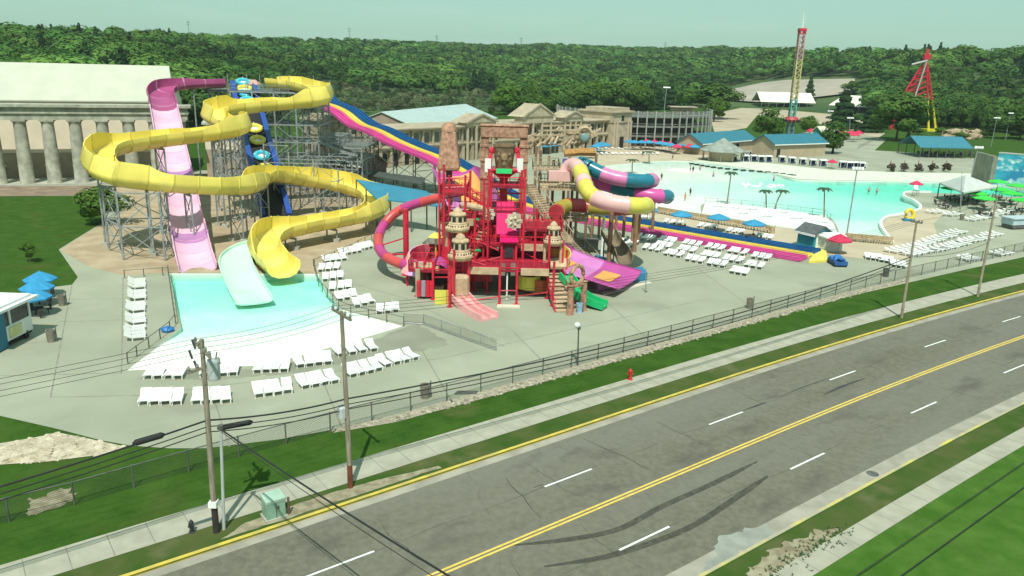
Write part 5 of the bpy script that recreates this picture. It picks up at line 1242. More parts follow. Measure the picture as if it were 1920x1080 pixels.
def pediment(s, w, h, z, d=2.2):
    mb = MB(); lbox(mb, F, s-w/2, s+w/2, -1.3, d, 11.0, z); 
    A, B_, C_ = F(s-w/2-.6,-1.6,z), F(s+w/2+.6,-1.6,z), F(s,-1.6,z+h); n = F(0,d+4)-F(0,0)
    mb.add([A,B_,C_,A+n,B_+n,C_+n], [(0,1,2),(5,4,3),(0,2,5,3),(1,4,5,2),(0,3,4,1)])
    for sd in (-1, 1):
        mb.beam(F(s+sd*(w/2+.6),-1.75,z), F(s,-1.75,z+h), .35, .5)
    for q in range(4): mb.cyl(F(s-w/2+.7+q*(w-1.4)/3,-1.0,0), F(s-w/2+.7+q*(w-1.4)/3,-1.0,11), .42, .36, 8)
    mb.build('pediment', RSTONE, fc)
pediment(.40*Lf, 11, 2.6, 12.0); pediment(.60*Lf, 13, 4.2, 13.2); pediment(.74*Lf, 9, 2.2, 12.4)
def pavilion(s0, s1, h, nm):
    mb = MB(); lbox(mb, F, s0, s1, -2.2, 12, 0, h); lbox(mb, F, s0-.5, s1+.5, -2.9, 12.4, h, h+.6); lbox(mb, F, s0-.2, s1+.2, -2.5, 12.1, h*.72, h*.72+.5); lbox(mb, F, s0+.8, s1-.8, -1.6, 10, h+.6, h+1.8)
    for q in (s0+.5, s0+2.0, s1-2.0, s1-.5):
        c = F(q,-2.4); mb.cyl((c.x,c.y,0),(c.x,c.y,h*.72),.45,.4,8)
    o = mb.build(nm, RSTONE, fc)
    mb = MB(); m = (s0+s1)/2; lbox(mb, F, m-1.1, m+1.1, -2.26, -2.2, 0, 4.4); mb.build('doorway', DARK, o)
    mb = MB(); lbox(mb, F, m-.7, m+.7, -2.26, -2.2, h*.76, h*.92); mb.build('window', GLASS, o)
pavilion(-1, 9, 13.5, 'corner_pavilion'); pavilion(Lf-11, Lf-1, 13.6, 'corner_pavilion')
# big pitched metal roof behind the facade
a2 = [at(790,239,214), at(908,224,262)]
u2 = (a2[1]-a2[0]); u2.z = 0; u2.normalize(); v2 = Vector((-u2.y,u2.x,0)); 
def RF(s, t, z): return Vector((a2[0].x+u2.x*s+v2.x*t, a2[0].y+u2.y*s+v2.y*t, z))
LR = (a2[1]-a2[0]).length + 14; ze = 9.0
mb = MB(); rp = [RF(0,0,ze), RF(LR,0,ze), RF(LR,12,ze+5.2), RF(0,12,ze+5.2), RF(LR,24,ze), RF(0,24,ze)]
mb.add(rp+[p-Vector((0,0,.25)) for p in rp], [(0,1,2,3),(3,2,4,5),(6,9,8,7),(9,11,10,8),(0,6,7,1),(1,7,8,2),(2,8,10,4),(4,10,11,5),(5,11,9,3),(3,9,6,0)])
for i in range(1, int(LR/1.2)):
    mb.beam(RF(i*1.2,0.05,ze+.05), RF(i*1.2,12,ze+5.25), .07, .09)
mb.build('roof', RMETAL, fc)
mb = MB(); mb.add([RF(.4,.3,0),RF(.4,.3,ze-.2),RF(.4,12,ze+4.9),RF(.4,23.7,ze-.2),RF(.4,23.7,0)], [(0,1,2,3,4)]); gb = mb.build('gable', M('tan_gable_wall', (.33,.26,.19), .9, .1, .5), fc)
mb = MB(); c = RF(.3,6,ze-1); mb.box((c.x,c.y,c.z),(.2,1.2,1.2),math.atan2(u2.y,u2.x)); mb.build('window', GLASS, gb)
fc.scale = (1, 1, .84)
# ---------------- go kart coliseum: curved open steel track
gc = Vector((43,292,0)); ct = thing('coliseum_track', 'round multi level grey steel go kart track shaped like a ruined coliseum', 'ride', gc)
def arc_ring(r0, r1, z0, z1, a0, a1, n=28):
    mb = MB()
    for i in range(n):
        t0, t1 = a0+(a1-a0)*i/n, a0+(a1-a0)*(i+1)/n
        q = [(gc.x+r*math.cos(t), gc.y+r*math.sin(t)) for r, t in ((r0,t0),(r1,t0),(r1,t1),(r0,t1))]
        mb.prism(q, z0, z1)
    return mb
GSTEEL = M('weathered_track_steel', (.17,.18,.16), .7, .3, 1.5)
a0, a1 = R(168), R(368)
for z in (3.2, 6.4, 9.6): arc_ring(22, 28, z, z+.55, a0, a1).build('track_deck', GSTEEL, ct)
arc_ring(27.8, 28, 10.6, 11.6, a0, a1).build('guard_rail', GSTEEL, ct)
arc_ring(22.0, 22.3, 0, 9.6, a0, a1).build('inner_wall', M('dark_track_wall', (.13,.135,.11), .9, .3, 1), ct)
for i in range(34):
    t = a0+(a1-a0)*i/33; mb = MB(); p = gc+Vector((28.2*math.cos(t),28.2*math.sin(t),0)); mb.box((p.x,p.y,5.9),(.42,.42,11.8),t); mb.build('column', M('pale_track_post', (.30,.31,.27), .7, .2, 2), ct)
    if i < 33:
        t2 = a0+(a1-a0)*(i+1)/33; p2 = gc+Vector((28.2*math.cos(t2),28.2*math.sin(t2),0)); mb = MB()
        for z in (4.4, 7.6): mb.beam(p+Vector((0,0,z)), p2+Vector((0,0,z)), .16)
        mb.build('railing', GSTEEL, ct)
mb = MB(); c = at(1280,196,292); mb.prism([(c.x-5,c.y-3),(c.x+5,c.y-3),(c.x+5,c.y+3),(c.x-5,c.y+3)], 12.2, 12.5); mb.prism([(c.x-4,c.y-2),(c.x+4,c.y-2),(c.x+4,c.y+2),(c.x-4,c.y+2)], 10, 12.2); mb.build('start_roof', RSTONE, ct)
# ---------------- huts
HUTW = M('tan_hut_wall', (.42,.34,.23), .85, .08, .5)
def gable_hut(label, A, B_, depth, h, rise, over=.6, roofm=None, wallm=None, openings=()):
    A, B_ = Vector(A), Vector(B_); F, rz, L_ = frame(A, B_)
    t = thing('park_hut', label, 'hut', (A+B_)/2)
    mb = MB(); lbox(mb, F, 0, L_, 0, depth, 0, h)
    for s in (0.02, L_-.02): mb.add([F(s,0,h),F(s,depth,h),F(s,depth/2,h+rise)], [(0,1,2)])
    mb.build('wall', wallm or HUTW, t)
    mb = MB(); q = [F(-over,-over,h-.15),F(L_+over,-over,h-.15),F(L_+over,depth/2,h+rise+.1),F(-over,depth/2,h+rise+.1),F(L_+over,depth+over,h-.15),F(-over,depth+over,h-.15)]
    mb.add(q+[p-Vector((0,0,.2)) for p in q], [(0,1,2,3),(3,2,4,5),(6,9,8,7),(9,11,10,8),(0,6,7,1),(1,7,8,2),(2,8,10,4),(4,10,11,5),(5,11,9,3),(3,9,6,0)])
    n = int(L_/.9)
    for i in range(n+1): mb.beam(F(-over+(L_+2*over)*i/n,-over,h-.12), F(-over+(L_+2*over)*i/n,depth/2,h+rise+.13), .07, .07)
    r = mb.build('roof', roofm or TEALROOF, t)
    mb = MB(); mb.beam(F(-over,-over-.06,h-.28), F(L_+over,-over-.06,h-.28), .12, .28); mb.build('fascia', WHITE, r)
    for (s0,s1,z0,z1,nm) in openings:
        mb = MB(); lbox(mb, F, s0, s1, -.05, .03, z0, z1); mb.build(nm, DARK, t)
    return t
gable_hut('teal roofed hut behind the grey cone roofed bar', G(1315,291), G(1413,281), 9, 3.6, 2.6, openings=((3,6,1,2.8,'hatch'),(15,18,0.1,2.6,'doorway'),(20,22,1,2.6,'hatch')))
gable_hut('long tan hut with a plain teal roof facing the wave pool', G(1450,296), G(1546,292), 9, 4.2, 2.4, openings=((1.2,2.6,.1,2.6,'doorway'),))
# grey conical roofed bar
c = G(1353,301); t = thing('cone_roofed_bar', 'round bar hut under a grey conical roof at the pool edge', 'hut', c)
mb = MB(); mb.lathe(c, [(6.6,3.0),(3.2,4.6),(.3,6.4),(0,6.5)], 14); mb.lathe(c, [(6.6,3.0),(6.55,2.75),(0,2.9)], 14); mb.build('roof', M('grey_green_shingle', (.24,.27,.235), .9, .2, .8), t)
mb = MB(); mb.lathe(c, [(0,0.05),(3.6,.05),(3.6,2.9),(0,2.9)], 14); mb.build('wall', HUTW, t)
for i in range(10):
    a = i*PI/5; mb = MB(); mb.cyl((c.x+5.6*math.cos(a),c.y+5.6*math.sin(a),0),(c.x+5.6*math.cos(a),c.y+5.6*math.sin(a),3.1),.12,n=6); mb.build('post', WOOD, t)
# little blue hut with dark roof and its white neighbour
BLUEW = M('turquoise_wall', (.03,.26,.34), .6, .1, .6)
P = G(1493,462); Q = G(1524,470)
h1 = gable_hut('small turquoise kiosk with a dark grey roof at the end of the mat slide', P, Q, 3.4, 2.5, .9, .35, M('dark_grey_shingle', (.10,.115,.115), .9, .2, 2), BLUEW)
F, rz, L_ = frame(P, Q)
mb = MB(); lbox(mb, F, L_-.02, L_+.04, .4, 3.0, 0, 2.5); mb.build('white_end_panel', WHITE, h1)
P = G(1545,473); Q = G(1578,471); F, rz, L_ = frame(P, Q)
t = thing('pump_shed', 'small white box shed with a pale canopy beside the turquoise kiosk', 'shed', (P+Q)/2)
mb = MB(); lbox(mb, F, 0, L_, 0, 2.6, 0, 2.1); mb.build('wall', M('pale_blue_white_wall', (.60,.66,.64), .7, .1, 1), t)
mb = MB(); lbox(mb, F, -.3, L_+.3, -.4, 2.9, 2.1, 2.3); lbox(mb, F, .2, L_-.2, .1, 2.3, 2.3, 2.55); mb.build('roof', WHITE, t)
# ---------------- blue canopy beside the slide, dark shade beyond
CANB = M('teal_canvas', (.035,.20,.30), .8, .08, .5)
q = [at(668,336,107*YS), at(800,356,103*YS), at(838,388,92*YS), at(708,374,92*YS)]
zc = 5.2
q = [Vector((p.x,p.y,0)) for p in (G(668,336,6.2), G(800,358,6.0), G(838,388,4.4), G(706,372,4.6))]
zz_ = [6.2,6.0,4.4,4.6]
t = thing('shade_canopy', 'flat teal shade canopy between the yellow slide and the red play structure', 'canopy', sum(q, Vector())/4)
mb = MB(); vs = [(p.x,p.y,z) for p, z in zip(q, zz_)]; mb.add(vs+[(x,y,z-.18) for x,y,z in vs], [(0,1,2,3),(7,6,5,4),(0,4,5,1),(1,5,6,2),(2,6,7,3),(3,7,4,0)]); mb.build('roof', CANB, t)
for i in range(4):
    for k in (0, .5):
        p = q[i].lerp(q[(i+1) % 4], k); z = zz_[i]+(zz_[(i+1) % 4]-zz_[i])*k; mb = MB(); mb.cyl((p.x,p.y,0),(p.x,p.y,z-.15),.12,n=6); mb.build('post', DSTEEL, t)
def queue_roof(label, pts, z, n):
    q = [G(p[0],p[1],z) for p in pts]; t = thing('queue_shade', label, 'canopy', Vector((q[0].x,q[0].y,0)))
    mb = MB(); mb.prism([(p.x,p.y) for p in q], z-.15, z); mb.build('roof', M('dark_green_shade', (.06,.075,.065), .8, .2, 1), t)
    for i in range(len(q)):
        for k in range(n):
            p = q[i].lerp(q[(i+1) % len(q)], k/n); mb = MB(); mb.cyl((p.x,p.y,0),(p.x,p.y,z-.15),.08,n=5); mb.build('post', DSTEEL, t)
    return t
queue_roof('dark low queue shade behind the teal canopy', [(650,322),(790,345),(796,333),(680,318)], 3.2, 3)
gable_hut('tan maintenance hut with a brown gable below the mat slide', G(615,330), G(680,338), 8, 3.2, 2.2, .5, M('tan_roof', (.36,.30,.22), .9, .1, .6), M('brown_wall', (.16,.09,.07), .9, .2, .6))
# ---------------- far tents, pavilion, house
def open_pavilion(label, pts, z, rise, roofm, nx, nm='open_pavilion', postm=STEEL, thick=.25, ridge=True):
    q = [Vector((p[0],p[1],0)) for p in pts]      # front-left, front-right, back-right, back-left
    t = thing(nm, label, 'pavilion', sum(q, Vector())/4)
    m0, m1 = (q[0]+q[3])/2, (q[1]+q[2])/2
    Z = Vector((0,0,z)); ZR = Vector((0,0,z+rise))
    vs = [q[0]+Z,q[1]+Z,m1+ZR,m0+ZR,q[2]+Z,q[3]+Z]; dn = Vector((0,0,-thick))
    mb = MB(); mb.add(vs+[p+dn for p in vs], [(0,1,2,3),(3,2,4,5),(6,9,8,7),(9,11,10,8),(0,6,7,1),(1,7,8,2),(2,8,10,4),(4,10,11,5),(5,11,9,3),(3,9,6,0)]); mb.build('roof', roofm, t)
    for A, B_ in ((q[0],q[1]),(q[3],q[2])):
        for i in range(nx+1):
            p = A.lerp(B_, .02+.96*i/nx); mb = MB(); mb.cyl((p.x,p.y,0),(p.x,p.y,z-.1),.14,n=6); mb.build('post', postm, t)
    return t
TENTW = M('white_tent_canvas', (.70,.68,.58), .8, .04, .2, rnd=0)
P = [G(1425,203), G(1528,206)]; F, rz, L_ = frame(P[0], P[1])
open_pavilion('white ridge tent left of the drop tower base', [F(0,0),F(L_,0),F(L_,32),F(0,32)], 5.0, 7.0, TENTW, 7, 'event_tent')
P = [G(1552,210), G(1655,217)]; F, rz, L_ = frame(P[0], P[1])
open_pavilion('white ridge tent behind the dark conifers', [F(0,0),F(L_,0),F(L_,32),F(0,32)], 5.0, 7.0, TENTW, 7, 'event_tent')
P = [G(1722,296), G(1822,298)]; F, rz, L_ = frame(P[0], P[1])
open_pavilion('picnic pavilion with a teal metal roof and dark tables beneath', [F(0,0),F(L_,0),F(L_+1,15),F(1,15)], 3.4, 3.0, TEALROOF, 6, 'picnic_pavilion', DSTEEL)
P = [G(1812,222), G(1846,222)]; gable_hut('small cream house with a blue roof among the trees', P[0], P[1], 14, 5.0, 3.2, .6, M('blue_shingle', (.05,.22,.34), .7, .1, .6), M('cream_house_wall', (.50,.47,.36), .8, .1, .6))
P = [G(1757,212), G(1768,212)]; gable_hut('little pale blue gabled shed beside the pendulum ride top', P[0], P[1], 7, 9, 2.0, .4, M('pale_blue_shingle', (.22,.34,.42), .7, .1, .6), M('cream_house_wall', (.50,.47,.36), .8, .1, .6))
P = [G(1536,265), G(1550,264)]; gable_hut('green ticket booth with a cream pyramid roof by the red umbrellas', P[0], P[1], 3, 4.0, 1.6, .5, M('cream_roof', (.62,.60,.48), .7, .05, 1), M('green_wall', (.03,.20,.14), .7, .1, 1))
# pale hip canopy among the green umbrellas
c = G(1806,384); t = thing('hip_canopy', 'pale grey four sided canopy over dark tables by the green umbrellas', 'canopy', c)
e = [G(1757,372), G(1800,392), G(1864,380), G(1822,366)]; zt = 3.3
mb = MB(); ap = Vector((c.x,c.y+1.0,zt+2.6)); E4 = [Vector((p.x,p.y,zt)) for p in e]
mb.add(E4+[ap]+[p-Vector((0,0,.3)) for p in E4], [(0,1,4),(1,2,4),(2,3,4),(3,0,4),(0,5,6,1),(1,6,7,2),(2,7,8,3),(3,8,5,0)]); mb.build('roof', M('pale_grey_canvas', (.47,.50,.47), .8, .08, .6), t)
for p in e:
    mb = MB(); mb.cyl((p.x,p.y,0),(p.x,p.y,zt),.12,n=6); mb.build('post', DSTEEL, t)
# ---------------- mural wall at the deep end
m = M('wave_mural', (.05,.40,.46), .7, scale=.16, col2=(.02,.20,.36), rnd=0, detail=3, lo=.4, hi=.55)
layer(m, (.62,.72,.66), .35, .52, .62, 8, (1,1,1.6)); layer(m, (.10,.52,.55), .22, .56, .64, 5, (1,1,2), .8)
a = G(1862,346); b2 = G(1985,359); F, rz, L_ = frame(a, b2)
hh = at(1862,287,a.y).z
t = thing('mural_wall', 'tall concrete wall with a blue breaking wave mural at the pool deep end', 'wall', a)
mb = MB(); lbox(mb, F, 0, L_, 0, 1.2, -2.0, hh); mb.build('wall', m, t)
mb = MB(); p = G(1828,334); Fs, rs, Ls = frame(p, a); lbox(mb, Fs, 0, Ls-.05, 0, 1.0, 0, hh-.8); mb.build('side_wall', M('aged_concrete', (.20,.195,.15), .9, .15, .5), t)
mb = MB(); lbox(mb, F, -.1, L_, -.1, 1.3, hh, hh+.25); mb.build('coping', CONC, t)
# ---------------- drop tower
b = G(1480,257); tp = at(1497,58, b.y); H = tp.z
dt = thing('drop_tower', 'tall lattice drop tower fading from teal legs to a yellow middle and red top', 'ride', b)
segs = [(0,.16,M('blue_grey_steel',(.12,.20,.24),.6,.2,1)),(.16,.36,M('teal_steel',(.14,.36,.30),.5,.2,1)),(.36,.74,M('mustard_steel',(.50,.43,.20),.5,.2,1)),(.74,.97,M('rose_steel',(.46,.29,.28),.5,.2,1)),(.97,1.0,REDP)]
for s0, s1, m_ in segs:
    mb = MB(); z0, z1 = H*s0, H*s1
    for i in (-1,1):
        for j in (-1,1): mb.beam((b.x+i*1.05,b.y+j*1.05,z0),(b.x+i*1.05,b.y+j*1.05,z1),.42)
    z = z0; k = 0
    while z < z1-.2:
        zz = min(z+2.0, z1)
        for (p, q) in (((-1,-1),(1,-1)),((1,-1),(1,1)),((1,1),(-1,1)),((-1,1),(-1,-1))):
            mb.beam((b.x+p[0]*1.05,b.y+p[1]*1.05,z),(b.x+q[0]*1.05,b.y+q[1]*1.05,zz),.22); mb.beam((b.x+p[0]*1.05,b.y+p[1]*1.05,zz),(b.x+q[0]*1.05,b.y+q[1]*1.05,zz),.2)
        z = zz; k += 1
    mb.build('tower_section', m_, dt)
mb = MB(); mb.box((b.x,b.y,H+.5),(2.8,2.8,1.0)); mb.build('crown', REDP, dt)
mb = MB(); mb.cyl((b.x,b.y,H+1),(b.x,b.y,H+7.5),.16,.06,6); 
for i in range(4): mb.beam((b.x-.9,b.y,H+2+i*1.2),(b.x+.9,b.y,H+2+i*1.2),.08)
mb.build('antenna', WHITE, dt)
mb = MB(); z = H*.17; mb.lathe((b.x,b.y,z), [(1.3,-.7),(2.7,-.7),(2.9,.0),(2.4,1.0),(1.3,1.2)], 12); cr = mb.build('gondola', M('red_gondola', (.45,.06,.06), .5, .2, 1), dt)
for i in range(12):
    a_ = i*PI/6; mb = MB(); mb.box((b.x+3.0*math.cos(a_), b.y+3.0*math.sin(a_), z-.5),(.5,.6,1.1),a_); mb.build('seat', DARK, cr)
mb = MB(); mb.box((b.x,b.y,.4),(6,6,.8)); mb.build('base', M('blue_grey_steel',(.12,.20,.24)), dt)
# ---------------- red and yellow pendulum ride
b = G(1744,246); ap = at(1738,104, b.y); LR_ = b.y
pr = thing('pendulum_ride', 'red A frame pendulum ride on tall yellow legs with a white swing arm', 'ride', b)
YST = M('yellow_steel', (.62,.55,.03), .5, .15, 1)
def leg2(px, py, top):
    q = at(px, py, b.y); q.z = 0
    mid = q.lerp(top, .42); mb = MB(); mb.cyl(q, mid, .55, .5, 8); mb.build('lower_leg', YST, pr)
    mb = MB(); mb.cyl(mid, top, .5, .4, 8); mb.build('upper_leg', REDP, pr)
    return q, mid
L4 = []
for px, dy in ((1741,0),(1755,0)): L4.append(leg2(px, 246, ap+Vector((0,0,-1))))
bk = Vector((ap.x-9, b.y+3, 0)); 
for dx, dy in ((-11,2),(-7,8)):
    q = Vector((ap.x+dx, b.y+dy, 9)); mb = MB(); mb.cyl((q.x,q.y,0), q, .5, .5, 8); mb.cyl(q, ap+Vector((0,0,-1)), .5, .4, 8); mb.build('upper_leg', REDP, pr)
    for i in range(1, 8):
        w0 = q.lerp(ap, i/9); mb = MB(); o2 = L4[0][1].lerp(ap, i/9); mb.beam(w0, o2, .34); mb.beam(q.lerp(ap,(i-1)/9), o2, .3); mb.build('lattice', REDP, pr)
mb = MB(); mb.box((ap.x,ap.y,ap.z-.6),(3,2,2.4)); mb.cyl((ap.x,ap.y,ap.z),(ap.x,ap.y,ap.z+3),.9,.5,8); mb.build('hub', REDP, pr)
mb = MB(); mb.cyl(ap+Vector((-7,-1,-4.4)), ap+Vector((0,-1,-2.4)), .5, .5, 8); mb.cyl(ap+Vector((0,-1,-2.4)), ap+Vector((-3.5,-1,-22)), .32, .42, 8); mb.build('swing_arm', M('pale_grey_arm',(.40,.40,.39),.5,.1,1), pr)
mb = MB(); c = ap+Vector((-3.5,-1,-22.5)); mb.lathe(c, [(2.4,-.5),(3.2,0),(2.4,.6),(2.0,0),(2.4,-.5)], 14); mb.build('gondola', M('grey_gondola', (.3,.32,.33), .5, .2, 1), pr)
mb = MB(); mb.box((b.x+3,b.y+1,.5),(12,8,1.0)); mb.build('base_deck', YST, pr)
# rock pile on the right
t = thing('rock_pile', 'tan artificial rock pile behind the teal roofed pavilion', 'rocks', G(1812,258))
mb = MB()
for k in range(26):
    u = random.random(); p = G(1772+80*random.random(), 262-8*random.random()); p.z = random.uniform(.2,3.5)*(1-abs(u-.5)); mb.blob((p.x,p.y,p.z), random.uniform(1.3,2.8), 1, .7, k, 0, (1.2,1,.8))
mb.build('boulders', M('tan_rock', (.33,.26,.17), .9, .3, .8, bump=.8), t)
# ================================================================ FURNITURE, FENCES, POLES
def gdir(p, q): d = q-p; return math.atan2(d.y, d.x)
# ---------------- sun loungers
LW = M('white_lounger_plastic', (.72,.74,.70), .5, .06, 2, rnd=.05)
def lounger_proto(detail):
    t = thing('sun_lounger', 'x', 'sun lounger')
    def seat(mb):
        for i in range(9): mb.box((0,-.55+i*.14,.36),(.66,.11,.05))
        for s in (-1,1): mb.box((s*.34,-.05,.33),(.06,1.25,.09))
    def back(mb):
        for i in range(5): y = .58+i*.13*.83; z = .40+i*.13*.55; mb.box((0,y,z),(.66,.11,.05),0,0,('X',.58))
        for s in (-1,1): mb.beam((s*.34,.5,.33),(s*.34,1.08,.70),.06,.08)
    def leg(mb, x, y): mb.beam((x,y,0),(x,y*.96,.33),.07,.09)
    if detail:
        mb = MB(); seat(mb); mb.build('seat', LW, t); mb = MB(); back(mb); mb.build('backrest', LW, t)
        for x in (-.3,.3):
            for y in (-.55,.45): mb = MB(); leg(mb,x,y); mb.build('leg', LW, t)
    else:
        mb = MB(); mb.box((0,-.05,.36),(.68,1.25,.06)); mb.box((0,.86,.46),(.68,.74,.06),0,0,('X',.34))
        for x in (-.3,.3):
            for y in (-.55,.45): leg(mb,x,y)
        o = mb.build('sun_lounger', LW); tag(o, 'x', 'sun lounger'); bpy.data.objects.remove(t); return o
    return t
LN, LF_ = Rep(lounger_proto(True)), Rep(lounger_proto(False))
def block(p0, p1, n, label, rep=None, face=0, group=None, sc=1.0, off=0.0):
    """n loungers side by side from p0 to p1 (their near ends); face turns them relative to the row"""
    a, b = G(*p0), G(*p1); rz = gdir(a, b)
    for i in range(n):
        p = a.lerp(b, (i+.5)/n); yaw = rz+face+random.gauss(0,.06); q = p + Vector((-math.sin(yaw), math.cos(yaw), 0))*(.62*sc+off+random.uniform(-.06,.06))
        (rep or LN)((q.x,q.y,.026), yaw, label, group, sc)
FG = 'white sun loungers around the left splash pool'
for k, (p0,p1,n,lb) in enumerate([((268,712),(343,713),4,'white lounger in the upper row, block at the left beach tip'),((374,709),(446,706),4,'white lounger in the upper row, block just behind the left utility pole'),((474,702),(541,699),4,'white lounger in the upper row, third block from the left along the beach edge'),((556,692),(624,684),4,'white lounger in the upper row, block left of the second utility pole'),((632,672),(712,659),4,'white lounger in the upper row, block right behind the second utility pole'),
   ((258,762),(342,761),4,'white lounger in the lower row, leftmost block nearest the grass'),((359,760),(434,757),4,'white lounger in the lower row, block behind the left utility pole base'),((478,748),(549,739),4,'white lounger in the lower row, third block from the left'),((566,733),(638,719),4,'white lounger in the lower row, block left of the second utility pole'),((656,711),(720,696),4,'white lounger in the lower row, block right of the second utility pole'),((720,692),(790,675),4,'white lounger in the lower row, rightmost block')]):
    block(p0,p1,n,lb,LN,.18 if k in (0,1,5,6) else .0,FG)
names = ['nearest the sand yard','second from the sand yard','middle','second from the pool beach','nearest the pool beach']
for k,(y0,y1) in enumerate([(526,542),(547,563),(569,585),(591,608),(613,638)]):
    block((282+k*.3,y1),(281+k*.3,y0),4,'sideways white lounger left of the mint pool, block %s' % names[k],LN,0,FG,1.0,.45)
dn = ['top','second','third','fourth','fifth','sixth','seventh','last']
for k,(a,b) in enumerate([((593,512),(636,508)),((603,530),(645,525)),((615,549),(661,543)),((632,568),(672,560)),((664,580),(706,570)),((704,592),(750,586))]):
    block(a,b,3,'white lounger in the %s block of the slanting row beside the mint pool' % dn[k],LN,-.35,FG,1.0,.1)
for k,(a,b) in enumerate([((609,495),(652,489)),((642,481),(680,474)),((676,472),(708,464))]):
    block(a,b,4,'white lounger in the %s block of the row running up along the sand yard' % ['lower','middle','upper'][k],LN,-.2,FG)
RG = 'white sun loungers in the field beside the mat slide'
for lb, cs in (('white lounger in the row right beside the pink mat slide lane',[(1205,447),(1249,452),(1294,459),(1337,466),(1380,474),(1425,484)]),('white lounger in the middle row of the lounger field below the mat slide',[(1172,457),(1240,462),(1284,470),(1329,481),(1371,489),(1412,500)]),('white lounger in the lowest row of the lounger field nearest the road fence',[(1220,468),(1260,478),(1301,489),(1342,497),(1384,512)])):
    for (x,y) in cs: block((x-19,y+1),(x+17,y+7),3,lb,LF_,.1,RG,1.1)
for lb, cs, sl in (('white lounger in the upper diagonal row right of the mat slide end',[(1695,477),(1726,471),(1745,465),(1762,458),(1785,451),(1805,443)],-6),('white lounger in the lower diagonal row right of the mat slide end',[(1725,483),(1748,478),(1768,475),(1787,471),(1810,465),(1830,458),(1852,454),(1872,447)],-5),
  ('white lounger right under the green umbrellas',[(1767,402),(1797,407)],-3),('white lounger in the right edge row below the green umbrellas',[(1840,416),(1862,412),(1882,406),(1902,401)],-4),('white lounger just inside the road fence at far right',[(1830,492),(1890,482)],-4),('white lounger near the fence beside the blue mat cart',[(1637,486),(1662,491),(1685,500)],4)):
    for (x,y) in cs: block((x-14,y+1),(x+14,y+1+sl),3,lb,LF_,.2,'white sun loungers on the right hand deck',1.1)
for i in range(14): block((1108+i*9.5,291),(1116+i*9.5,291),1,'white lounger in the line on the tan beach above the tube slides',LF_,0,'white sun loungers on the tan beach',1.15)
for i in range(8): block((1112+i*13,281),(1122+i*13,281),1,'white lounger scattered on the tan beach behind the lounger line',LF_,.6,'white sun loungers on the tan beach',1.15)
for k,(x,y) in enumerate([(1207,412),(1258,419),(1322,427),(1376,436),(1432,447)]): block((x-18,y),(x+16,y+5),3,'white lounger between the blue umbrellas and the blue mat slide lane',LF_,.1,'white sun loungers by the blue umbrellas',1.05)
for (x,y) in ((1348,391),(1380,394),(1412,397),(1395,404),(1440,410),(1496,414),(1545,421),(1470,402)):
    p = G(x,y); LF_((p.x,p.y,.33), 1.35+random.uniform(-.2,.2), 'white lounger on the white island deck in the wave pool', 'white sun loungers on the island deck', 1.1)
# ---------------- parasols and tables
def parasol(nm, label, col, r=1.5, h=2.5, rise=.75):
    t = thing('parasol', label, 'parasol'); m = M(nm, col, .8, .12, 1.2, rnd=.06)
    mb = MB(); mb.lathe((0,0,h-rise), [(r,0),(r*.55,rise*.5),(.06,rise),(0,rise+.12)], 8); mb.lathe((0,0,h-rise), [(r,0),(r*.99,-.14)], 8); mb.build('canopy', m, t)
    mb = MB(); mb.cyl((0,0,0),(0,0,h),.045,n=6); mb.cyl((0,0,0),(0,0,.1),.32,n=8); mb.build('pole', STEEL, t); return t
def pic_table():
    t = thing('picnic_table', 'x', 'table'); m = M('dark_slat_table', (.05,.045,.045), .7, .3, 2)
    mb = MB(); mb.cyl((0,0,.70),(0,0,.76),.75,n=8); mb.build('table_top', m, t)
    mb = MB(); mb.cyl((0,0,0),(0,0,.7),.09,n=6); mb.build('pedestal', m, t)
    for i in range(4):
        a = i*PI/2+.4; mb = MB(); mb.box((1.15*math.cos(a),1.15*math.sin(a),.43),(.42,.42,.06),a); mb.box((1.33*math.cos(a),1.33*math.sin(a),.7),(.06,.42,.5),a); mb.beam((1.1*math.cos(a),1.1*math.sin(a),0),(1.1*math.cos(a),1.1*math.sin(a),.43),.07); mb.build('chair', m, t)
    return t
PB, PR, PG, PT = Rep(parasol('blue_canvas','x',(.03,.25,.47))), Rep(parasol('red_canvas','x',(.55,.03,.09))), Rep(parasol('green_canvas','x',(.04,.52,.06),2.0,2.6,.5)), Rep(pic_table())
PBW = Rep(parasol('azure_canvas','x',(.04,.27,.46),1.6,2.5,.6))
def um(rep, px, py, label, sc=1.0, table=None, group=None):      # pixel of the pole foot
    p = G(px,py); rep((p.x,p.y,.026), random.random(), label, group, sc)
    if table: PT((p.x+.05,p.y-.05,.028), random.random(), table, 'dark tables under the parasols')
BG = 'blue parasols on the left deck'
for (x,y,lb) in ((80,556,'hindmost of the three big blue parasols on the left deck'),(74,573,'middle one of the three big blue parasols on the left deck'),(68,592,'nearest of the three big blue parasols on the left deck')):
    um(PB,x,y,lb,1.08,'dark round table with four chairs under the '+lb.split(' of ')[0].replace('one','').strip()+' big blue parasol on the left deck',BG)
for (x,y,lb) in ((1213,418,'blue parasol by the pool wall, leftmost and partly behind the tube slide'),(1276,428,'blue parasol by the pool wall, second from the left'),(1345,434,'blue parasol by the pool wall, third from the left'),(1411,446,'blue parasol by the pool wall, rightmost above dark chairs')): um(PBW,x,y,lb,1.15,None,'blue parasols along the wave pool wall')
for (x,y,lb) in ((1571,476,'red parasol beside the white pump shed'),(1716,360,'red parasol over the lifeguard seat at the pool corner'),(1559,316,'small red parasol at the far edge of the wave pool')): um(PR,x,y,lb,1.15 if y > 400 else 1.0)
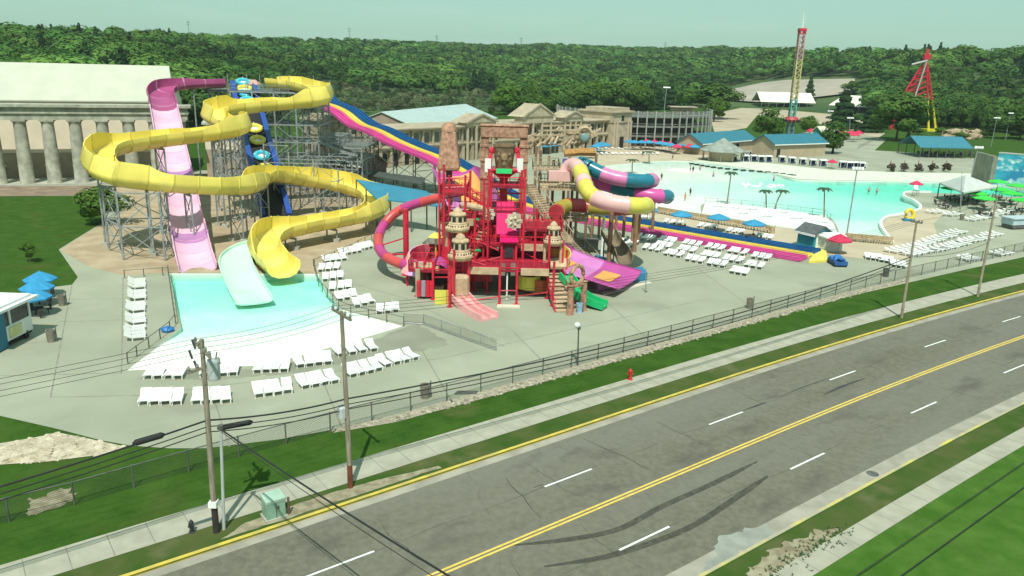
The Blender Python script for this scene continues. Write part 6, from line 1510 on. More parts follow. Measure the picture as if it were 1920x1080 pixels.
for (x,y,lb) in ((1781,374,'green parasol at the left front of the grey canopy'),(1828,384,'green parasol just right of the grey canopy'),(1843,394,'nearest green parasol, in front of its neighbour'),(1872,376,'green parasol behind the nearest one, toward the mural'),(1903,368,'green parasol below the mural wall'),(1893,384,'green parasol nearest the right edge'),(1868,360,'hindmost green parasol beside the pool'),(1915,398,'green parasol cut by the right edge')): um(PG,x,y,lb,1.1,'dark table under the '+lb.replace('green parasol','green one'),'green parasols by the mural')
rng = random.Random(3)
for i,(x,y,c) in enumerate([(1118,276,'b'),(1134,274,'b'),(1108,284,'b'),(1188,268,'b'),(1202,268,'b'),(1211,266,'r'),(1226,267,'r'),(1248,272,'b'),(1258,274,'b'),(1268,276,'r'),(1283,273,'b'),(1292,276,'r'),(1302,277,'b'),(1022,276,'b'),(1036,274,'b'),(1312,276,'b'),(1236,270,'b'),(1276,273,'b'),(1254,271,'r'),(1216,268,'b'),(1241,269,'r'),(1287,274,'b'),(1180,267,'b'),(1126,272,'b')]):
    um(PBW if c == 'b' else PR, x, y+13, 'far blue parasol on the tan beach before the arcade building' if c == 'b' else 'far pink red parasol on the tan beach before the arcade building', 1.25, None, 'far parasols on the tan beach')
for i,(x,y) in enumerate([(1519,258),(1578,262),(1594,262),(1608,262),(1600,266)]): um(PR,x,y,'red parasol in the cluster behind the teal roofed hut' if i else 'lone red parasol beside the drop tower foot',1.5,None,'far red parasols' if i else None)
for i in range(5):   # closed parasols and dark shrubs on the far pool side
    x = 1668+i*26; p = G(x,320); t = thing('closed_parasol', 'closed red parasol standing above the %s dark shrub on the far pool side' % ['first','second','third','fourth','fifth'][i], 'parasol', p); mb = MB(); mb.cyl((p.x,p.y,1.0),(p.x,p.y,2.9),.22,.05,8); mb.build('canopy', M('dark_red_canvas',(.30,.03,.06),.8,.1,1), t); mb = MB(); mb.cyl((p.x,p.y,0),(p.x,p.y,1.2),.06,n=6); mb.build('pole', STEEL, t)
    t = thing('shrub', '%s dark reddish shrub from the left on the far pool side' % ['first','second','third','fourth','fifth'][i], 'shrub', G(x+2,322)); q = G(x+2,322); V = crown_pts('round', 160, .12, np.random.default_rng(i))*np.array([3.0,3.0,2.4])+np.array([0,0,.0]); o = bpy.data.objects.new('foliage', quads_mesh('foliage', V, M('dark_red_leaves',(.06,.045,.03),.9,.4,2))); COL.objects.link(o); o.parent = t
# ---------------- cabana chairs: white framed, navy inside
def cabana():
    t = thing('cabana_seat', 'x', 'seat'); mb = MB()
    for s in (-1,1):
        mb.beam((s*.95,-.5,0),(s*.95,-.5,1.7),.1); mb.beam((s*.95,.7,0),(s*.95,.7,1.7),.1); mb.beam((s*.95,-.5,1.7),(s*.95,.7,1.7),.1)
    mb.build('frame', WHITE, t); nv = M('navy_cushion',(.02,.04,.10),.8,.2,2)
    mb = MB(); mb.box((0,.1,.4),(1.75,1.1,.3)); mb.build('seat', nv, t); mb = MB(); mb.box((0,.66,.95),(1.75,.16,.9)); mb.build('backrest', nv, t)
    mb = MB(); mb.box((0,.1,1.75),(2.0,1.5,.08),0,0,('X',.15)); mb.build('canopy', WHITE, t); return t
CB = Rep(cabana())
CX = [(1357,303),(1377,303),(1398,303),(1413,303),(1427,304),(1441,304),(1466,305),(1485,307),(1505,309),(1524,311),(1543,312),(1580,315),(1592,316),(1604,316),(1616,317)]
for i,(x,y) in enumerate(CX): p = G(x,y); CB((p.x,p.y,.03), .1+.05*math.sin(i), 'white framed navy cabana seat %s' % ('beside the cone roofed bar' if i < 6 else ('in front of the long tan hut' if i < 11 else 'at the right end of the far pool side row')), 'cabana seats on the far pool side', 1.0)
# ---------------- buoy line, palms, pool wall benches
t = thing('buoy_line', 'line of dark floats across the shallow end of the wave pool', 'float line', G(1390,320))
B0 = spline([G(*p) for p in ((1297,307),(1340,314),(1390,319),(1440,323),(1488,329))], .5); B1 = resample(B0, 2.1)
for q in B1: mb = MB(); mb.box((q.x,q.y,.04),(1.3,.5,.35),.2); mb.build('float', BLACK, t)
mb = MB(); mb.tube([q+Vector((0,0,.05)) for q in B1], .04, 4); mb.build('rope', BLACK, t)
PALMLEAF = M('palm_green', (.035,.075,.035), .7, .3, 2); PTR = M('palm_trunk', (.20,.185,.14), .9, .2, 2)
def palm(foot, top, label, lean=0, fr=1.5):
    b = G(*foot); z = at(top[0], top[1], b.y); t = thing('artificial_palm', label, 'palm', b); P_ = spline([b,(b+z)/2+Vector((lean,0,0)),z], .4)
    mb = MB(); mb.sweep(P_, lambda i,k: [((.16-.06*k)*math.cos(a*PI/3),(.16-.06*k)*math.sin(a*PI/3)) for a in range(6)], True); mb.build('trunk', PTR, t)
    for i in range(9):
        a = i*.7; d = Vector((math.cos(a),math.sin(a),0)); n = Vector((-d.y,d.x,0)); mb = MB(); pts = [z+d*fr*s+Vector((0,0,.35*math.sin(s*2.6)-.55*s*s)) for s in (0,.25,.5,.75,1)]; vs = []
        for j,q in enumerate(pts): w_ = [.08,.30,.36,.26,.03][j]; vs += [q-n*w_-Vector((0,0,w_*.5)), q, q+n*w_-Vector((0,0,w_*.5))]
        fs = []
        for j in range(4): fs += [(3*j,3*j+1,3*j+4,3*j+3),(3*j+1,3*j+2,3*j+5,3*j+4)]
        mb.add(vs, fs); mb.build('frond', PALMLEAF, t)
palm((1363,383),(1371,324),'tall palm at the left end of the island deck'); palm((1437,392),(1436,358),'short straight palm, left one of the pair on the island deck'); palm((1452,395),(1467,358),'leaning palm, right one of the pair on the island deck',-.2); palm((1545,411),(1546,354),'tall palm at the right end of the island deck'); palm((1185,325),(1186,300),'low palm at the shallow left shore of the wave pool',0,2.0); palm((1217,306),(1217,285),'low palm on the tan beach behind the left shore',0,2.0)
t = thing('pool_fence', 'thin grey railing along the upper edge of the island deck', 'railing', G(1440,392)); E_ = [G(*p) for p in ((1322,384),(1398,389),(1480,399),(1546,408),(1560,420))]; S_ = resample(E_, 2.2)
for a, b in zip(S_, S_[1:]):
    mb = MB(); mb.cyl((a.x,a.y,.3),(a.x,a.y,1.4),.05,n=5); mb.build('post', STEEL, t)
mb = MB()
for h in (.75,1.35): mb.tube([q+Vector((0,0,h)) for q in S_], .04, 4)
mb.build('rail', STEEL, t)
SB = M('tan_plastic_chair', (.46,.36,.22), .7, .15, 2)
def chair_simple():
    mb = MB(); mb.box((0,0,.42),(.5,.5,.06)); mb.box((0,.25,.72),(.5,.06,.6)); 
    for x in (-.2,.2):
        for y in (-.2,.2): mb.beam((x,y,0),(x,y,.42),.05)
    return tag(mb.build('deck_chair', SB), 'x', 'chair')
CH_ = Rep(chair_simple())
for (a,b,n,lb,rep_) in (((1232,400),(1440,437),40,'tan chair in the long row between the parasols and the wave pool','tan chairs along the pool wall'),((1588,452),(1670,459),18,'tan chair in the row at the near tip of the wave pool','tan chairs at the near pool tip')):
    for i in range(n): p = G(*a).lerp(G(*b),i/(n-1)); CH_((p.x,p.y,.03), -.75+random.uniform(-.3,.3)+(0 if n > 20 else .7), lb, rep_, 1.15)
# life guard stand, blue cart, yellow ring, bins, kiosk
p = G(1716,368); t = thing('lifeguard_chair', 'grey lifeguard stand under the red parasol at the pool corner', 'seat', p); mb = MB()
for x in (-.5,.5):
    for y in (-.5,.5): mb.beam((p.x+x,p.y+y,0),(p.x+x*.7,p.y+y*.7,1.5),.09)
mb.build('frame', STEEL, t); mb = MB(); mb.box((p.x,p.y,1.55),(.9,.9,.1)); mb.box((p.x,p.y+.4,1.95),(.9,.1,.8)); mb.build('seat', WHITE, t)
p = G(1704,413); t = thing('swim_ring', 'big yellow inflatable ring standing upright by the pool bend', 'swim ring', p); mb = MB(); mb.tube([p+Vector((.7*math.cos(i*PI/10),.2*math.sin(i*PI/10),1.0+.8*math.sin(i*PI/10))) for i in range(21)],.36,9); mb.build('ring', M('yellow_vinyl_ring',(.72,.52,.04),.4,.05,1), t, True); mb = MB(); mb.box((p.x-.6,p.y-.8,.2),(1.6,.9,.4)); mb.build('base_pad', BCU, t)
p = G(1571,498); t = thing('mat_cart', 'blue cart heaped with folded blue sliding mats at the end of the mat slide', 'cart', p); mb = MB()
for i in range(6): mb.blob((p.x+.35*math.sin(i*2.1),p.y-.7+i*.42,.95+.15*math.cos(i*1.7)),.55,1,.5,i,0,(1,.8,.45))
mb.build('mat_pile', M('blue_mat',(.03,.16,.42),.7,.3,2), t); mb = MB(); mb.box((p.x,p.y+.3,.5),(1.7,2.7,.5)); mb.build('body', M('blue_cart_body',(.02,.09,.26),.6,.2,1), t)
for x in (-.8,.8):
    for y in (-.6,1.2): mb = MB(); mb.cyl((p.x+x-.08,p.y+y,.25),(p.x+x+.08,p.y+y,.25),.25,n=10); mb.build('wheel', BLACK, t)
def bin_at(px, py, label, m=None, h=1.1, r=.38):
    p = G(px,py); t = thing('litter_bin', label, 'bin', p); mb = MB(); mb.lathe((p.x,p.y,0),[(0,0),(r*.86,0),(r,h*.9),(r*1.06,h),(r*.8,h),(r*.75,h*.7),(0,h*.7)],12); mb.build('body', m or M('grey_tan_bin',(.20,.18,.14),.8,.2,2), t); mb = MB(); mb.cyl((p.x,p.y,h*.70),(p.x,p.y,h*.72),r*.74,n=12); mb.build('liner', BLACK, t); mb = MB(); mb.cyl((p.x+r*1.1,p.y+.1,0),(p.x+r*1.1,p.y+.1,h*1.25),.05,n=5); mb.build('marker_post', DSTEEL, t)
bin_at(117,573,'grey bin on the left deck, farther one behind the blue parasols'); bin_at(97,641,'grey bin on the left deck, nearer one beside the white kiosk'); bin_at(797,746,'grey bin inside the road fence near the second utility pole'); bin_at(1405,578,'brown bin against the road fence right of the lamp post'); bin_at(1660,519,'dark bin against the road fence beside the roadside pole',DSTEEL); bin_at(1086,586,'light blue and white bin in front of the stone arch',M('pale_blue_bin',(.30,.45,.58),.6,.2,2),1.0,.34); bin_at(1447,438,'small tan box bin on the tan deck near the island',SB); bin_at(1803,413,'grey bin among the loungers below the green parasols')
t = G(28,648); kk = thing('snack_kiosk', 'white box kiosk cart with big windows and a white roof at the left edge', 'kiosk', t)
kF, krz, kL = frame(G(-12,668), G(64,628)); KW = M('white_kiosk_panel',(.74,.76,.74),.5,.06,1)
mb = MB(); lbox(mb,kF,0,kL,0,2.6,.45,1.45); lbox(mb,kF,0,kL,0,2.6,2.45,2.65)
for s in (0,kL*.48,kL-.18): lbox(mb,kF,s,s+.18,0,.18,1.45,2.45); lbox(mb,kF,s,s+.18,2.42,2.6,1.45,2.45)
mb.build('body', KW, kk); mb = MB(); lbox(mb,kF,.2,kL-.2,.12,.2,1.45,2.45); lbox(mb,kF,kL-.2,kL-.1,.2,2.4,1.45,2.45); mb.build('window', GLASS, kk)
mb = MB(); lbox(mb,kF,-.5,kL+.5,-.6,3.1,2.65,2.82); lbox(mb,kF,-.1,kL+.1,-.2,2.7,2.82,2.98); 
r_ = mb.build('roof', KW, kk); mb = MB(); lbox(mb,kF,.8,1.3,.8,1.3,2.98,3.2); lbox(mb,kF,2.2,2.8,1.2,1.7,2.98,3.15); mb.build('roof_vent', M('grey_vent',(.3,.3,.28),.6,.1,1), r_)
mb = MB(); lbox(mb,kF,-.05,kL*.35,-.06,0,.1,2.5); mb.build('blue_panel', M('kiosk_blue',(.02,.16,.26),.5,.1,1), kk)
mb = MB(); lbox(mb,kF,kL*.42,kL*.72,-.1,-.0,.6,1.3); mb.build('notice_board', M('pale_yellow_board',(.62,.62,.30),.6,.1,2), kk)
for s in (.9,kL-.9):
    for w_ in (.0,2.5): mb = MB(); a = kF(s,w_,.3); b = kF(s,w_+.12,.3); mb.cyl(a,b,.3,n=12); mb.build('wheel', BLACK, kk)
mb = MB(); lbox(mb,kF,.1,kL-.1,.1,2.5,.25,.45); mb.build('chassis', DARK, kk)
p = G(314,622); t = thing('raft_stack', 'small blue folded float lying beside the left pool wall', 'float', p); mb = MB(); mb.blob((p.x,p.y,.25),.6,2,.3,1,0,(1,.8,.5)); mb.build('float', M('blue_float',(.02,.15,.40),.5,.1,1), t)
kk.scale = (1,1,1.3)
# grey covered equipment at the right edge, tables beneath the canopies
p = G(1905,428); t = thing('shade_trailer', 'pale blue covered trailer at the right edge of the deck', 'trailer', p); mb = MB(); mb.box((p.x,p.y,1.3),(4.5,2.4,1.0),.3); mb.box((p.x,p.y,1.9),(4.9,2.8,.15),.3); mb.build('cover', M('pale_blue_cover',(.42,.52,.56),.7,.1,1), t); mb = MB(); mb.box((p.x,p.y,.5),(4.2,2.2,.6),.3); mb.build('base', DSTEEL, t)
for i in range(12):
    p = G(1728+i*9, 290+(i % 2)*5); PT((p.x,p.y,.03), i*.7, 'dark table in the shade of the teal roofed picnic pavilion', 'dark tables under the teal roofed pavilion', 1.2)
for i,(x,y) in enumerate(((1790,380),(1810,378),(1828,374),(1806,385),(1848,371))): p = G(x,y); PT((p.x,p.y,.03), i, 'dark table beneath the pale grey four sided canopy', 'dark tables under the grey canopy')
for i,(x,y) in enumerate(((1762,384),(1772,392),(1838,402),(1846,408),(1880,392),(1900,404))): p = G(x,y); PT((p.x,p.y,.03), i, 'dark table standing in the sun near the green parasols', 'dark tables in the sun')
for i,(x,y) in enumerate(((1185,276),(1202,276),(1222,276),(1262,281),(1280,282),(1298,283),(1110,290),(1410,296),(1400,292))): p = G(x,y); PT((p.x,p.y,.03), i, 'far dark table on the tan beach near the cone roofed bar', 'far dark tables on the tan beach', 1.2)
for i,(x,y) in enumerate(((1272,430),(1340,438),(1405,450),(1413,452))): p = G(x,y); PT((p.x,p.y,.03), i, 'dark table between the blue parasols and the mat slide', 'dark tables by the blue parasols', .9)
# ---------------- people (small, in the pool and about)
def person_mesh():
    me = bpy.data.meshes.new('person')
    J = [((0,0,.95),.15),((0,0,1.2),.16),((0,0,1.42),.15),((0,0,1.52),.06),((0,0,1.62),.095),((0,0,1.74),.085),((.2,0,1.42),.06),((.33,.04,1.15),.05),((.36,-.08,.92),.04),((-.2,0,1.42),.06),((-.32,.05,1.16),.05),((-.34,-.06,.93),.04),((.1,0,.88),.1),((.12,-.04,.48),.07),((.13,.04,.06),.05),((.13,-.12,.03),.04),((-.1,0,.88),.1),((-.12,.06,.48),.07),((-.14,.0,.06),.05),((-.14,-.15,.03),.04)]
    E_ = [(0,1),(1,2),(2,3),(3,4),(4,5),(2,6),(6,7),(7,8),(2,9),(9,10),(10,11),(0,12),(12,13),(13,14),(14,15),(0,16),(16,17),(17,18),(18,19)]
    me.from_pydata([j[0] for j in J], E_, []); o = bpy.data.objects.new('person', me); COL.objects.link(o)
    md = o.modifiers.new('s','SKIN'); me.skin_vertices[0].data[0].use_root = True
    for i, j in enumerate(J): me.skin_vertices[0].data[i].radius = (j[1], j[1]*.85)
    o.modifiers.new('u','SUBSURF').levels = 1
    dg = bpy.context.evaluated_depsgraph_get(); m2 = bpy.data.meshes.new_from_object(o.evaluated_get(dg)); o.modifiers.clear(); o.data = m2; m2.polygons.foreach_set('use_smooth',[True]*len(m2.polygons))
    return o
SK = M('skin', (.42,.25,.17), .6, .1, 3)
PM = person_mesh(); PM.data.materials.clear(); PM.data.materials.append(SK)
def person(px, py, label, top, bottom, z=0.02, rz=0, first=[True]):
    o = PM if first[0] else PM.copy()
    if not first[0]: COL.objects.link(o)
    first[0] = False
    p = G(px,py,z); o.location = p; o.rotation_euler = (0,0,rz); tag(o, label, 'person')
    for nm, z0, z1, r0, r1, c in (('shirt',.93,1.47,.185,.20,top),('shorts',.55,.98,.17,.185,bottom)):
        if c is None: continue
        mb = MB(); mb.lathe((0,0,0),[(r0*1.05,z0),(r1*1.08,(z0+z1)/2),(r1*.9,z1)],10,sx=1.15,sy=.85); q = mb.build(nm, M('cloth_%d_%d_%d' % tuple(int(v*99) for v in c), c, .8, .1, 2)); q.parent = o
    mb = MB(); mb.blob((0,.02,1.72),.115,1,.1); q = mb.build('hair', M('dark_hair',(.03,.02,.015),.7,.2,3)); q.parent = o
person(1299,324,'person in dark clothes in the shallow end, left of a pair below the floats',(.03,.03,.04),(.03,.03,.05),-.1,.4)
person(1294,323,'person in black shorts wading in the shallow end below the float line, beside another bather',None,(.03,.03,.03),-.1,1.4)
person(1294,367,'person in black standing alone in the middle of the shallow water',(.02,.02,.02),(.02,.02,.02),-.1,2)
person(1284,377,'person in orange swimwear in the shallow water near the pool wall',(.55,.20,.08),(.5,.2,.1),-.1,1)
person(1240,338,'person with a dark top bathing near the left end of the wave pool',(.05,.07,.06),(.05,.05,.05),-.1,.2)
person(1312,322,'person in grey shorts wading right below the float line',None,(.2,.2,.2),-.1,.2); person(1337,335,'person bathing waist deep right of the float line start',None,(.1,.1,.2),-.6,.2); person(1450,343,'person in blue swimming by the splash in the deep end',None,(.05,.1,.2),-.9,.1)
person(1628,364,'bather far right in the turquoise water, left one',None,(.1,.05,.05),-1.1,0); person(1643,366,'bather far right in the turquoise water, right one',None,(.05,.05,.15),-1.1,0); person(1205,293,'person in dark clothes standing on the tan beach left of the shallow water',(.03,.04,.04),(.04,.04,.05),.02,0); person(1261,299,'person standing at the shore beside the left start of the float line',(.2,.15,.1),(.05,.05,.05),.02,1)
person(937,408,'person on the stairs behind the hot pink roof of the play structure',(.05,.05,.08),(.1,.1,.1),.02,0); person(1683,284,'person in black walking on the plaza before the picnic pavilion',(.02,.02,.02),(.02,.02,.02),.02,0)
# splash of foam in the wave pool
p = G(1440,349,-.04); rng = random.Random(2); mb = MB()
for i in range(60): mb.blob((p.x-6+rng.random()*10, p.y-3+rng.random()*5, .0+rng.random()*.5*rng.random()), rng.uniform(.12,.45), 1, .5, i, 0, (1,.8,.45))
tag(mb.build('water_splash', M('white_foam',(.8,.84,.82),.8,.05,2)), kind='stuff')
# ---------------- road fence
fp = [G(*p) for p in ((-260,1047),(115,955),(508,840),(742,778),(1000,708),(1350,612),(1600,545),(1750,511),(1920,472),(2250,405))]
MESH = bpy.data.materials.new('chain_link'); MESH.use_nodes = True; N, L = nodes(MESH); bs = N['Principled BSDF']; bs.inputs['Base Color'].default_value = (.05,.052,.045,1); bs.inputs['Roughness'].default_value = .6
tc = N.new('ShaderNodeTexCoord'); wv = []
for r in (R(45), R(-45)):
    mp = N.new('ShaderNodeMapping'); mp.inputs['Rotation'].default_value = (0,r,0); L.new(tc.outputs['UV'], mp.inputs[0]) if False else L.new(tc.outputs['Object'], mp.inputs[0])
    w_ = N.new('ShaderNodeTexWave'); w_.inputs['Scale'].default_value = 3.2; L.new(mp.outputs[0], w_.inputs['Vector']); g = N.new('ShaderNodeMath'); g.operation = 'GREATER_THAN'; g.inputs[1].default_value = .965; L.new(w_.outputs['Fac'], g.inputs[0]); wv.append(g)
mx = N.new('ShaderNodeMath'); mx.operation = 'MAXIMUM'; L.new(wv[0].outputs[0], mx.inputs[0]); L.new(wv[1].outputs[0], mx.inputs[1])
L.new(mx.outputs[0], bs.inputs['Alpha'])
def mesh_fence(name, label, P, h, step, pm, rail=True, bottom=False, panel=True):
    S_ = resample(P, step); t = thing(name, label, 'fence', S_[0])
    for q in S_:
        mb = MB(); mb.cyl((q.x,q.y,0),(q.x,q.y,h+.05),.05,n=6); mb.build('post', pm, t)
    mb = MB()
    for a, b in zip(S_, S_[1:]):
        mb.cyl((a.x,a.y,h),(b.x,b.y,h),.035,n=5)
        if bottom: mb.cyl((a.x,a.y,.12),(b.x,b.y,.12),.035,n=5)
    mb.build('top_rail', pm, t)
    if panel:
        mb = MB()
        for a, b in zip(S_, S_[1:]): mb.add([(a.x,a.y,.05),(b.x,b.y,.05),(b.x,b.y,h-.03),(a.x,a.y,h-.03)], [(0,1,2,3)])
        mb.build('mesh_panel', MESH, t)
    return t
mesh_fence('chain_link_fence', 'long dark chain link fence between the park deck and the roadside grass', fp, 1.45, 3.1, DSTEEL)
mesh_fence('pipe_railing', 'low grey pipe railing on the deck in front of the double slide', [G(*p) for p in ((757,607),(776,603),(930,658))], 1.1, 2.6, STEEL, True, True)
mesh_fence('rope_fence', 'low rope fence with thin posts on the left side of the mint pool', [G(*p) for p in ((316,513),(330,612),(306,632),(240,682))], .95, 2.2, DSTEEL, True, False, False)
mesh_fence('rope_fence', 'low rope fence with thin posts on the right side of the mint pool', [G(*p) for p in ((588,500),(598,540),(640,585),(757,612))], .95, 2.3, DSTEEL, True, False, False)
mesh_fence('rope_fence', 'low rope fence along the edge of the sand yard by the loungers', [G(*p) for p in ((590,500),(640,480),(720,440),(745,425))], .95, 2.3, DSTEEL, True, False, False)
mesh_fence('rope_fence', 'low rope fence in front of the sand yard above the left loungers', [G(*p) for p in ((234,522),(316,516))], .95, 2.0, DSTEEL, True, False, False)
mesh_fence('lawn_fence', 'low dark fence around the small lawn at upper right', [G(*p) for p in ((1608,280),(1640,262),(1664,262))], 1.0, 4, DSTEEL, True, False, False)
# rubble strip below the fence
GR = [M('gravel_stone', (.30,.27,.20)), M('pale_gravel_stone', (.42,.38,.29), .95, .3, 4, rnd=.2)]
mb = MB(); S_ = resample([G(*p) for p in ((632,808),(742,783),(1000,714),(1350,617),(1600,549),(1700,526))], .35)
bl = G(742,778)
for i, q in enumerate(S_):
    k = min(1, i/25, (len(S_)-i)/40)
    for j in range(4): mb.blob((q.x+random.uniform(-.3,.3), q.y-.95*random.random()*k-.0, .03), random.uniform(.06,.19), 1, .6, i*4+j, 0, (1.2,1,.55)) if random.random() < .8 else None
for i in range(len(mb.m)): mb.m[i] = (i//80) % 2
tag(mb.build('rubble_strip', GR), kind='stuff')
mb = MB(); mb.sheet([[G(*p) for p in ((625,812),(742,792),(1000,722),(1350,623),(1600,554),(1710,528),(1700,522),(1600,544),(1350,611),(1000,707),(742,778),(640,800))]], .024); tag(mb.build('gravel_bed', M('gravel_bed', (.25,.23,.165), .95, scale=3, col2=(.40,.365,.27), rnd=0, bump=1)), kind='structure')
p = G(874,738); mb = MB(); mb.prism([(p.x-.9,p.y-.3),(p.x+.8,p.y-.1),(p.x+.9,p.y+.4),(p.x-.7,p.y+.3)],.02,.1); tag(mb.build('drain_grate', DSTEEL),'dark flat drain grate under the fence near the bin','grate')
# ---------------- utility poles
WIREM = M('black_cable', (.02,.02,.02), .6, .1, 2)
def upole(label, foot, top, r=.17, arms=(), base_col=None, lower=None, trafo=False, meter=False, m=None):
    b = G(*foot); tp = at(top[0], top[1], b.y); H = tp.z; t = thing('utility_pole', label, 'pole', b); m = m or WOOD
    mb = MB(); mb.cyl((b.x,b.y,lower or 0),(tp.x,b.y,H),r,r*.68,9); mb.build('shaft', m, t)
    if lower: mb = MB(); mb.cyl((b.x,b.y,0),(b.x,b.y,lower),r*1.05,r,9); mb.build('lower_shaft', base_col, t)
    for (dz, L_, ang) in arms:
        d = Vector((math.cos(ang),math.sin(ang),0)); c = Vector((tp.x,b.y,H-dz)); mb = MB(); mb.beam(c-d*L_/2, c+d*L_/2, .12, .14); a = mb.build('crossarm', WOOD, t)
        for s in (-.46,-.2,.2,.46): q = c+d*L_*s; mb = MB(); mb.lathe((q.x,q.y,q.z+.07),[(0,0),(.05,0),(.09,.1),(.04,.24),(0,.25)],7); mb.build('insulator', M('grey_porcelain',(.22,.22,.20),.3,.1,2), a)
    if trafo:
        for s in (0,):
            c = Vector((tp.x+.42,b.y+.1,H-1.65)); mb = MB(); mb.lathe(c-Vector((0,0,.5)),[(0,0),(.30,0),(.32,.1),(.32,.95),(.28,1.05),(0,1.08)],12); q = mb.build('transformer', M('pale_grey_can',(.42,.45,.45),.5,.1,1), t)
            for k in (-.15,.15): mb = MB(); mb.cyl(c+Vector((k,0,.55)),c+Vector((k*1.6,0,.95)),.04,n=6); mb.build('bushing', M('grey_porcelain',(.22,.22,.20)), q)
        for k in range(3): mb = MB(); c = Vector((tp.x-.35-.2*(k % 2),b.y,H-.5-.55*k)); mb.cyl(c,c+Vector((-.12,0,.45)),.06,n=6); mb.build('fuse_cutout', M('dark_cutout',(.07,.07,.07),.5,.1,2), t)
    if meter:
        c = Vector((b.x-.32,b.y-.05,at(650,771,b.y).z)); mb = MB(); mb.lathe(c-Vector((0,0,.35)),[(0,0),(.26,0),(.27,.6),(.2,.7),(0,.72)],10); mb.build('transformer', M('pale_grey_can',(.42,.45,.45)), t)
    return b, tp
RD = R(37.2)
b1, t1_ = upole('tall wooden utility pole in the left foreground with transformer and dark base', (406,998), (378,636), .165, ((.55,2.6,RD+PI/2),(1.5,1.8,RD+.3)), M('dark_creosote',(.035,.03,.026),.9,.2,2), 1.6, True)
mb = MB(); q = b1+Vector((0,0,1.75)); mb.box((q.x,q.y-.05,q.z),(.42,.42,.32)); o = mb.build('white_band', WHITE); o.parent = bpy.data.objects['utility_pole']; o.location = -b1
b2, t2_ = upole('tall wooden utility pole behind the lounger rows with rusty brown base', (657,914), (640,583), .16, ((.2,2.4,RD+PI/2),), M('rusty_sleeve',(.16,.05,.025),.8,.2,2), 1.5, False, True)
upole('thin wooden utility pole beside the right pavement in front of the wave pool', (1690,596), (1719,414), .15, ((.15,1.2,RD+PI/2),), m=M('pale_pole_wood',(.30,.25,.18),.85,.2,1.5))
b4, t4_ = upole('farther thin utility pole near the right edge beside the pavement', (1833,556), (1870,366), .15, ((.1,1.0,RD+PI/2),), m=M('pale_pole_wood',(.30,.25,.18)))
gm = G(420,993); gt_ = at(414,805,gm.y); t = thing('guy_mast', 'slim pale grey metal mast right beside the left utility pole', 'mast', gm); mb = MB(); mb.cyl((gm.x,gm.y,0),(gt_.x,gm.y,gt_.z),.09,.08,8); mb.build('shaft', M('pale_grey_metal',(.42,.45,.44),.5,.1,1), t); mb = MB(); mb.lathe((gt_.x,gm.y,gt_.z),[(0,0),(.13,0),(.13,.25),(0,.3)],8); mb.build('cap', DSTEEL, t)
# cables: each span its own thing
def cable(label, a, b, sag, r=.022, name='overhead_cable'):
    a, b = Vector(a), Vector(b); P_ = [a.lerp(b,i/20)-Vector((0,0,sag*4*(i/20)*(1-i/20))) for i in range(21)]; mb = MB(); mb.tube(P_, r, 5); o = mb.build(name, WIREM); tag(o, label, 'cable'); return P_
p3b = G(1690,596); p3t = at(1719,414,p3b.y)
def on(b, tp, z): k = z/tp.z; return Vector((b.x+(tp.x-b.x)*k, b.y, z))
A0v = A0*70; z1h = at(402,788,b1.y).z; z2h = at(650,748,b2.y).z
left = at(-60,912,b1.y-16)
farL = b1 - A0*38
for k, (dz, rr, lb) in enumerate(((0,.05,'topmost thick'),(-.35,.03,'middle'),(-.65,.03,'lowest'))):
    P1 = cable('%s low cable running left out of frame from the left pole' % lb, on(b1,t1_,z1h+dz), farL+Vector((0,0,z1h+dz-.2)), 1.1, rr)
    cable('%s low cable between the two foreground poles' % lb, on(b1,t1_,z1h+dz), on(b2,t2_,z2h+dz), .22, rr)
    cable('%s low cable from the second pole to the right roadside pole' % lb, on(b2,t2_,z2h+dz), on(p3b,p3t,6.6+dz), 1.2, rr)
n_ = Vector((math.cos(RD+PI/2),math.sin(RD+PI/2),0))
for s, lb in ((-1.1,'nearest'),(-.4,'second'),(.4,'third'),(1.1,'farthest')):
    cable('%s thin power line between the tops of the two foreground poles' % lb, t1_+n_*s-Vector((0,0,.3)), t2_+n_*s, .25, .012)
    cable('%s thin power line running left out of frame from the left pole top' % lb, t1_+n_*s-Vector((0,0,.3)), farL+n_*s+Vector((0,0,t1_.z)), .5, .012)
    cable('%s thin power line from the second pole top to the right roadside pole' % lb, t2_+n_*s, p3t+n_*s*.5, 1.2, .012)
cable('thin power line between the two right roadside poles', p3t, t4_, .5, .014); cable('low cable between the two right roadside poles', on(p3b,p3t,6.6), on(b4,t4_,6.4), .5, .025)
G2 = at(870,1082,23.0); e_ = Vector((gt_.x,gm.y,gt_.z)); far_ = e_ + (G2-e_)*1.6
cable('thick black cable crossing over the road from the grey mast to the lower right', e_, far_, .35, .045); cable('thin black cable crossing the road just beside the thick one', e_-Vector((0,0,.12)), far_-Vector((.25,0,.3)), .45, .018)
# black splice cases on the bundle
for px, py, Y, L_, ang, lb in ((279,823,b1.y-3.6,1.1,RD,'black splice case hanging on the cables left of the left pole'),(441,797,b1.y+1.4,1.5,RD*.6,'long black splice case on the cables right of the left pole')):
    c = at(px,py,Y); d = Vector((math.cos(ang),math.sin(ang),.06)); t = thing('splice_case', lb, 'cable box', c); mb = MB(); mb.cyl(c-d*L_/2,c+d*L_/2,.15,n=10); mb.build('case', BLACK, t); mb = MB(); 
    for s in (-1,1): mb.cyl(c+d*L_/2*s,c+d*(L_/2+.15)*s,.15,.05,10)
    mb.build('end_cap', BLACK, t)
# wires on the right lawn side
for o_, lb in ((15.7,'upper dark cable low over the lawn at the right corner'),(14.4,'lower dark cable low over the lawn at the right corner')):
    a = road(22,o_,.5); b = road(75,o_+.9,.5); cable(lb, a, b, .0, .028)
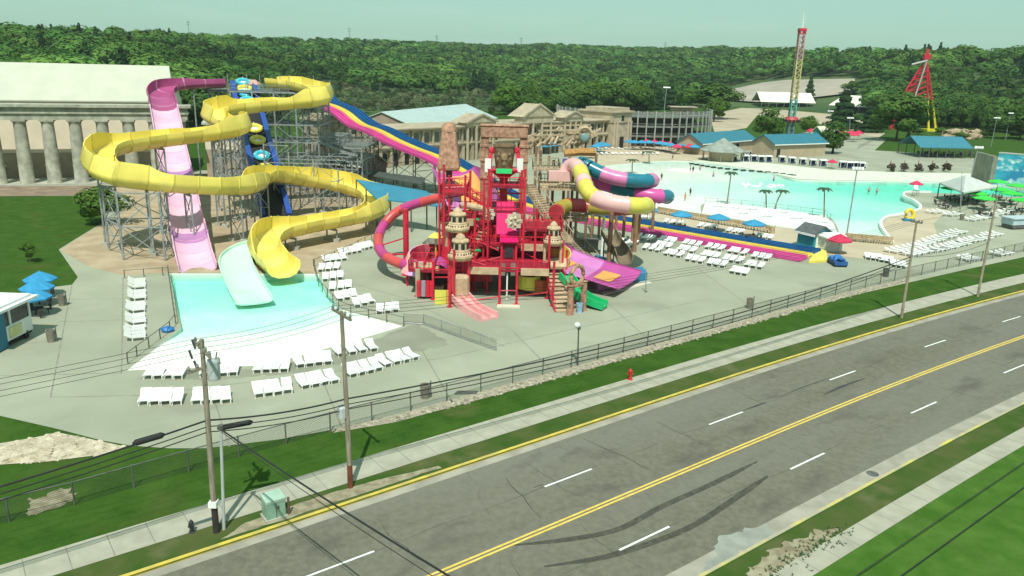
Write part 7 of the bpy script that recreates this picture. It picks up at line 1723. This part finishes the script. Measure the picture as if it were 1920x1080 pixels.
# ---------------- small street things
p = G(514,968); t = thing('utility_cabinet', 'pale green utility cabinet on the verge right of the left pole', 'cabinet', p); UG = M('pale_green_cabinet',(.22,.36,.27),.5,.12,1.5)
mb = MB(); mb.box((p.x,p.y,.62),(1.05,.85,1.0),RD); mb.build('body', UG, t, bevel=.02); mb = MB(); mb.box((p.x,p.y,.06),(1.2,1.0,.14),RD); mb.build('plinth', CONC, t); mb = MB(); mb.box((p.x,p.y+.02,1.2),(1.12,.95,.22),RD,0,('X',.12)); mb.build('lid', M('pale_green_lid',(.34,.48,.38),.5,.1,1.5), t, bevel=.03)
d_ = Vector((math.cos(RD),math.sin(RD),0)); f_ = Vector((math.sin(RD),-math.cos(RD),0)); q = p+f_*.44; mb = MB(); mb.box((q.x,q.y,.62),(.03,.03,.95),RD); mb.box((q.x+d_.x*.12,q.y+d_.y*.12,.75),(.08,.05,.2),RD); mb.build('latch', DSTEEL, t)
p = G(542,964); t = thing('marker_post', 'short dark brown post beside the green cabinet', 'post', p); mb = MB(); mb.cyl((p.x,p.y,0),(p.x,p.y,1.0),.07,n=8); mb.build('shaft', M('dark_brown_post',(.13,.075,.05)), t); mb = MB(); mb.cyl((p.x,p.y,1.0),(p.x,p.y,1.05),.08,n=8); mb.build('cap', DSTEEL, t)
def hydrant(px, py, label, m, sc):
    p = G(px,py); t = thing('fire_hydrant', label, 'hydrant', p); mb = MB(); mb.lathe((0+p.x,p.y,0),[(0,0),(.2*sc,0),(.2*sc,.06*sc),(.13*sc,.08*sc),(.12*sc,.6*sc),(.16*sc,.62*sc),(.16*sc,.68*sc),(.12*sc,.78*sc),(.04*sc,.86*sc),(.03*sc,.92*sc),(0,.92*sc)],10); mb.build('barrel', m, t, True)
    for a in (0,PI/2,PI): mb = MB(); d = Vector((math.cos(a+.5),-math.sin(a+.5),0)); c = p+Vector((0,0,.5*sc)); mb.cyl(c,c+d*.22*sc,.07*sc,n=8); mb.build('outlet', m, t)
hydrant(1181,712,'red fire hydrant on the grass beside the pavement',M('red_hydrant',(.48,.03,.03),.5,.15,2),1.1); hydrant(360,998,'small dark hydrant beside the pavement left of the left utility pole',M('dark_hydrant',(.04,.04,.045),.5,.3,2),.85)
def lamp(px, pyb, pyt, label, r=.08, floods=0, mast=STEEL, Yfix=None):
    b = G(px[0],pyb); tp = at(px[1],pyt,b.y); t = thing('lamp_post', label, 'lamp post', b); mb = MB(); mb.cyl((b.x,b.y,0),(tp.x,b.y,tp.z),r,r*.7,8); mb.build('post', mast, t)
    if floods:
        mb = MB(); mb.beam((tp.x-1.1*floods,b.y,tp.z-.1),(tp.x+1.1*floods,b.y,tp.z-.1),.12); a = mb.build('crossarm', STEEL, t)
        for s in (-1,-.35,.35,1): mb = MB(); mb.box((tp.x+s*1.05*floods,b.y-.2,tp.z+.15),(.6,.4,.45),0,0,('X',-.5)); mb.build('floodlight', M('lamp_white',(.7,.72,.7),.3,.05,2), a)
    return b, tp
b, tp = lamp((1083,1085),686,612,'low lamp post with a white globe inside the road fence',.08,0,DSTEEL); t = bpy.context.scene.objects[-1] if False else None
lp = [o for o in COL.objects if o.name.startswith('lamp_post')][-1]
mb = MB(); mb.blob((tp.x-.12,b.y-.05,tp.z+.12),.27,2,.0); o = mb.build('globe', M('pale_globe',(.62,.65,.63),.3,.05,2), lp, True); mb = MB(); mb.cyl((tp.x+.05,b.y,tp.z-.25),(tp.x,b.y,tp.z+.05),.16,.12,8); mb.build('collar', DSTEEL, lp)
lamp((1586,1607),450,318,'tall floodlight pole standing by the near tip of the wave pool',.13,.55); lamp((1240,1250),256,165,'tall floodlight pole in front of the coliseum track',.16,1.0); lamp((1147,1149),198,160,'floodlight pole rising behind the arcade building pavilion',.2,1.6); lamp((1808,1834),382,278,'floodlight pole through the pale grey canopy',.12,.5); lamp((1553,1557),245,209,'floodlight pole between the drop tower and the conifers',.16,1.0); lamp((1592,1594),262,222,'floodlight pole beside the red parasol cluster',.15,1.0); lamp((1858,1869),275,222,'left floodlight pole on the slope at the right edge',.14,.9); lamp((1885,1895),262,213,'right floodlight pole on the slope at the right edge',.14,.8)
b = G(1204,200); 
for px, pb, pt, lb in ((1203,205,155,'bare thin mast rising behind the arcade building'),(1800,398,322,'grey umbrella mast beside the pale grey canopy'),(1578,500,486,'thin short post on the deck below the mat slide end'),(1211,548,502,'thin dark post at the end of the purple half pipe')):
    q = G(px,pb); tp = at(px+(4 if px == 1800 else 0),pt,q.y); t = thing('thin_mast', lb, 'mast', q); mb = MB(); mb.cyl((q.x,q.y,0),(tp.x,q.y,min(tp.z,14)),.07,.05,6); mb.build('shaft', STEEL, t); mb = MB(); mb.cyl((q.x,q.y,0),(q.x,q.y,.12),.16,n=8); mb.build('foot', DSTEEL, t)
# a few cars far off and behind the tower
def car(px, py, rz, label, col):
    p = (G if py > 200 else Gh)(px,py); t = thing('parked_car', label, 'car', p); m = M('car_%d_%d_%d' % tuple(int(c*99) for c in col), col, .3, .05, 1, spec=.6); F_ = lambda s,w_,z: Vector((s,w_,z))
    mb = MB(); mb.sweep([Vector((0,-.85,0)),Vector((0,.85,0))], lambda i,k: [(-2.2,.3),(-2.2,.85),(-1.3,.95),(-.7,1.45),(.9,1.45),(1.6,.98),(2.2,.85),(2.2,.3)], True); o = mb.build('body', m); o.parent = t
    mb = MB(); mb.sweep([Vector((0,-.87,0)),Vector((0,.87,0))], lambda i,k: [(-1.15,.98),(-.65,1.38),(.85,1.38),(1.4,.98)], True); o = mb.build('window', GLASS); o.parent = t
    for x in (-1.35,1.35):
        for y in (-.8,.8): mb = MB(); mb.cyl((x,y-.1,.33),(x,y+.1,.33),.33,n=12); o = mb.build('wheel', BLACK); o.parent = t
    t.rotation_euler = (0,0,rz); t.location.z += (0 if py > 200 else 1.3)
for a in ((625,262,.3,'white car parked behind the steel slide tower',(.7,.7,.68)),(612,278,.5,'dark green car parked behind the steel slide tower, in front of a red one',(.03,.06,.06)),(622,292,.4,'red car parked behind the steel slide tower',(.4,.03,.04)),(1422,166,.2,'dark car alone on the far car park',(.03,.03,.035)),(1400,178,.1,'white van on the far car park near its left edge',(.7,.7,.7)),(1462,162,.4,'grey car on the far car park above the tents',(.3,.3,.3))): car(*a)
# ---------------------------------------------------------------- light, sky, camera
w = bpy.data.worlds.new('World'); SC.world = w; w.use_nodes = True
N, L = w.node_tree.nodes, w.node_tree.links
sky = N.new('ShaderNodeTexSky'); sky.sky_type = 'NISHITA'; sky.sun_disc = False
SUN_EL = R(58); SUN_AZ = R(181)      # the sun stands behind the camera
sky.sun_elevation = SUN_EL; sky.sun_rotation = SUN_AZ; sky.air_density = 1.0; sky.dust_density = 1.2; sky.ozone_density = 1.0
bg = N['Background']; bg.inputs['Strength'].default_value = .115
mul = N.new('ShaderNodeMix'); mul.data_type = 'RGBA'; mul.blend_type = 'MULTIPLY'; mul.inputs[0].default_value = 1.0
mul.inputs[7].default_value = (.86, 1.10, .92, 1)
hz = N.new('ShaderNodeMix'); hz.data_type = 'RGBA'; hz.inputs[0].default_value = .62; hz.inputs[7].default_value = (3.2, 4.3, 4.3, 1)
L.new(sky.outputs[0], hz.inputs[6]); L.new(hz.outputs[2], mul.inputs[6])
tc = N.new('ShaderNodeTexCoord'); mp = N.new('ShaderNodeMapping'); mp.inputs['Scale'].default_value = (2.5, 2.5, 26)
no = N.new('ShaderNodeTexNoise'); no.inputs['Scale'].default_value = 1.6; no.inputs['Detail'].default_value = 7; no.inputs['Roughness'].default_value = .55
L.new(tc.outputs['Generated'], mp.inputs[0]); L.new(mp.outputs[0], no.inputs['Vector'])
mr = N.new('ShaderNodeMapRange'); mr.inputs[1].default_value = .5; mr.inputs[2].default_value = .8; mr.inputs[4].default_value = .3
L.new(no.outputs['Fac'], mr.inputs[0])
mx = N.new('ShaderNodeMix'); mx.data_type = 'RGBA'; L.new(mr.outputs[0], mx.inputs[0]); L.new(mul.outputs[2], mx.inputs[6]); mx.inputs[7].default_value = (5.0, 6.2, 5.7, 1)
L.new(mx.outputs[2], bg.inputs['Color'])
sl = bpy.data.lights.new('sun', 'SUN'); sl.energy = 4.0; sl.angle = R(.5); sl.color = (1, .97, .90)
so = bpy.data.objects.new('sun', sl); COL.objects.link(so)
# sun_rotation turns clockwise from +Y seen from above
sd = Vector((math.sin(SUN_AZ)*math.cos(SUN_EL), math.cos(SUN_AZ)*math.cos(SUN_EL), math.sin(SUN_EL)))
so.rotation_euler = sd.to_track_quat('Z', 'Y').to_euler(); so.location = (0, -20, 120)
cd = bpy.data.cameras.new('camera'); cam = bpy.data.objects.new('camera', cd); COL.objects.link(cam)
cd.sensor_width = 36; cd.lens = FPX/1920*36; cd.clip_start = .5; cd.clip_end = 12000
Rv = Vector((1,0,0)); Uv = Vector((0, math.sin(PITCH), math.cos(PITCH))); Fv = Vector((0, math.cos(PITCH), -math.sin(PITCH)))
ix = Rv*_c + Uv*_s; iy = Uv*_c - Rv*_s
cam.matrix_world = Matrix(((ix.x, iy.x, -Fv.x, 0), (ix.y, iy.y, -Fv.y, 0), (ix.z, iy.z, -Fv.z, CH), (0,0,0,1)))
SC.camera = cam
SC.view_settings.view_transform = 'Standard'; SC.view_settings.look = 'None'; SC.view_settings.gamma = 1
SC.view_settings.exposure = .22
SC.cycles.max_bounces = 6; SC.cycles.transparent_max_bounces = 12

# ---------------- summer haze
mb = MB(); mb.box((0, 2950, 62), (8200, 6300, 140)); hb = mb.build('haze', [])
m = bpy.data.materials.new('haze_air'); m.use_nodes = True; N, L = nodes(m); N.remove(N['Principled BSDF']); pv = N.new('ShaderNodeVolumePrincipled')
pv.inputs['Color'].default_value = (.80,.92,.95,1); pv.inputs['Density'].default_value = .00010; pv.inputs['Anisotropy'].default_value = .2
L.new(pv.outputs[0], N['Material Output'].inputs['Volume']); hb.data.materials.append(m); tag(hb, kind='stuff')
